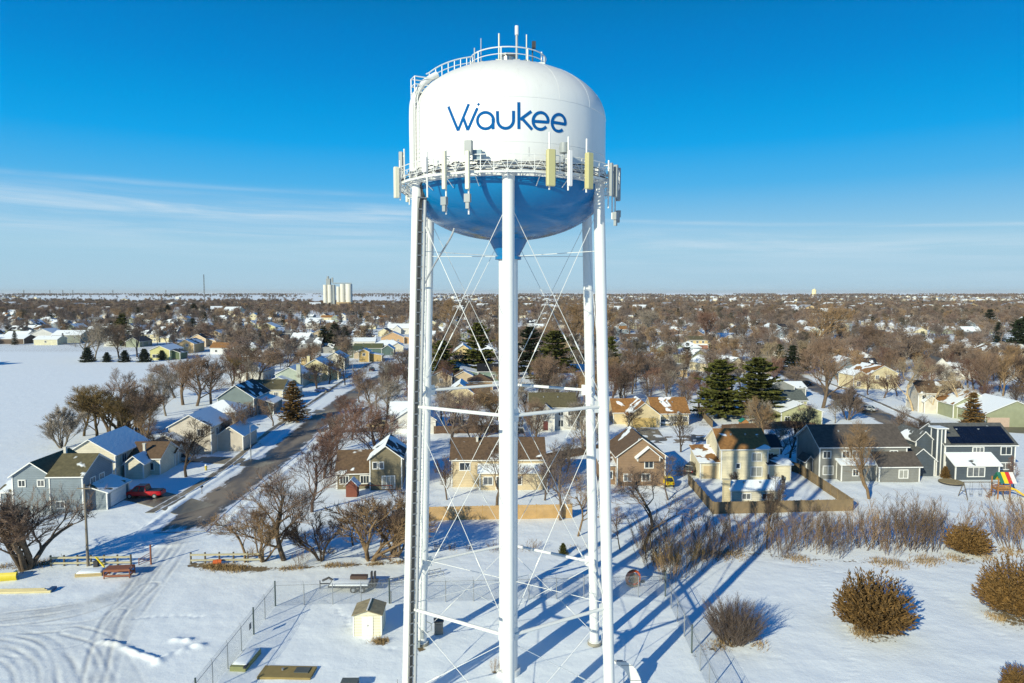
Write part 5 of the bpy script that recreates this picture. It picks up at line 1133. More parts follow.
# ---- far prototypes: copied as individuals beyond
def proto(name, vols, wins, chim=()):
    return house('x', 0, 0, 0, WHITEW, rGREY, vols, wins, chim, at=(0, -200, 0), far=True, trims=False)
PROTO = [proto('a', [V_(0, 12, 0, 9, 5.2, 'x', 2.6, snow=(.45, .75)), V_(12, 18, 1, 9, 2.9, 'x', 1.9, snow=(.45, .75))], wset(0, 'f', (.2, .5, .8), 3.9) + wset(0, 'f', (.2, .8), 1.4)),
         proto('b', [V_(0, 9, 0, 12, 5, 'y', 2.8, snow=(.45, .75)), V_(-5, 0, 2, 10, 3, 'x', 1.8, snow=(.75, .75))], wset(0, 'f', (.3, .7), 3.9)),
         proto('c', [V_(0, 15, 0, 9, 3, 'x', 2.2, snow=(.75, .75)), V_(2, 8, -3, 0, 2.8, 'y', 1.8, snow=(.75, .75))], wset(0, 'f', (.7,), 1.6) + wset(1, 'f', (.5,), 1.5, 2, 1.4)),
         proto('d', [V_(0, 14, 0, 10, 3.2, 'hip', 2.6, snow=.75)], wset(0, 'f', (.3, .7), 1.7)),
         proto('e', [V_(0, 10, 0, 10, 5.2, 'y', 2.6, snow=(.75, .75)), V_(10, 16, 2, 9, 5.0, 'x', 2.2, snow=(.2, .75))], wset(0, 'f', (.3, .7), 3.9) + wset(1, 'f', (.5,), 3.9)),
         proto('f', [V_(0, 13, 0, 8, 3.2, 'x', 2.4, snow=(0, .75))], wset(0, 'f', (.25, .75), 1.6))]
for _ in PROTO: HFOOT.pop()
WCOL = [('white', WHITEW), ('cream', CREAM), ('beige', BEIGE), ('tan', TAN), ('grey', C(165, 165, 160, K)), ('pale yellow', C(236, 224, 175, K)), ('sage green', C(160, 170, 140, K)), ('blue-grey', C(130, 150, 165, K)), ('brown', C(150, 115, 85, K)), ('white', C(225, 228, 230, K))]
RCOL = [('grey', rGREY), ('brown', rBROWN), ('dark', rDARK), ('orange-brown', rORANGE), ('grey', C(130, 130, 130, .6))]
PK = ['two-storey house with side garage', 'gable house with side wing', 'low house with front gable', 'hip-roofed bungalow', 'tall L-shaped house', 'plain low house']
def where(px, py):
    """plain words for the spot a thing takes, by what it stands near"""
    h_ = 'farthest' if py < 309 else ('far-off' if py < 316 else ('distant' if py < 325 else ('mid-distance' if py < 340 else 'nearer')))
    if px < 95: a = 'past the snowy field'
    elif px < 200: a = 'beyond the row of five evergreens'
    elif px < 300: a = 'left of the grain elevator'
    elif px < 405: a = 'below the grain elevator'
    elif px < 500: a = 'seen between the two left tower legs'
    elif px < 600: a = 'seen between the front and right tower legs'
    elif px < 690: a = 'just right of the tower'
    elif px < 780: a = 'beyond the pair of dark pines'
    elif px < 870: a = 'below the distant yellow water tank'
    elif px < 950: a = 'beyond the rusty-roofed cream house'
    else: a = 'towards the right edge'
    return h_, a
def near_road(x, y, pad):
    for pts, w in ROADS:
        for (ax, ay), (bx, by) in zip(pts[:-1], pts[1:]):
            dx, dy = bx - ax, by - ay; l2 = dx * dx + dy * dy or 1; t_ = max(0, min(1, ((x - ax) * dx + (y - ay) * dy) / l2))
            if math.hypot(x - ax - t_ * dx, y - ay - t_ * dy) < w + pad: return True
    return False
def in_field(x, y): 
    u, v = proj(x, y, 0)
    if y < 60 or u < -60 or u > 1090: return y < 60
    # polygon of the big snowy field on the left
    poly = [(-60, 345), (95, 346), (190, 352), (228, 358), (226, 400), (190, 410), (160, 407), (130, 428), (98, 446), (60, 470), (-60, 520)]
    c = False; j = len(poly) - 1
    for i in range(len(poly)):
        if (poly[i][1] > v) != (poly[j][1] > v) and u < (poly[j][0] - poly[i][0]) * (v - poly[i][1]) / (poly[j][1] - poly[i][1]) + poly[i][0]: c = not c
        j = i
    return c
hr = random.Random(11); cells = []
yy = 250.0
while yy < 1500:
    step = 46 if yy < 500 else 62
    xx = -yy * .82
    while xx < yy * .82:
        cells.append((xx + hr.uniform(-8, 8), yy + hr.uniform(-12, 12))); xx += ((22 if xx < -60 else 27) if yy < 600 else (32 if xx < -60 else 40)) * hr.uniform(.9, 1.5)
    yy += step
cells = [c for c in cells if not in_field(*c) and not near_road(c[0] + 6, c[1] + 5, 9) and all(math.hypot(c[0] - a, c[1] - b) > 19 for a, b, w in HFOOT)]
cells.sort(key=lambda c: c[1])
left = {}
picked = cells[:250]
for i, (x, y) in enumerate(picked):
    pi = hr.randrange(len(PROTO)); wn, wc = hr.choice(WCOL); rn, rc = hr.choice(RCOL)
    o = copy_tree(PROTO[pi]) if i else copy_tree(PROTO[pi])
    o.location = (x, y, 0); o.rotation_euler = (0, 0, R(hr.choice((-3, 4, 4, 8, -10, 90, -88)) + hr.uniform(-3, 3)))
    for ch in o.children:
        if ch.name.startswith('wall'): ch.color = mute(wc)
        elif ch.name.startswith('roof'): ch.color = rc
    u, v = proj(x, y, 2); h_, a = where(u, v)
    tag(o, '%s %s %s, %s roof, %s' % (h_, wn, PK[pi].split(' with ')[0], rn, a), 'house', 'houses of the town beyond')
for p in PROTO:
    for ch in list(p.children_recursive): bpy.data.objects.remove(ch)
    bpy.data.objects.remove(p)
REST = [c for c in cells[250:] if not (c[1] > 850 and proj(c[0], c[1], 0)[0] < 440 and hr.random() < .7)]

# ---------------------------------------------------------------- wooden fences
def plank_fence(label, pts, h, m, seed=0, rz=0, pixels=True):
    P0 = [P(*p) if pixels else Vector(p) for p in pts]; o = thing('plank_fence', label, 'fence', tuple(P0[0]))
    for a, b_ in zip(P0[:-1], P0[1:]):
        d = b_ - a; n = max(1, int(d.length / .16)); q = MB(); ang = math.atan2(d.y, d.x); r_ = random.Random(seed)
        for i in range(n):
            c = a - P0[0] + d * (i + .5) / n; hh_ = h + r_.uniform(-.03, .03); q.box((c.x, c.y, hh_ / 2), (d.length / n * .93, .03, hh_), ang)
        q.build('fence_panel', m, o); k_ = MB(); c = a - P0[0] + d / 2; nrm = Vector((-d.y, d.x, 0)).normalized() * .05
        for z in (.35, h - .35): k_.box((c.x + nrm.x, c.y + nrm.y, z), (d.length, .05, .09), ang)
        k_.build('rail', m, o)
        np_ = max(1, int(d.length / 2.4))
        for i in range(np_ + 1): c = a - P0[0] + d * i / np_ + nrm * 1.6; MB().box((c.x, c.y, h / 2 + .04), (.1, .1, h + .08), ang).build('fence_post', m, o)
    return o
CED = mat('new_cedar', C(215, 176, 118, .7), .85, var=.3, scale=1.2); OLDW = mat('old_cedar', C(150, 130, 100, .7), .9, var=.35, scale=1.2); DKF = mat('stained_fence', C(110, 85, 65, .7), .9, var=.3, scale=1.5)
plank_fence('bright new cedar plank fence behind the tower legs', [(428, 521), (572, 518)], 2.0, CED)
plank_fence('weathered plank fence wrapping the yard of the cream house', [(688, 484), (713, 514), (853, 511), (800, 474), (788, 470)], 1.75, OLDW, 3)
plank_fence('brown plank fence behind the snow yard left of the yellow house', [(434, 434), (520, 432)], 1.8, DKF, 4)
plank_fence('brown plank fence bordering the lane by the orange-roofed house', [(698, 413), (712, 428)], 1.7, OLDW, 5)
plank_fence('low reddish fence behind the cream two-storey house', [(722, 432), (790, 428), (815, 430)], 1.7, DKF, 6)
plank_fence('dark plank fence beside the tan patchy-roof house', [(545, 462), (600, 452)], 1.6, DKF, 7)

# ---------------------------------------------------------------- vehicles
def vehicle(label, px, py, rz, kind, col, cat):
    g_ = P(px, py); o = thing({'pickup': 'pickup_truck', 'suv': 'parked_car', 'car': 'parked_car', 'van': 'delivery_van'}[kind], label, cat, (g_.x, g_.y, .05), R(rz))
    Lc, Wc = {'pickup': (5.7, 2.0), 'suv': (4.7, 1.9), 'car': (4.5, 1.8), 'van': (5.2, 2.0)}[kind]; h0 = .42; hb = {'pickup': 1.08, 'suv': 1.05, 'car': .92, 'van': 1.15}[kind]; ht = {'pickup': 1.85, 'suv': 1.75, 'car': 1.42, 'van': 2.1}[kind]
    hl = Lc / 2; W2 = Wc / 2
    def section(x, w, zt, zb): return [(x, -w, zb + .08), (x, -w * 1.0, (zb + zt) / 2), (x, -w * .94, zt - .05), (x, -w * .84, zt), (x, w * .84, zt), (x, w * .94, zt - .05), (x, w, (zb + zt) / 2), (x, w, zb + .08), (x, w * .9, zb), (x, -w * .9, zb)]
    m = MB(); m.grid([section(-hl, W2 * .86, hb - .22, h0 + .06), section(-hl + .12, W2 * .95, hb - .06, h0), section(-hl + .9, W2, hb, h0 - .05), section(.5, W2, hb + .02, h0 - .08), section(hl - 1.1, W2, hb - .02, h0 - .05), section(hl - .15, W2 * .93, hb - .16, h0), section(hl, W2 * .82, hb - .3, h0 + .08)], 0, True, True, True)
    m.build('body', PAINT, o, True, color=col)
    c0, c1, c2, c3 = {'pickup': (-.55, -.35, 1.0, 1.75), 'suv': (-hl + .1, -hl + .35, .75, 1.5), 'car': (-1.65, -.95, .55, 1.35), 'van': (-hl + .05, -hl + .15, 1.2, 1.8)}[kind]
    cab = MB(); gl = MB()
    zb = hb - .02; tp = [(c1, -W2 * .72, ht), (c2, -W2 * .72, ht), (c2, W2 * .72, ht), (c1, W2 * .72, ht)]; bt = [(c0, -W2 * .9, zb), (c3, -W2 * .9, zb), (c3, W2 * .9, zb), (c0, W2 * .9, zb)]
    gl.grid([bt, [tuple(Vector(a).lerp(Vector(b), .92)) for a, b in zip(bt, tp)]], 0, True, False, True); gl.build('window', GLASS, o)
    rfm = MB(); rfm.grid([[tuple(Vector(a).lerp(Vector(b), .88) * 1.0) for a, b in zip(bt, tp)], tp, [(p[0] * .94 + .03, p[1] * .9, p[2] + .05) for p in tp]], 0, True, True, True)
    for i in range(4): rfm.tube([bt[i], tp[i]], .06, 6)
    for s_ in (0, 1):
        a, b_ = (bt[0], bt[1]) if s_ == 0 else (bt[3], bt[2]); ta, tb = (tp[0], tp[1]) if s_ == 0 else (tp[3], tp[2])
        rfm.tube([Vector(a).lerp(Vector(b_), .5), Vector(ta).lerp(Vector(tb), .5)], .06, 6)
    rfm.build('roof', PAINT, o, color=col)
    if kind == 'pickup': MB().box((-hl + 1.25, 0, hb + .015), (2.0, Wc * .8, .05)).build('truck_bed', DARK, o)
    for x in (-hl + .95, hl - 1.0):
        for y in (-W2 + .1, W2 - .1):
            w = MB().tube([(x, y - .13, .36), (x, y + .13, .36)], .38, 18).build('wheel', BLACK, o, True); MB().tube([(x, y - .15, .36), (x, y + .15, .36)], .22, 14).build('rim', GREY, w, True)
    for y in (-W2 * .68, W2 * .68):
        MB().box((hl - .06, y, hb - .32), (.14, .35, .18)).build('headlight', CURTAIN, o); MB().box((-hl + .05, y, hb - .26), (.12, .2, .3)).build('tail_light', mat('red_lens', (.3, .01, .01, 1), .3), o)
    return o
vehicle('bright red pickup truck parked on the cleared driveway', 145, 497, 182, 'pickup', C(205, 15, 25, .75), 'pickup truck')
vehicle('tan SUV parked by the white garage behind the olive house', 377, 428, 178, 'suv', C(225, 205, 160, .75), 'car')
vehicle('dark hatchback in the blue shade right of the white garage', 457, 424, 0, 'car', C(30, 30, 35, 1), 'car')
vehicle('dark red car behind the black hatchback', 457, 409, 0, 'car', C(120, 30, 35, .8), 'car')
vehicle('red car partly hidden by the front tower leg', 493, 403, 10, 'car', C(170, 30, 40, .8), 'car')
vehicle('white snow-covered car in front of the orange-roofed house', 665, 425, 0, 'car', C(235, 235, 235, .8), 'car')
vehicle('black car beside the small garage of the cream house', 692, 473, 60, 'suv', C(20, 22, 26, 1), 'car')
vehicle('dark parked car on the far left street kerb', 372, 371, 90, 'car', C(40, 42, 50, 1), 'car')
vehicle('grey car at the kerb near the tan wide gable', 400, 356, 85, 'car', C(120, 125, 130, .8), 'car')
for a_ in (('white pickup truck in the driveway of the white colonial', 520, 436, 95, 'pickup', C(230, 230, 230, .8), 'pickup truck'), ('silver car on the right-hand street near the lamp', 868, 411, 128, 'car', C(170, 175, 180, .8), 'car'),
           ('black car parked at the upper end of the right-hand street', 806, 385, 130, 'car', C(25, 25, 30, 1), 'car'), ('blue car on the driveway of the pale yellow gable house', 322, 392, 10, 'car', C(40, 70, 130, .9), 'car'), 
           ('dark grey SUV before the green garage at the right', 968, 428, 90, 'suv', C(60, 62, 66, 1), 'car'), ('silver car before the beige lower garage', 182, 462, 0, 'suv', C(160, 165, 170, .8), 'car')): vehicle(*a_)
yv = vehicle('small yellow van parked right of the brown gable house', 668, 486, 95, 'car', C(235, 205, 20, .75), 'van')
yv.scale = (.62, .8, 1.1)
# wheelie bin
bn = thing('wheelie_bin', 'black wheelie bin with yellow lid by the blue-grey house', 'bin', tuple(P(104, 504))); MB().prism([(-.3, 0), (.3, 0), (.38, 1.0), (-.38, 1.0)], -.35, .35).build('bin_body', BLACK, bn); MB().box((0, 0, 1.05), (.8, .8, .09)).build('lid', mat('safety_yellow', (0,)), bn)
# ---------------------------------------------------------------- playset, swing, patio
ps = thing('playset', 'wooden playset with striped rainbow canopy and yellow slide', 'playset', tuple(P(1005, 499)), R(-2))
TIM = mat('play_timber', (.36, .17, .06, 1), .85, scale=4)
m = MB()
for x in (-1.1, .7):
    for y in (0, 1.5): m.box((x, y, 1.6), (.14, .14, 3.2))
m.box((-.2, .75, 1.35), (2.0, 1.7, .1)); m.build('timber_frame', TIM, ps)
m = MB()
for z in (1.6, 1.85, 2.1): m.box((-.2, -.04, z), (1.9, .06, .14)); m.box((-1.14, .75, z), (.06, 1.6, .14))
m.build('railing', TIM, ps)
m = MB()
for i in range(5): m.box((-1.8 - .14 * i, .3, .3 + .24 * (4 - i)), (.16, .9, .07))
m.build('ladder', TIM, ps)
for i, (nm, cl_) in enumerate((('green', (.02, .15, .10, 1)), ('yellow', (.75, .55, .02, 1)), ('red', (.55, .03, .03, 1)), ('white', (.7, .66, .62, 1)))):
    x0 = -1.0 + .62 * i; m = MB()
    m.grid([[(x0, -.35, 2.55), (x0, .75, 4.0), (x0, 1.85, 2.55)], [(x0 + .6, -.35, 2.55), (x0 + .6, .75, 4.0), (x0 + .6, 1.85, 2.55)]], 0, False); m.grid([[(x0, -.35, 2.51), (x0, .75, 3.96), (x0, 1.85, 2.51)], [(x0 + .6, -.35, 2.51), (x0 + .6, .75, 3.96), (x0 + .6, 1.85, 2.51)]], 0, False)
    m.build('canopy_stripe', mat('canvas_' + nm, cl_, .7), ps)
m = MB(); sp_ = smooth_path([(.7, .7, 1.45), (1.6, .6, 1.35), (2.5, .4, .75), (3.3, .3, .28), (4.0, .25, .22)], 6)
m.grid([[p + Vector((0, dy, dz)) for dy, dz in ((-.4, .22), (-.32, 0), (.32, 0), (.4, .22), (.36, -.06), (-.36, -.06))] for p in sp_], 0, True, True, True); m.build('slide', mat('slide_yellow', (.72, .46, .02, 1), .35), ps)
sw = thing('swing_frame', 'dark A-frame swing standing left of the rainbow playset', 'swing', tuple(P(985, 498)))
m = MB()
for x in (-3.4, 2.2):
    for y in (-1.1, 1.1): m.tube([(x, y, 0), (x, 0, 2.5)], .07, 6)
    m.tube([(x, -.6, 1.1), (x, .6, 1.1)], .05, 6)
m.tube([(-3.5, 0, 2.5), (2.3, 0, 2.5)], .08, 6); m.build('frame', WDK, sw)
for x in (-2.2, -.8, .8):
    m = MB(); m.box((x, 0, .6), (.5, .2, .05))
    for s_ in (-.2, .2): m.tube([(x + s_, 0, .6), (x + s_, 0, 2.5)], .015, 4)
    m.build('swing_seat', BLACK, sw)
pt = thing('round_trampoline', 'round tan fire-pit deck with dark rim on the snow', 'deck', tuple(P(951, 483))); MB().lathe([(1.8, 0), (1.8, .3), (0.01, .32)], n=28).build('deck_top', mat('deck_tan', (.30, .24, .13, 1), .9, scale=3), pt); MB().lathe([(1.85, .0), (1.85, .24), (1.8, .24)], n=28).build('rim', DARK, pt)
pt.name = 'round_deck'
ht_ = thing('hot_tub', 'dark red hot tub with snowy lid against the slate-blue house', 'hot tub', tuple(P(979, 478))); MB().box((0, 0, .45), (2.2, 1.8, .9)).build('tub_side', mat('maroon_timber', (.11, .03, .02, 1), .8), ht_); MB().box((0, 0, .98), (2.3, 1.9, .16)).build('lid', SNOWM, ht_)
tb = thing('turquoise_cooler', 'turquoise box beside the dark red hot tub', 'box', tuple(P(967, 475.5))); MB().box((0, 0, .32), (.8, .5, .6)).box((0, 0, .66), (.86, .56, .08)).build('box_body', mat('turquoise', (.05, .40, .38, 1), .5), tb)
tb.name = 'storage_box'
pl_ = thing('playhouse', 'small green-roofed playhouse under the dark pines', 'playhouse', tuple(P(741, 428))); MB().prism([(0, 0), (1.8, 0), (1.8, 1.5), (.9, 2.1), (0, 1.5)], 0, 1.6).build('wall', TIM, pl_); m = MB()
for a, b_ in (((-.2, 1.4), (.9, 2.2)), ((2.0, 1.4), (.9, 2.2))): m.grid([[(a[0], -.2, a[1]), (b_[0], -.2, b_[1]), (b_[0], -.2, b_[1] - .08), (a[0], -.2, a[1] - .08)], [(a[0], 1.8, a[1]), (b_[0], 1.8, b_[1]), (b_[0], 1.8, b_[1] - .08), (a[0], 1.8, a[1] - .08)]], 0, True, True, True)
m.build('roof', mat('teal_roof', (.02, .2, .16, 1), .6), pl_)
bf = thing('playhouse', 'red wooden playhouse with blue roof before the olive house', 'playhouse', tuple(P(346, 497))); MB().prism([(0, 0), (1.7, 0), (1.7, 1.9), (.85, 2.7), (0, 1.9)], 0, 1.5).build('wall', mat('red_timber', (.17, .05, .03, 1), .8), bf); m = MB()
for a, b_ in (((-.3, 1.7), (.85, 2.85)), ((2.0, 1.7), (.85, 2.85))): m.grid([[(a[0], -.2, a[1]), (b_[0], -.2, b_[1]), (b_[0], -.2, b_[1] - .08), (a[0], -.2, a[1] - .08)], [(a[0], 1.7, a[1]), (b_[0], 1.7, b_[1]), (b_[0], 1.7, b_[1] - .08), (a[0], 1.7, a[1] - .08)]], 0, True, True, True)
m.build('roof', SNOWM, bf); MB().box((4.0, .3, 1.75), (6.4, .1, .12)).box((7.1, .3, .9), (.12, .12, 1.8)).box((7.1, .3, .9), (.12, .12, 1.8)).build('swing_beam', mat('red_timber', (0,)), bf)
pf = thing('patio_set', 'snow-topped patio table with dark chairs behind the cream house', 'patio set', tuple(P(776, 483)))
MB().tube([(0, 0, 0), (0, 0, .72)], .06, 8).tube([(0, 0, .72), (0, 0, .76)], .9, 20).build('table', DARK, pf); MB().lathe([(.88, .77), (.8, .92), (.01, .96)], n=20).build('snow_cap', SNOWM, pf, True)
for k in range(4):
    a = k * math.pi / 2 + .5; m = MB().box((1.35 * math.cos(a), 1.35 * math.sin(a), .42), (.5, .5, .06), a); m.box((1.58 * math.cos(a), 1.58 * math.sin(a), .75), (.05, .5, .7), a)
    for s1 in (-.2, .2):
        for s2 in (-.2, .2): m.tube([(1.35 * math.cos(a) + s1, 1.35 * math.sin(a) + s2, 0), (1.35 * math.cos(a) + s1, 1.35 * math.sin(a) + s2, .42)], .02, 4)
    m.build('chair', DARK, pf)

# ---------------------------------------------------------------- grain elevator, mast, far tank
De = 1250
def farX(px, D): return (px - CX) / F * depth(D)
ge = thing('grain_elevator', 'pale concrete grain elevator with grey headhouse above the trees', 'grain elevator', (farX(328, De), De, 0))
CON = mat('pale_concrete', (.66, .65, .59, 1), .9, var=.12, scale=.05)
sc_ = depth(De) / F
def px2x(px): return (px - 328) * sc_
zS = zat(De, 284.8)
for i, (px, w, m_) in enumerate(((325.6, 4.0, CON), (330.3, 4.8, CON), (327.8, 3.6, CON))):
    MB().tube([(px2x(px), 6 if i == 2 else 0, 0), (px2x(px), 6 if i == 2 else 0, zS)], w * sc_ / 2, 24).build('silo', m_, ge, True)
GRY = mat('grey_concrete', (.30, .33, .34, 1), .9, var=.12, scale=.05)
MB().box((px2x(333.5), 3, zS / 2), (2.6 * sc_, 8, zS)).build('elevator_leg', GRY, ge)
hz = zat(De, 277)
MB().box((px2x(328.8), 2, (zS + hz) / 2 - 1.5), (4.0 * sc_, 7, hz - zS - 3)).build('headhouse', GRY, ge)
MB().box((px2x(328.2), 2, hz - 1), (1.6 * sc_, 4, 5)).box((px2x(332.6), 2, zat(De, 280)), (1.4 * sc_, 3, 9)).build('headhouse_top', GRY, ge)
zS2 = zat(De, 284)
for px, w, zz in ((338.6, 3.6, zat(De, 286.5)), (343, 5.0, zS2), (349.3, 6.6, zS2)):
    MB().tube([(px2x(px), 0, 0), (px2x(px), 0, zz)], w * sc_ / 2, 24).build('silo', CON, ge, True)
MB().tube([(px2x(333), 0, zS2 + 1.5), (px2x(352), 0, zS2 + 1.5)], .8, 6).build('conveyor', GRY, ge)
MB().box((px2x(347), -14, zat(De, 303) / 2), (15 * sc_, 16, zat(De, 301))).build('annex', mat('tan_metal', (.42, .30, .16, 1), .8), ge)
ms = thing('radio_mast', 'thin grey lattice radio mast far away on the left horizon', 'mast', (farX(204.5, 3000), 3000, 0))
m = MB(); hm = zat(3000, 274.5)
for a in range(3): m.tube([(2.6 * math.cos(a * 2.09), 2.6 * math.sin(a * 2.09), 0), (1.6 * math.cos(a * 2.09), 1.6 * math.sin(a * 2.09), hm)], .5, 4)
m.build('mast_leg', DARK, ms); m = MB()
for k in range(16):
    z0, z1 = hm * k / 16, hm * (k + 1) / 16
    for a in range(3): m.tube([(2.4 * math.cos(a * 2.09), 2.4 * math.sin(a * 2.09), z0), (2.4 * math.cos((a + 1) * 2.09), 2.4 * math.sin((a + 1) * 2.09), z1)], .3, 4)
m.build('lattice', DARK, ms)
ft = thing('distant_water_tank', 'tiny sunlit yellow water tank on the right horizon', 'water tank', (farX(814, 6500), 6500, 0))
z1, z0 = zat(6500, 289), zat(6500, 294.5)
MB().lathe([(20, 0), (20, z1 - 12), (11, z1), (.01, z1 + 1)], n=24).build('tank', mat('sunlit_yellow', (.80, .66, .36, 1), .5), ft, True); MB().tube([(0, 0, z1), (0, 0, z1 + 6)], 2, 8).build('vent', mat('sunlit_yellow', (0,)), ft)
for q_, (px, D_) in enumerate(((24, 5200), (50, 5600), (63, 5400), (73, 5800), (113, 5000), (166, 5600))):
    tt_ = thing('power_pylon', 'tiny grey transmission pylon on the left horizon', 'pylon', (farX(px, D_), D_, 0), 0, 'pylons on the left horizon'); hh_ = zat(D_, 289.6)
    m = MB(); m.tube([(-4, 0, 0), (0, 0, hh_)], [1.5, .8], 4); m.tube([(4, 0, 0), (0, 0, hh_)], [1.5, .8], 4); m.build('pylon_leg', DARK, tt_); m = MB(); m.box((0, 0, hh_ * .85), (18, 1, 1.4)).box((0, 0, hh_ * .72), (14, 1, 1.4)); m.build('crossarm', DARK, tt_)
# ================================================================ TREES
def gen_bare(seed, h, stems=1, fork=.28, n1=7, n2=6, n3=6, n4=5, ang=(25, 55), up=.10, rt=.22, lk=.62, lean=0, tw=.022, wob=.16, shrub=False, cover=1.0):
    r = random.Random(seed); T = MB(); Cc = MB()
    def rdir(d, a):
        o = d.orthogonal().normalized(); o = Matrix.Rotation(r.uniform(0, 2 * math.pi), 3, d) @ o
        return (d * math.cos(a) + o * math.sin(a)).normalized()
    def limb(p, d, L, rad, lvl):
        ns = 5 if lvl == 0 else (5 if lvl == 1 else (3 if lvl == 2 else 2)); pts = [p]; q = p.copy(); dd = d.copy()
        for i in range(ns):
            dd = (dd + Vector((r.gauss(0, wob), r.gauss(0, wob), r.gauss(0, wob * .6) + up * (1 if lvl else .3)))).normalized()
            q = q + dd * L / ns; pts.append(q.copy())
        tip = .55 if lvl == 0 else .25
        rr = [rad * (1 - (1 - tip) * i / ns) for i in range(ns + 1)]
        (T if lvl <= 1 else Cc).tube(pts, rr, (9, 6, 4, 3, 3)[min(lvl, 4)], cap=False)
        if lvl >= 4: return
        cnt = (n1, n2, n3, n4)[lvl]; cnt = max(1, int(cnt * r.uniform(.8, 1.25)))
        t0 = fork if lvl == 0 else .18
        for k in range(cnt):
            t = t0 + (1 - t0) * ((k + r.random()) / cnt) ** (.85); t = min(t, .98)
            i = min(int(t * ns), ns - 1); f = t * ns - i; b = pts[i].lerp(pts[i + 1], f); dl = (pts[i + 1] - pts[i]).normalized()
            a = R(r.uniform(*ang)); nd = rdir(dl, a)
            if nd.z < -.15: nd.z *= -.4; nd.normalize()
            Ln = L * (lk if lvl else lk * 1.0) * (1.12 - .55 * t) * r.uniform(.75, 1.2)
            rn = max(rr[i] * r.uniform(.42, .62), tw * (1.0 if lvl >= 3 else 1.4))
            if lvl >= 3: rn = tw; Ln = max(Ln, .5)
            limb(b, nd, Ln, rn, lvl + 1)
    for s_ in range(stems):
        if stems == 1: d = Vector((lean, 0, 1)).normalized(); p = Vector((0, 0, -.1)); rad = rt; L = h * .62
        else:
            a = 2 * math.pi * s_ / stems + r.uniform(-.4, .4); k = r.uniform(.12, .55); d = Vector((math.cos(a) * k + lean, math.sin(a) * k, 1)).normalized(); p = Vector((math.cos(a) * .25, math.sin(a) * .25, -.1)); rad = rt * r.uniform(.6, 1); L = h * r.uniform(.5, .68)
        limb(p, d, L, rad, 0)
    zmax = max(v[2] for v in Cc.v); k = h / zmax
    for B in (T, Cc): B.v = [(x * k, y * k, z * k) for x, y, z in B.v]
    return T, Cc
def gen_shrub(seed, h, stems, spread, tw=.02, n1=7, n2=5, base_r=.5):
    """many thin upright stems from one stool"""
    r = random.Random(seed); T = MB(); Cc = MB()
    for s_ in range(stems):
        a = r.uniform(0, 2 * math.pi); k = spread * math.sqrt(r.random()); a2 = a + r.uniform(-1, 1); d = Vector((math.cos(a2) * k * .6, math.sin(a2) * k * .6, 1)).normalized(); p = Vector((math.cos(a) * base_r * k, math.sin(a) * base_r * k, -.05)); L = h * r.uniform(.6, 1.0); pts = [p]
        q = p.copy()
        for i in range(5): d = (d + Vector((r.gauss(0, .07), r.gauss(0, .07), .05))).normalized(); q = q + d * L / 5; pts.append(q.copy())
        T.tube(pts, [tw * 2.2 * (1 - .8 * i / 5) + .004 for i in range(6)], 4, cap=False)
        for k1 in range(n1):
            t = r.uniform(.2, .95); i = min(int(t * 5), 4); b = pts[i].lerp(pts[i + 1], t * 5 - i); dl = (pts[i + 1] - pts[i]).normalized(); nd = (dl + Vector((r.gauss(0, .38), r.gauss(0, .38), .1))).normalized(); Lb = L * .34 * (1.1 - .5 * t) * r.uniform(.6, 1.2); e = b + nd * Lb; mid = b.lerp(e, .5) + Vector((r.gauss(0, .05), r.gauss(0, .05), 0))
            Cc.tube([b, mid, e], [tw * 1.1, tw, tw * .4], 3, cap=False)
            for k2 in range(n2):
                t2 = r.uniform(.2, 1); b2 = b.lerp(e, t2); e2 = b2 + (nd + Vector((r.gauss(0, .5), r.gauss(0, .5), .15))).normalized() * Lb * .45; Cc.tube([b2, e2], [tw * .8, tw * .35], 3, cap=False)
    return T, Cc
def blade(M_, b, d, L, w, r, twist=None):
    d = d.normalized(); s = d.orthogonal().normalized(); s = Matrix.Rotation(r.uniform(0, math.pi), 3, d) @ s
    M_.face([b, b + d * L * .45 + s * w, b + d * L, b + d * L * .45 - s * w])
def gen_conifer(seed, h, rad, whorls=20, per=7, sprays=16, base=.12, droop=.1, bl=.55, bw=.11, shape=1.0, gap=.0, upt=.35):
    r = random.Random(seed); T = MB(); Cc = MB(); T.tube([(0, 0, -.1), (0, 0, h * .5), (0, 0, h * .98)], [h * .018 + .06, h * .011 + .03, .02], 8, cap=False)
    for w in range(whorls):
        f = (w + r.random() * .6) / whorls; z = h * (base + (1 - base) * f); Lr = rad * ((1 - f) ** shape) * r.uniform(.75, 1.15) + .25
        if gap and r.random() < gap: Lr *= .55
        for k in range(per):
            a = 2 * math.pi * (k + r.random() * .8) / per + w; L = Lr * r.uniform(.7, 1.15); d = Vector((math.cos(a), math.sin(a), -droop + f * .5)); p0 = Vector((0, 0, z)); pts = []
            for i in range(5): t = i / 4; pts.append(p0 + d * L * t + Vector((0, 0, upt * L * t * t * .5 - .12 * L * t)))
            T.tube(pts, [.05 * h / 12 * (1 - .8 * i / 4) + .008 for i in range(5)], 4, cap=False)
            ns = max(5, int(sprays * (.4 + .6 * L / max(rad, .1))))
            for i in range(ns):
                t = .12 + .88 * (i + r.random()) / ns; j = min(int(t * 4), 3); b = pts[j].lerp(pts[j + 1], t * 4 - j); ax = (pts[j + 1] - pts[j]).normalized(); sd = Vector((-ax.y, ax.x, 0)).normalized() * r.choice((-1, 1))
                for q in range(2):
                    dd = ax * r.uniform(.4, 1.0) + sd * r.uniform(.2, 1.1) + Vector((0, 0, r.uniform(-.1, .4))); blade(Cc, b + Vector((r.gauss(0, .06), r.gauss(0, .06), r.gauss(0, .05))), dd, bl * r.uniform(.6, 1.2) * (1.15 - .5 * t), bw * r.uniform(.7, 1.3), r)
    return T, Cc
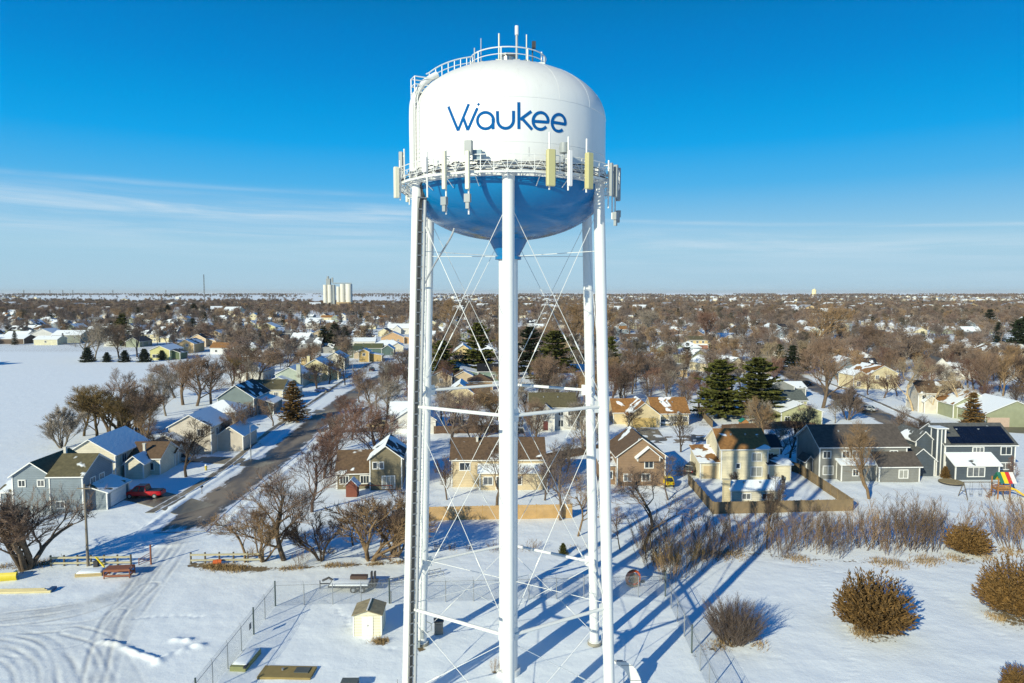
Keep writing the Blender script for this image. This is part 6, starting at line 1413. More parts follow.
def gen_juniper(seed, h, rad, n=240, per=26, tall=.0):
    """feathery spiked juniper: many plumes springing out and up from the middle"""
    r = random.Random(seed); T = MB(); Cc = MB()
    T.tube([(0, 0, -.1), (0, 0, h * .6)], [.16, .05], 7, cap=False)
    for i in range(n):
        u = (i + .5) / n; el = math.asin(min(1, .02 + .98 * u)) ; a = i * 2.39996 + r.uniform(-.2, .2)
        el = el * .95; d = Vector((math.cos(a) * math.cos(el), math.sin(a) * math.cos(el), math.sin(el) * .9 + .12)); Rm = 1 / math.sqrt((math.cos(el) / rad) ** 2 + (math.sin(el) / (h * .97)) ** 2); L = Rm * r.uniform(.78, 1.12)
        p0 = Vector((0, 0, h * .08)); tip = p0 + d * L; cv = Vector((0, 0, .10 * L)); pts = [p0.lerp(tip, t) + cv * t * t for t in (.15, .4, .7, 1)]
        T.tube(pts, [.03, .022, .014, .006], 3, cap=False)
        for k in range(per):
            t = .38 + .62 * ((k + r.random()) / per); j = 1 if t < .7 else 2; b = pts[j].lerp(pts[j + 1], (t - (.4 if j == 1 else .7)) / .3); ax = (pts[j + 1] - pts[j]).normalized(); w_ = (1.05 - t) * .9 + .12
            dd = ax + Vector((r.gauss(0, .45), r.gauss(0, .45), r.gauss(0, .35))); blade(Cc, b + Vector((r.gauss(0, .10), r.gauss(0, .10), r.gauss(0, .08))) * w_ * 2, dd, .42 * r.uniform(.6, 1.2), .065, r)
    return T, Cc
def as_proto(T, Cc, leaf=False):
    return (T.mesh('trunk', [BARK], True), Cc.mesh('crown', [NEEDLE if leaf else TWIG]), max(v[2] for v in Cc.v))
PR = {}
PR['oval'] = [as_proto(*gen_bare(100 + i, 12, fork=.16, ang=(24, 52), up=.12, n1=11, n2=8, n3=7, n4=6, tw=.015, lk=.64)) for i in range(3)]
PR['vase'] = [as_proto(*gen_bare(200 + i, 14, fork=.14, ang=(22, 48), up=.14, n1=10, n2=8, n3=7, n4=6, rt=.28, lk=.7, tw=.016)) for i in range(3)]
PR['wide'] = [as_proto(*gen_bare(300 + i, 13, fork=.14, ang=(32, 66), up=.10, n1=11, n2=8, n3=7, n4=6, rt=.32, lk=.7, wob=.2, tw=.016)) for i in range(3)]
PR['spread'] = [as_proto(*gen_bare(400, 9.8, stems=7, fork=.3, ang=(20, 55), up=.08, n1=6, n2=6, n3=6, n4=4, rt=.30, lk=.62, lean=.22, wob=.2, tw=.02))]
PR['bushy'] = [as_proto(*gen_bare(500 + i, 7.5, stems=5, fork=.2, ang=(18, 45), up=.1, n1=6, n2=6, n3=5, n4=4, rt=.16, lk=.6, tw=.018)) for i in range(2)]
PR['gnarl'] = [as_proto(*gen_bare(600 + i, 11, fork=.3, ang=(30, 70), up=.05, n1=9, n2=7, n3=6, n4=5, rt=.17, lk=.64, wob=.22, tw=.014)) for i in range(2)]
PR['fan'] = [as_proto(*gen_bare(700, 8.5, stems=6, fork=.1, ang=(14, 34), up=.05, n1=8, n2=7, n3=6, n4=4, rt=.14, lk=.6, wob=.08, tw=.016))]
PR['shrub'] = [as_proto(*gen_shrub(800 + i, 5.5, 22, .62, .011, 9, 4, 2.6)) for i in range(3)]
PR['thicket'] = [as_proto(*gen_shrub(820 + i, 4.5, 24, .95, .010, 9, 5, 2.1)) for i in range(2)]
PR['round_shrub'] = [as_proto(*gen_shrub(840, 4.0, 230, 1.5, .009, 8, 5, .75))]
PR['pine'] = [as_proto(*gen_conifer(900 + i, 14.5, 5.9, 18, 10, 46, .12, .08, .95, .19, .66, .22, .25), leaf=True) for i in range(2)]
PR['spruce'] = [as_proto(*gen_conifer(920 + i, 11, 3.3, 24, 8, 20, .04, .16, .6, .12, .95), leaf=True) for i in range(2)]
PR['cone'] = [as_proto(*gen_conifer(940, 6, 2.7, 18, 9, 22, .02, .05, .55, .14, .8), leaf=True)]
PR['juniper'] = [as_proto(*gen_juniper(960, 5.0, 3.1, 300, 40), leaf=True)]
PR['juniper_big'] = [as_proto(*gen_juniper(961, 6.6, 4.2, 420, 44), leaf=True)]
PR['juniper_small'] = [as_proto(*gen_juniper(962, 3.8, 3.0, 220, 34), leaf=True)]
# two distant trees of fewer, thicker twigs for the woods
NAMES = dict(oval='bare_tree', vase='bare_tree', wide='bare_tree', spread='spreading_tree', bushy='bushy_tree', gnarl='gnarled_tree', fan='bare_tree', shrub='willow_shrub', thicket='thicket_shrub', round_shrub='round_shrub', pine='pine_tree', spruce='spruce_tree', cone='evergreen_tree', juniper='juniper_bush', juniper_big='juniper_bush', juniper_small='juniper_bush')
BR = {'brown': (C(150, 124, 104, .6), C(125, 106, 86, .6)), 'mauve': (C(148, 129, 116, .6), C(122, 108, 98, .6)), 'red': (C(142, 108, 92, .6), C(125, 102, 88, .6)), 'grey': (C(168, 156, 142, .6), C(152, 140, 122, .6)), 'tan': (C(178, 146, 108, .6), C(150, 124, 92, .6)), 'dark': (C(105, 88, 76, .5), C(92, 78, 66, .5)), 'olive': (C(142, 118, 72, .62), C(110, 92, 60, .5)),
      'pine': (C(108, 112, 44, .55), C(100, 78, 52, .5)), 'deep': (C(52, 68, 40, .5), C(80, 65, 48, .5)), 'bluepine': (C(70, 84, 66, .5), C(80, 65, 48, .5)), 'rust': (C(138, 106, 56, .62), C(105, 82, 50, .5)), 'birch': (C(190, 170, 140, .6), C(215, 190, 150, .7))}
TREES = []
tr_r = random.Random(3)
def tree(kind, x, y, h, tone, label, group=None, rz=None, sx=1.0, parts=True, name=None, cat=None):
    pr = PR[kind][tr_r.randrange(len(PR[kind]))]; k = h / pr[2]; rz = tr_r.uniform(0, 6.28) if rz is None else rz
    tw, bk = BR[tone]; j = tr_r.uniform(.82, 1.2); tw = tuple(c * j for c in tw[:3]) + (1,)
    c_ = cat or ('bush' if kind.startswith('jun') else 'shrub' if 'shrub' in kind or kind == 'thicket' else 'tree')
    o = thing(name or NAMES[kind], label, c_, (x, y, 0), rz, group); o.scale = (k * sx, k * sx, k)
    t = bpy.data.objects.new('trunk', pr[0]); c = bpy.data.objects.new('crown', pr[1])
    for q, cc in ((t, bk), (c, tw)): COL.objects.link(q); q.parent = o; q.color = cc
    TREES.append((x, y)); return o
def tpx(kind, px, py, ytop, tone, label, **k):
    g_ = P(px, py); h = zat(g_.y, ytop); return tree(kind, g_.x, g_.y, max(h, 1.2), tone, label, **k)
tpx('spread', 26, 569, 484, 'brown', 'large many-stemmed bare tree leaning over the left fence', rz=0, sx=1.12)
tpx('gnarl', 245, 562, 508, 'tan', 'small tan bare tree directly behind the right rail fence', sx=1.2)
tpx('wide', 284, 560, 462, 'brown', 'tall bare tree with forked trunk behind the rail fence', sx=1.0)
tpx('bushy', 321, 560, 508, 'dark', 'short dark bare tree between the forked tree and the brown bushes')
tpx('bushy', 263, 561, 500, 'tan', 'tan bushy bare tree between two trees behind the rail fence', sx=.8)
tpx('bushy', 371, 559, 494, 'tan', 'dense tan bushy tree left of the cable leg', sx=1.5)
tpx('bushy', 396, 555, 490, 'brown', 'dense brown bushy tree touching the cable leg', sx=1.1)
tpx('shrub', 301, 566, 545, 'brown', 'small brown shrub between the trees behind the compound')
tpx('gnarl', 353, 545, 500, 'dark', 'dark crooked tree behind the tan bushy tree')
tpx('fan', 62, 448, 402, 'grey', 'grey fan-shaped tree behind the blue-grey house', sx=1.15)
for i, (px, py, yt) in enumerate(((84, 436, 388), (97, 440, 383), (112, 434, 380), (124, 438, 388), (136, 433, 392))):
    tpx('oval' if i in (0, 1) else 'bushy', px, py, yt, 'olive' if i in (0, 1, 3) else 'brown', ('olive-brown tree at the left of the clump behind the cream gable', 'second olive tree of the clump behind the cream gable', 'brown tree standing right of the two olive trees', 'brown many-stemmed tree in the clump by the field', 'rightmost brown tree of the clump by the field')[i], sx=1.3)
tpx('oval', 126, 428, 366, 'mauve', 'tall pale bare tree rising over the clump by the field')
tpx('oval', 150, 416, 372, 'grey', 'thin grey tree leaning at the field edge')
tpx('oval', 166, 416, 366, 'grey', 'slender grey tree behind the beige gable house')
tpx('oval', 186, 477, 418, 'dark', 'dark roadside tree standing on the snowy verge', sx=1.25)
tpx('oval', 239, 445, 400, 'brown', 'brown street tree before the grey-green gable house', sx=1.35)
tpx('oval', 273, 426, 394, 'brown', 'small brown tree right of the grey-green gable house', sx=1.2)
for i, (px, py, yt) in enumerate(((183, 405, 354), (197, 406, 350), (211, 404, 353), (175, 398, 358))):
    tpx('wide', px, py, yt, 'brown', ('big brown tree of the dense group at the field corner', 'tallest brown tree of the dense group at the field corner', 'right-hand brown tree of the dense group near the hip roof', 'small brown tree at the left of the dense group')[i], sx=1.0)
tpx('spruce', 293, 421, 381, 'rust', 'brown-green shaggy evergreen beside the left street', sx=1.5)
for i, (px, py, yt, tn) in enumerate(((247, 381, 344, 'brown'), (258, 383, 346, 'brown'), (272, 372, 345, 'mauve'), (286, 374, 348, 'dark'), (233, 384, 352, 'olive'), (318, 392, 360, 'dark'), (329, 384, 358, 'dark'))):
    tpx('wide', px, py, yt, tn, ('brown round tree behind the grey-green gable house', 'second brown round tree behind the grey-green gable house', 'mauve tree left of the black-roofed white gable', 'dark tree right of the black-roofed white gable', 'olive-tinged tree over the hip-roofed house', 'dark bare tree by the pale yellow gable house', 'darker bare tree in the blue shade by the left street')[i])
RED = [(312, 512, 440, 'trunk'), (324, 478, 415, ''), (327, 452, 412, ''), (352, 440, 398, ''), (346, 428, 394, ''), (342, 438, 404, ''), (377, 409, 378, ''), (388, 400, 370, ''), (397, 391, 362, '')]
RL = ['reddish street tree nearest the olive house', 'reddish street tree with pale trunk behind the first one', 'red-brown street tree over the asphalt opposite the street lamp', 'red-brown tree beside the tan SUV', 'red-brown tree left of the tan SUV', 'red-brown tree below the tan SUV', 'reddish kerb tree just beyond the tan SUV', 'second reddish kerb tree beyond the tan SUV', 'third reddish kerb tree beyond the tan SUV']
for (px, py, yt, _), lb in zip(RED, RL): tpx('oval', px, py, yt, 'red', lb, sx=1.15, group='reddish trees along the left street')
for i, (px, py, yt) in enumerate(((330, 474, 430), (338, 452, 412))):
    tpx('oval', px, py, yt, ('red', 'mauve', 'red', 'brown')[i % 4], '%s tree in the band of trees right of the left street' % ('reddish', 'mauve', 'reddish', 'brown')[i % 4], sx=1.05, group='band of trees right of the left street')
# thicket right of the tower
tpx('gnarl', 643, 550, 470, 'brown', 'gnarled tree with crooked trunk right of the tower legs', sx=1.1)
tpx('gnarl', 620, 549, 505, 'brown', 'thin crooked tree immediately right of the tower leg', sx=.8)
tpx('gnarl', 578, 536, 470, 'tan', 'tan bare tree at the end of the cedar fence', sx=.9)
tpx('oval', 560, 520, 440, 'mauve', 'bare tree with purple-brown twigs behind the cedar fence', sx=.9)
tpx('oval', 497, 506, 436, 'brown', 'bare tree before the tan house behind the cedar fence', sx=1.1)
tpx('gnarl', 668, 500, 455, 'mauve', 'mauve shrubby tree behind the small yellow van', sx=1.1)
for i, (px, py, yt, kd, tn) in enumerate(((662, 566, 522, 'thicket', 'brown'), (676, 572, 530, 'thicket', 'olive'), (690, 566, 526, 'thicket', 'mauve'), (702, 558, 518, 'thicket', 'brown'), (714, 555, 510, 'thicket', 'dark'), (655, 545, 505, 'thicket', 'dark'), (680, 548, 500, 'thicket', 'mauve'), (668, 583, 548, 'shrub', 'tan'), (725, 548, 522, 'thicket', 'brown'), (648, 560, 530, 'thicket', 'olive'))):
    tpx(kd, px, py, yt, tn, ['brown thicket shrub right of the gnarled tree', 'olive thicket shrub in the middle of the tangle', 'mauve thicket shrub above the chain-link corner', 'brown thicket shrub near the plank fence corner', 'dark tall thicket shrub under the plank fence corner', 'dark thicket shrub at the gnarled trunk', 'mauve thicket shrub behind the tangle', 'small tan shrub at the chain-link corner', 'brown shrub at the right end of the tangle', 'olive shrub at the foot of the gnarled tree'][i])
rowl = [(745, 548, 500), (757, 550, 512), (767, 549, 470), (779, 546, 505), (790, 548, 506), (803, 548, 500), (815, 549, 503), (828, 546, 508), (842, 547, 500), (856, 546, 498), (870, 547, 505), (884, 545, 492), (897, 546, 490), (911, 547, 500), (925, 548, 492), (940, 546, 495), (952, 545, 494), (1001, 540, 510), (1020, 548, 488), (1034, 545, 480), (835, 556, 530), (892, 556, 534), (779, 558, 536)]
for i, (px, py, yt) in enumerate(rowl):
    w_ = 'below the plank fence' if px < 850 else ('below the slate-blue house' if px < 960 else 'at the right end')
    tpx('shrub' if i not in (2,) else 'oval', px, py, yt, ('tan', 'brown', 'mauve')[i % 3] if i != 2 else 'dark', ('%s willow shrub in the long leafless row %s' % (('tan', 'brown', 'mauve')[i % 3], w_)) if i != 2 else 'taller dark-trunked tree within the long leafless row', sx=1.15 if i != 2 else .55, group='willow shrubs in the long leafless row')
tpx('vase', 869, 499, 420, 'tan', 'tall bare yard tree before the long blue-grey house', sx=.95)
tpx('oval', 790, 458, 412, 'dark', 'dark bare tree in the tower shadow beside the cream house', sx=1.2)
tpx('juniper', 873, 631, 566, 'rust', 'round spiky brown-green juniper alone on the snow', sx=1.0, rz=.3)
tpx('juniper_big', 1016, 615, 548, 'rust', 'big spiky brown-green juniper at the right edge', rz=1.0)
tpx('juniper_small', 967, 553, 522, 'rust', 'low spreading dark juniper in the dry grass of the row')
tpx('juniper_small', 1019, 694, 664, 'rust', 'juniper tip at the lower right corner', sx=.8)
tpx('round_shrub', 733, 641, 595, 'mauve', 'dense dome-shaped leafless shrub on the snow right of the fence', sx=1.05)
tpx('cone', 945, 478, 466, 'rust', 'small rounded green-brown bush at the corner of the slate-blue house')
tpx('cone', 918, 467, 457, 'rust', 'low brown bush between the long blue-grey house and slate-blue house')
for i, (px, lb) in enumerate(((437, 'small brown weed tuft left of centre behind the tower'), (452, 'second small weed tuft behind the tower'), (468, 'third small weed tuft behind the tower'))): tpx('shrub', px, 551, 541, 'dark', lb)
tpx('thicket', 494, 551, 538, 'tan', 'tan weed clump beside the front leg behind the tower', sx=.9)
tpx('thicket', 534, 551, 539, 'tan', 'tan weed clump right of the front leg')
tpx('cone', 563, 554, 543, 'pine', 'small green shrub in the snow between the right legs', sx=1.1)
tpx('shrub', 495, 672, 655, 'tan', 'tan grass tuft at the foot of the tower riser', sx=.8)
# pines
tpx('pine', 719, 418, 359, 'pine', 'left one of the two big dark pines behind the cream house', sx=1.35)
tpx('pine', 757, 420, 357, 'pine', 'right one of the two big dark pines behind the cream house', sx=1.42)
tpx('pine', 555, 384, 330, 'pine', 'big dark pine between the front leg and right legs', sx=1.35)
tpx('pine', 530, 376, 326, 'deep', 'dark pine directly right of the front tower leg', sx=1.1)
tpx('pine', 611, 378, 336, 'pine', 'narrow pine peeking out right of the tower legs', sx=.7)
tpx('pine', 478, 376, 322, 'pine', 'tall dark pine left of the front tower leg', sx=1.1)
tpx('pine', 442, 379, 340, 'pine', 'low broad pine between the two left legs', sx=1.5)
tpx('spruce', 972, 431, 392, 'rust', 'brown-green spruce left of the green garage', sx=1.25)
for i, px in enumerate((88, 107, 125, 144.5, 162)):
    tpx('cone', px, 362 if i < 4 else 360, (347.5, 352, 350, 348.5, 350)[i], 'bluepine', ['leftmost, pointed evergreen of the row of five at the field edge', 'second evergreen of the row of five, lowest and roundest', 'middle evergreen of the row of five at the field edge', 'fourth and largest evergreen of the row of five', 'last evergreen of the row of five, before the lime house'][i], sx=1.25, group='row of five evergreens')
for i, (px, py, yt, kd, tn, sx) in enumerate(((123, 346, 313, 'spruce', 'pine', 1.5), (767, 372, 343, 'pine', 'deep', .9), (779, 373, 344, 'pine', 'deep', .9), (792, 374, 345, 'pine', 'deep', .9), (803, 374, 347, 'pine', 'deep', .9), (324, 352, 326, 'spruce', 'deep', 1.6), (335, 352, 323, 'spruce', 'deep', 1.7), (345, 350, 327, 'spruce', 'deep', 1.5),
        (1017, 355, 319, 'pine', 'deep', 1.0), (1024, 350, 316, 'pine', 'deep', 1), (998, 342, 322, 'spruce', 'deep', 1.4), (989, 331, 309, 'spruce', 'deep', 1.6), (193, 334, 318, 'spruce', 'deep', 1.7), (194, 317, 303, 'spruce', 'deep', 1.8), (168, 318, 305, 'spruce', 'deep', 1.8), (217, 331, 322, 'spruce', 'deep', 1.8), (847, 318, 307, 'spruce', 'deep', 1.5), (713, 353, 334, 'spruce', 'dark', 1.4), (15, 345, 330, 'spruce', 'deep', .9), (63, 344, 333, 'spruce', 'dark', .9))):
    tpx(kd, px, py, yt, tn, ['green spruce rising above the brown trees past the field', 'leftmost pine of the dark evergreen screen', 'second pine of the dark evergreen screen', 'third pine of the dark evergreen screen', 'rightmost pine of the dark evergreen screen', 'left spruce of the dark trio by the left street', 'middle spruce of the dark trio by the left street', 'right spruce of the dark trio by the left street', 'dark pine at the right edge above the snow-roofed house', 'second dark pine cut by the right edge', 'dark spruce left of the right-edge pines', 'small dark spruce standing over the far right woods', 'dark round spruce above the lime row of houses', 'small dark spruce over the far left streets', 'second small dark spruce over the far left streets', 'dark spruce beside the grey chimney house', 'tiny dark spruce in the right-hand woods', 'dark conifer before the yellow-walled house', 'narrow dark conifer at the left edge of the field', 'narrow brown conifer by the grey-green field house'][i], sx=sx)
MID = [('wide', 82, 359, 320, 'grey', 'big pale grey tree behind the row of five evergreens', 1.25), ('vase', 95, 360, 322, 'grey', 'pale grey tree right behind the second evergreen', 1), ('vase', 119, 358, 322, 'brown', 'brown tree with visible trunk above the third evergreen', 1), ('vase', 137, 357, 318, 'mauve', 'broad mauve tree above the fourth evergreen', 1.1),
       ('wide', 823, 408, 328, 'brown', 'big spreading bare tree beside the lime-green house', .85), ('gnarl', 913, 411, 352, 'birch', 'pale-trunked forked tree before the white colonial house', .9), ('gnarl', 933, 413, 378, 'birch', 'pale leaning tree in front of the colonial windows', .8), ('gnarl', 953, 417, 372, 'birch', 'pale crooked tree left of the brown-green spruce', .8), ('vase', 632, 394, 345, 'brown', 'bare yard tree behind the orange-roofed tan house', .8),
       ('fan', 848, 420, 382, 'mauve', 'mauve fan-shaped tree on the snowy verge of the right street', 1.2), ('oval', 835, 423, 398, 'grey', 'small bare tree right of the lime-green house', 1.0), ('oval', 868, 395, 372, 'red', 'red-brown round tree below the rusty-roofed house', 1.5), ('oval', 884, 398, 372, 'red', 'second red-brown round tree below the rusty-roofed house', 1.5), ('oval', 897, 396, 374, 'red', 'third red-brown tree right of the rusty-roofed house', 1.4),
       ('vase', 985, 398, 350, 'brown', 'big brown tree behind the green house', 1.0), ('vase', 1003, 396, 352, 'tan', 'tan-brown tree behind the green house at the right edge', 1.0), ('vase', 968, 388, 350, 'mauve', 'mauve tree beside the big brown tree behind the green house', 1.0), ('wide', 905, 372, 322, 'mauve', 'tall mauve tree over the rusty-roofed house', .9), ('wide', 888, 362, 318, 'brown', 'tall brown tree above the rusty-roofed house', .9),
       ('vase', 770, 378, 340, 'birch', 'pale bare tree in front of the dark evergreen screen', .9), ('vase', 802, 372, 338, 'birch', 'pale tree at the right end of the dark evergreen screen', .8), ('oval', 699, 408, 372, 'red', 'mauve-red shrubby tree left of the two dark pines', 1.4), ('oval', 686, 404, 374, 'mauve', 'mauve round tree behind the orange roof', 1.4), ('oval', 667, 400, 372, 'mauve', 'second mauve tree behind the orange roof', 1.3), ('oval', 651, 396, 366, 'red', 'reddish tree above the orange roof garage', 1.2),
       ('wide', 815, 352, 300, 'tan', 'tan broad tree standing over the woods right of centre', 1.0), ('wide', 706, 344, 309, 'red', 'red-brown broad tree above the yellow-walled house', 1.0), ('wide', 648, 340, 308, 'grey', 'greyish broad tree right of the tower legs', 1.2), ('wide', 600, 352, 300, 'tan', 'tan tree glimpsed beside the right tower leg', 1.0), ('wide', 577, 350, 296, 'tan', 'golden tan tree between the right legs', 1.0), ('wide', 452, 330, 296, 'tan', 'golden tan tree between the left legs', 1.0),
       ('oval', 628, 436, 404, 'dark', 'dark red bare tree at the tan house garage', 1.3), ('oval', 606, 440, 398, 'mauve', 'mauve tree left of the tan house garage', 1.2), ('oval', 583, 450, 400, 'grey', 'bare tree right of the white colonial', 1.1), ('oval', 597, 470, 420, 'mauve', 'mauve tree between the right legs and the brown house', 1.1), ('gnarl', 523, 434, 395, 'brown', 'crooked tree left of the white colonial porch', 1.0), ('oval', 470, 440, 412, 'mauve', 'mauve shrubby tree behind the brown fence', 1.4), ('oval', 447, 500, 455, 'brown', 'brown bare tree by the tan house left corner', .9), ('vase', 545, 500, 452, 'mauve', 'mauve tree at the right corner of the tan house', 1.0),
       ('oval', 225, 448, 415, 'brown', 'brown tree between two street lawns', 1.3), ('oval', 205, 443, 412, 'dark', 'dark tree beside the beige gable house', 1.3), ('oval', 165, 466, 428, 'dark', 'dark tangled tree in front of the beige gable house', 1.3), ('oval', 148, 460, 430, 'dark', 'dark tree between the brown roofs', 1.1), ('shrub', 85, 510, 480, 'brown', 'leafless shrub against the blue-grey front wall', 1.2), ('shrub', 65, 512, 478, 'mauve', 'second leafless shrub against the blue-grey front wall', 1.2), ('shrub', 30, 520, 485, 'brown', 'third leafless shrub at the corner of the blue-grey house', 1.3), ('shrub', 8, 530, 500, 'tan', 'tan shrub at the left edge above the yard', 1.4),
       ('oval', 345, 385, 352, 'dark', 'dark bare tree by the mustard house', .9), ('oval', 385, 375, 356, 'mauve', 'mauve kerb tree by the far left street', .9), ('gnarl', 1014, 488, 455, 'red', 'reddish bare tree behind the rainbow playset', .7), ('oval', 735, 500, 470, 'dark', 'dark small tree in the fenced yard', .8)]
for kd, px, py, yt, tn, lb, sx in MID: tpx(kd, px, py, yt, tn, lb, sx=sx)
# garden trees and bushes between the nearer houses
HSPAN = [(proj(a, b, 0)[0] - 3, proj(a + w, b, 0)[0] + 3, b) for a, b, w in HFOOT]
def hides(x, y, deep=20, margin=0): u = proj(x, y, 0)[0]; return any(u0 - margin < u < u1 + margin and -deep < y - b < 0 for u0, u1, b in HSPAN)
def free2(x, y, padf): return not in_field(x, y) and not near_road(x, y, 1.2) and all(not (-2 < x - a < w + 2 and -2 < y - b < 11) for a, b, w in HFOOT) and not hides(x, y)
gr2 = random.Random(77); ng_ = 0
for k in range(9000):
    y = gr2.uniform(114, 300); u0 = gr2.uniform(120, 1040); x = farX(u0, y); u, v = proj(x, y, 0)
    if ng_ >= 215: break
    if u < 560 and y < 118 or (u > 690 and v > 470) or not free2(x, y, 9 if y < 180 else 13): continue
    if any(math.hypot(x - a, y - b) < 4.6 for a, b in TREES): continue
    if 160 < u < 420 and v > 395 and u < 330: continue
    if 770 < u < 965 and 388 < v < 452 and gr2.random() < .85: continue
    ng_ += 1; small = gr2.random() < .35
    tn, tl = gr2.choice((('mauve', 'mauve'), ('brown', 'brown'), ('red', 'reddish'), ('grey', 'greyish'), ('dark', 'dark brown'), ('tan', 'tan')))
    h_, a = where(u, v)
    if small: tree('thicket', x, y, gr2.uniform(2, 3.8), tn, '%s leafless garden bush %s' % (tl, a), 'leafless garden bushes %s' % a, name='garden_bush')
    else: tree(gr2.choice(('oval', 'wide', 'oval', 'vase')), x, y, gr2.uniform(6.5, 12.5), tn, '%s leafless garden tree %s' % (tl, a), 'leafless garden trees %s' % a)
# the nearest of the town's other trees, one by one
def free(x, y, pad=6): return not in_field(x, y) and not near_road(x, y, 2.5) and all(not (-2.5 < x - a < w + 2 and -2.5 < y - b < 11) for a, b, w in HF2)
HF2 = HFOOT + [(c[0], c[1], 14) for c in picked]
TONES = [('brown', 'brown'), ('mauve', 'mauve-brown'), ('mauve', 'mauve-brown'), ('brown', 'brown'), ('red', 'reddish'), ('tan', 'tan'), ('grey', 'greyish'), ('dark', 'dark brown')]
cand = []
yy = 205.0
while yy < 1650:
    st = 8.5 if yy < 420 else (11.5 if yy < 900 else 14)
    for x in np.arange(-yy * .80, yy * .80, st): cand.append((x + tr_r.uniform(-.45, .45) * st, yy + tr_r.uniform(-.45, .45) * st))
    yy += st
dens = lambda x, y: vnoise(np.array([x]), np.array([y]), 70, 5)[0]
wood = []
cnt = 0
for x, y in cand:
    d_ = dens(x, y); p_ = .95 if y < 300 else (.95 if y < 520 else .95)
    u = proj(x, y, 0)[0]
    if 300 < y < 1000: p_ *= .5 if u < 330 else .72
    if 240 < y <= 300: p_ *= .8
    if tr_r.random() > p_ * (.28 + 1.5 * d_): continue
    if y < 1300 and tr_r.random() < .55 and any(-3 < x - a < w + 3 and -34 < y - b < 0 for a, b, w in HF2): continue
    u, v = proj(x, y, 0)
    
    if not free(x, y): continue
    if min((abs(x - a) + abs(y - b) for a, b in TREES), default=99) < 5: continue
    if y < 480 and hides(x, y, 16, 0): continue
    if cnt < 70 and -30 < u < 1054:
        tn, tl = tr_r.choice(TONES); kd = tr_r.choice(('oval', 'wide', 'vase', 'wide')); hh_ = tr_r.uniform(8, 13); h_, a = where(u, v); cnt += 1
        tree(kd, x, y, hh_, tn, '%s %s leafless tree %s' % (h_, tl, a), 'leafless trees %s' % a)
    else: wood.append((x, y))
# woods beyond the counted trees: one mass
GN = {}
def woods_mat():
    m = bpy.data.materials.new('woods_twigs'); t, N_, L_, b = nt(m); oi = N_.new('ShaderNodeObjectInfo'); r = N_.new('ShaderNodeValToRGB'); e = r.color_ramp.elements
    cols = [(0, C(140, 123, 112, .73)), (.25, C(122, 110, 104, .70)), (.45, C(150, 127, 108, .73)), (.6, C(138, 114, 104, .70)), (.75, C(160, 146, 134, .75)), (.86, C(168, 138, 104, .75)), (.95, C(108, 100, 88, .65))]
    e[0].position = 0; e[0].color = cols[0][1]; e[1].position = .95; e[1].color = cols[-1][1]
    for p_, c_ in cols[1:-1]: q = e.new(p_); q.color = c_
    L_.new(oi.outputs['Random'], r.inputs[0]); L_.new(r.outputs[0], b.inputs['Base Color']); b.inputs['Roughness'].default_value = .9; return m
WM = woods_mat()
wood_protos = []
for i in range(4):
    T, Cc = gen_bare(1000 + i, 12, fork=.14, ang=(28, 60), up=.1, n1=9, n2=7, n3=6, n4=4, rt=.22, lk=.7, tw=.034)
    base = len(T.v); T.v += Cc.v; T.f += [tuple(a + base for a in f) for f in Cc.f]; T.m += Cc.m
    o = bpy.data.objects.new('woods_tree', T.mesh('woods_tree', [WM])); wood_protos.append(o)
T, Cc = gen_conifer(1010, 11, 3.4, 12, 7, 10, .04, .12, .9, .22, .95); b0 = len(T.v); T.v += Cc.v; T.f += [tuple(a + b0 for a in f) for f in Cc.f]; T.m += Cc.m
cm_ = mat('woods_needles', C(50, 62, 42, .5), .9); conp = bpy.data.objects.new('woods_conifer', T.mesh('woods_conifer', [cm_]))
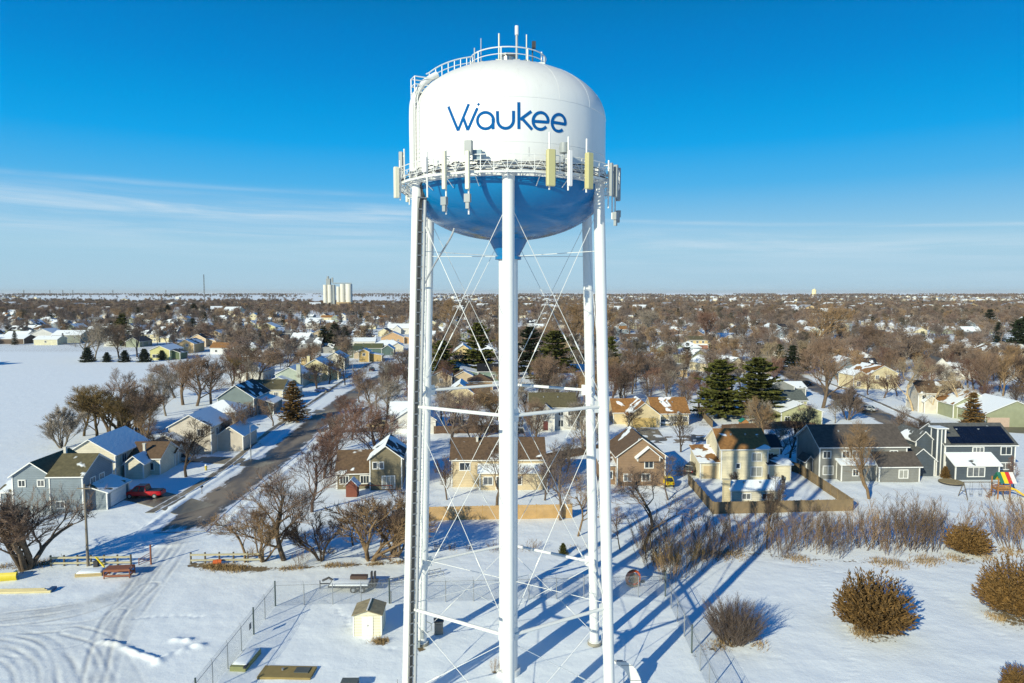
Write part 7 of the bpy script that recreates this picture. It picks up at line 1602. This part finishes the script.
def scatter(name, pts, scales, protos, weights, kind='stuff', seed=1):
    r_ = np.random.default_rng(seed); pts = np.array(pts, float); n = len(pts)
    idx_ = r_.choice(len(protos), n, p=np.array(weights) / sum(weights)); rz_ = r_.uniform(0, 6.28, n)
    pc = bpy.data.collections.new(name + '_kinds')
    for p in protos:
        if p.name not in pc.objects: pc.objects.link(p)
    order = sorted(range(len(protos)), key=lambda i: protos[i].name); inv = {o_: k for k, o_ in enumerate(order)}
    me = bpy.data.meshes.new(name); me.vertices.add(n); me.vertices.foreach_set('co', pts.astype(np.float32).ravel())
    for nm, arr, tp in (('pick', np.array([inv[i] for i in idx_], np.int32), 'INT'), ('turn', rz_.astype(np.float32), 'FLOAT'), ('size', np.array(scales, np.float32), 'FLOAT')):
        a_ = me.attributes.new(nm, tp, 'POINT'); a_.data.foreach_set('value', arr)
    o = bpy.data.objects.new(name, me); COL.objects.link(o)
    ng = bpy.data.node_groups.new(name, 'GeometryNodeTree'); ng.interface.new_socket('Geometry', in_out='INPUT', socket_type='NodeSocketGeometry'); ng.interface.new_socket('Geometry', in_out='OUTPUT', socket_type='NodeSocketGeometry')
    gi = ng.nodes.new('NodeGroupInput'); go = ng.nodes.new('NodeGroupOutput'); ip = ng.nodes.new('GeometryNodeInstanceOnPoints'); ci = ng.nodes.new('GeometryNodeCollectionInfo')
    ci.inputs['Collection'].default_value = pc; ci.inputs['Separate Children'].default_value = True; ci.inputs['Reset Children'].default_value = True
    def attr(nm, dt):
        a_ = ng.nodes.new('GeometryNodeInputNamedAttribute'); a_.data_type = dt; a_.inputs['Name'].default_value = nm; return a_.outputs[0]
    cx_ = ng.nodes.new('ShaderNodeCombineXYZ'); ng.links.new(attr('turn', 'FLOAT'), cx_.inputs[2])
    er = ng.nodes.new('FunctionNodeEulerToRotation'); ng.links.new(cx_.outputs[0], er.inputs[0])
    ng.links.new(gi.outputs[0], ip.inputs['Points']); ng.links.new(ci.outputs[0], ip.inputs['Instance']); ip.inputs['Pick Instance'].default_value = True
    ng.links.new(attr('pick', 'INT'), ip.inputs['Instance Index']); ng.links.new(er.outputs[0], ip.inputs['Rotation']); ng.links.new(attr('size', 'FLOAT'), ip.inputs['Scale']); ng.links.new(ip.outputs[0], go.inputs[0])
    md = o.modifiers.new('scatter', 'NODES'); md.node_group = ng; o['kind'] = kind; return o
wr = np.random.default_rng(8)
wood = [w for w in wood]
far_w = []
for k in range(9000):     # sparser and wider beyond
    y = 1650 + 3200 * wr.random() ** 1.3; x = (wr.random() * 1.64 - .82) * y; u, v = proj(x, y, 0)
    leftness = np.clip((460 - u) / 200, 0, 1)
    if leftness > .3 and y > 2000 and wr.random() < .93: continue
    if vnoise(np.array([x]), np.array([y]), 180, 9)[0] < .42 + .1 * (y > 2600): continue
    far_w.append((x, y))
belts = []
for k in range(130):       # shelter belts on the horizon
    y = 3300 + 6500 * wr.random(); u = wr.uniform(-40, 1064); x = farX(u, y); Lb = wr.uniform(80, 520)
    for j in range(int(Lb / 7)): belts.append((x + j * 7 + wr.normal() * 3, y + wr.normal() * 8))
allp = [(x, y, 0) for x, y in wood] + [(x, y, 0) for x, y in far_w] + [(x, y, 0) for x, y in belts]
sc = [wr.uniform(.62, 1.12) if w[1] < 700 else wr.uniform(.75, 1.3) for w in wood] + list(wr.uniform(.8, 1.5, len(far_w))) + list(wr.uniform(1.0, 2.0, len(belts)))
scatter('distant_woods', allp, sc, wood_protos + [conp], [6, 6, 6, 6, 1.1])
print('woods', len(wood), len(far_w), len(belts), 'trees', len(TREES), 'rest houses', len(REST))
# the far suburbs past the counted houses
hp = []
for i, (wc, rc_) in enumerate(((WHITEW, 1), (CREAM, .9), (TAN, .75), (C(150, 150, 150, K), .75))):
    m = MB(); m.prism([(0, -.3), (12, -.3), (12, 4.5), (6, 7), (0, 4.5)], 0, 10); m2 = []
    n0 = len(m.f)
    for a, b_ in (((-.5, 4.4), (6, 7.15)), ((12.5, 4.4), (6, 7.15))): m.grid([[(a[0], -.5, a[1]), (b_[0], -.5, b_[1])], [(a[0], 10.5, a[1]), (b_[0], 10.5, b_[1])]], 1, False)
    hp.append(bpy.data.objects.new('suburb_house', m.mesh('suburb_house', [mat('suburb_wall_%d' % i, wc, .8), SNOWM if rc_ > .8 else mat('suburb_roof', (.32, .33, .36, 1), .9)])))
sub = [(x, y, 0) for x, y in REST]
for k in range(2300):
    y = 1700 + 4200 * wr.random() ** 1.1; u = wr.uniform(-20, 1044); x = farX(u, y)
    if u < 440 and wr.random() < .97: continue
    if vnoise(np.array([x]), np.array([y]), 260, 12)[0] < .45: continue
    sub.append((x, y, 0))
scatter('far_suburbs', sub, list(wr.uniform(.9, 1.9, len(sub))), hp, [5, 3, 2, 2], seed=4)
# dry grass along the thicket and fences
gv, gf = [], []
gr_ = np.random.default_rng(3)
for tk, n_, w_ in (([(195, 565), (225, 568), (262, 569)], 2600, .5), ([(262, 570), (330, 566), (412, 562)], 1500, .35), ([(655, 562), (700, 554), (760, 553)], 2200, 1.0), ([(745, 554), (830, 561), (900, 564), (960, 557), (1040, 549)], 5200, .8), ([(0, 567), (52, 563)], 900, .7), ([(704, 650), (735, 641), (762, 646)], 700, .6), ([(855, 634), (890, 634)], 700, .6), ([(990, 618), (1040, 622)], 700, .6), ([(373, 641), (387, 641)], 160, .3), ([(436, 549), (600, 548)], 300, .5)):
    pts = pix(tk); seg = [math.dist(a, b) for a, b in zip(pts[:-1], pts[1:])]; tot = sum(seg)
    for k in range(n_):
        s_ = gr_.random() * tot; i = 0
        while s_ > seg[i] and i < len(seg) - 1: s_ -= seg[i]; i += 1
        t_ = s_ / seg[i]; x = pts[i][0] + (pts[i + 1][0] - pts[i][0]) * t_; y = pts[i][1] + (pts[i + 1][1] - pts[i][1]) * t_
        if vnoise(np.array([x]), np.array([y]), 1.6, 3)[0] < .5: continue
        x += gr_.normal() * w_ * .6; y += gr_.normal() * w_; hh_ = gr_.uniform(.15, .5); a = gr_.uniform(0, 6.28); dx, dy = math.cos(a) * .035, math.sin(a) * .035; lx, ly = gr_.normal() * .16, gr_.normal() * .16; z = gz(x, y) - .02
        b0 = len(gv); gv += [(x - dx, y - dy, z), (x + dx, y + dy, z), (x + lx, y + ly, z + hh_)]; gf.append((b0, b0 + 1, b0 + 2))
me = np_mesh('dry_grass', np.array(gv), np.array(gf), [mat('dry_grass', C(178, 150, 105, .7), .9, var=.4, scale=2)], smooth=False)
g = bpy.data.objects.new('dry_grass', me); COL.objects.link(g); g['kind'] = 'stuff'
cam.data.clip_end = 90000
# ---------------------------------------------------------------- the air over the plain
hz_ = MB().box((0, 34000, 69), (150000, 76000, 142)).mesh('haze', [])
hm_ = bpy.data.materials.new('haze_air'); hm_.use_nodes = True; q = hm_.node_tree; q.nodes.clear()
ho = q.nodes.new('ShaderNodeOutputMaterial'); hv = q.nodes.new('ShaderNodeVolumePrincipled'); hv.inputs['Color'].default_value = (.88, .95, 1, 1); hv.inputs['Density'].default_value = .00002; hv.inputs['Anisotropy'].default_value = 0
q.links.new(hv.outputs[0], ho.inputs['Volume']); hz_.materials.append(hm_)
hb_ = bpy.data.objects.new('haze', hz_); COL.objects.link(hb_); hb_['kind'] = 'stuff'
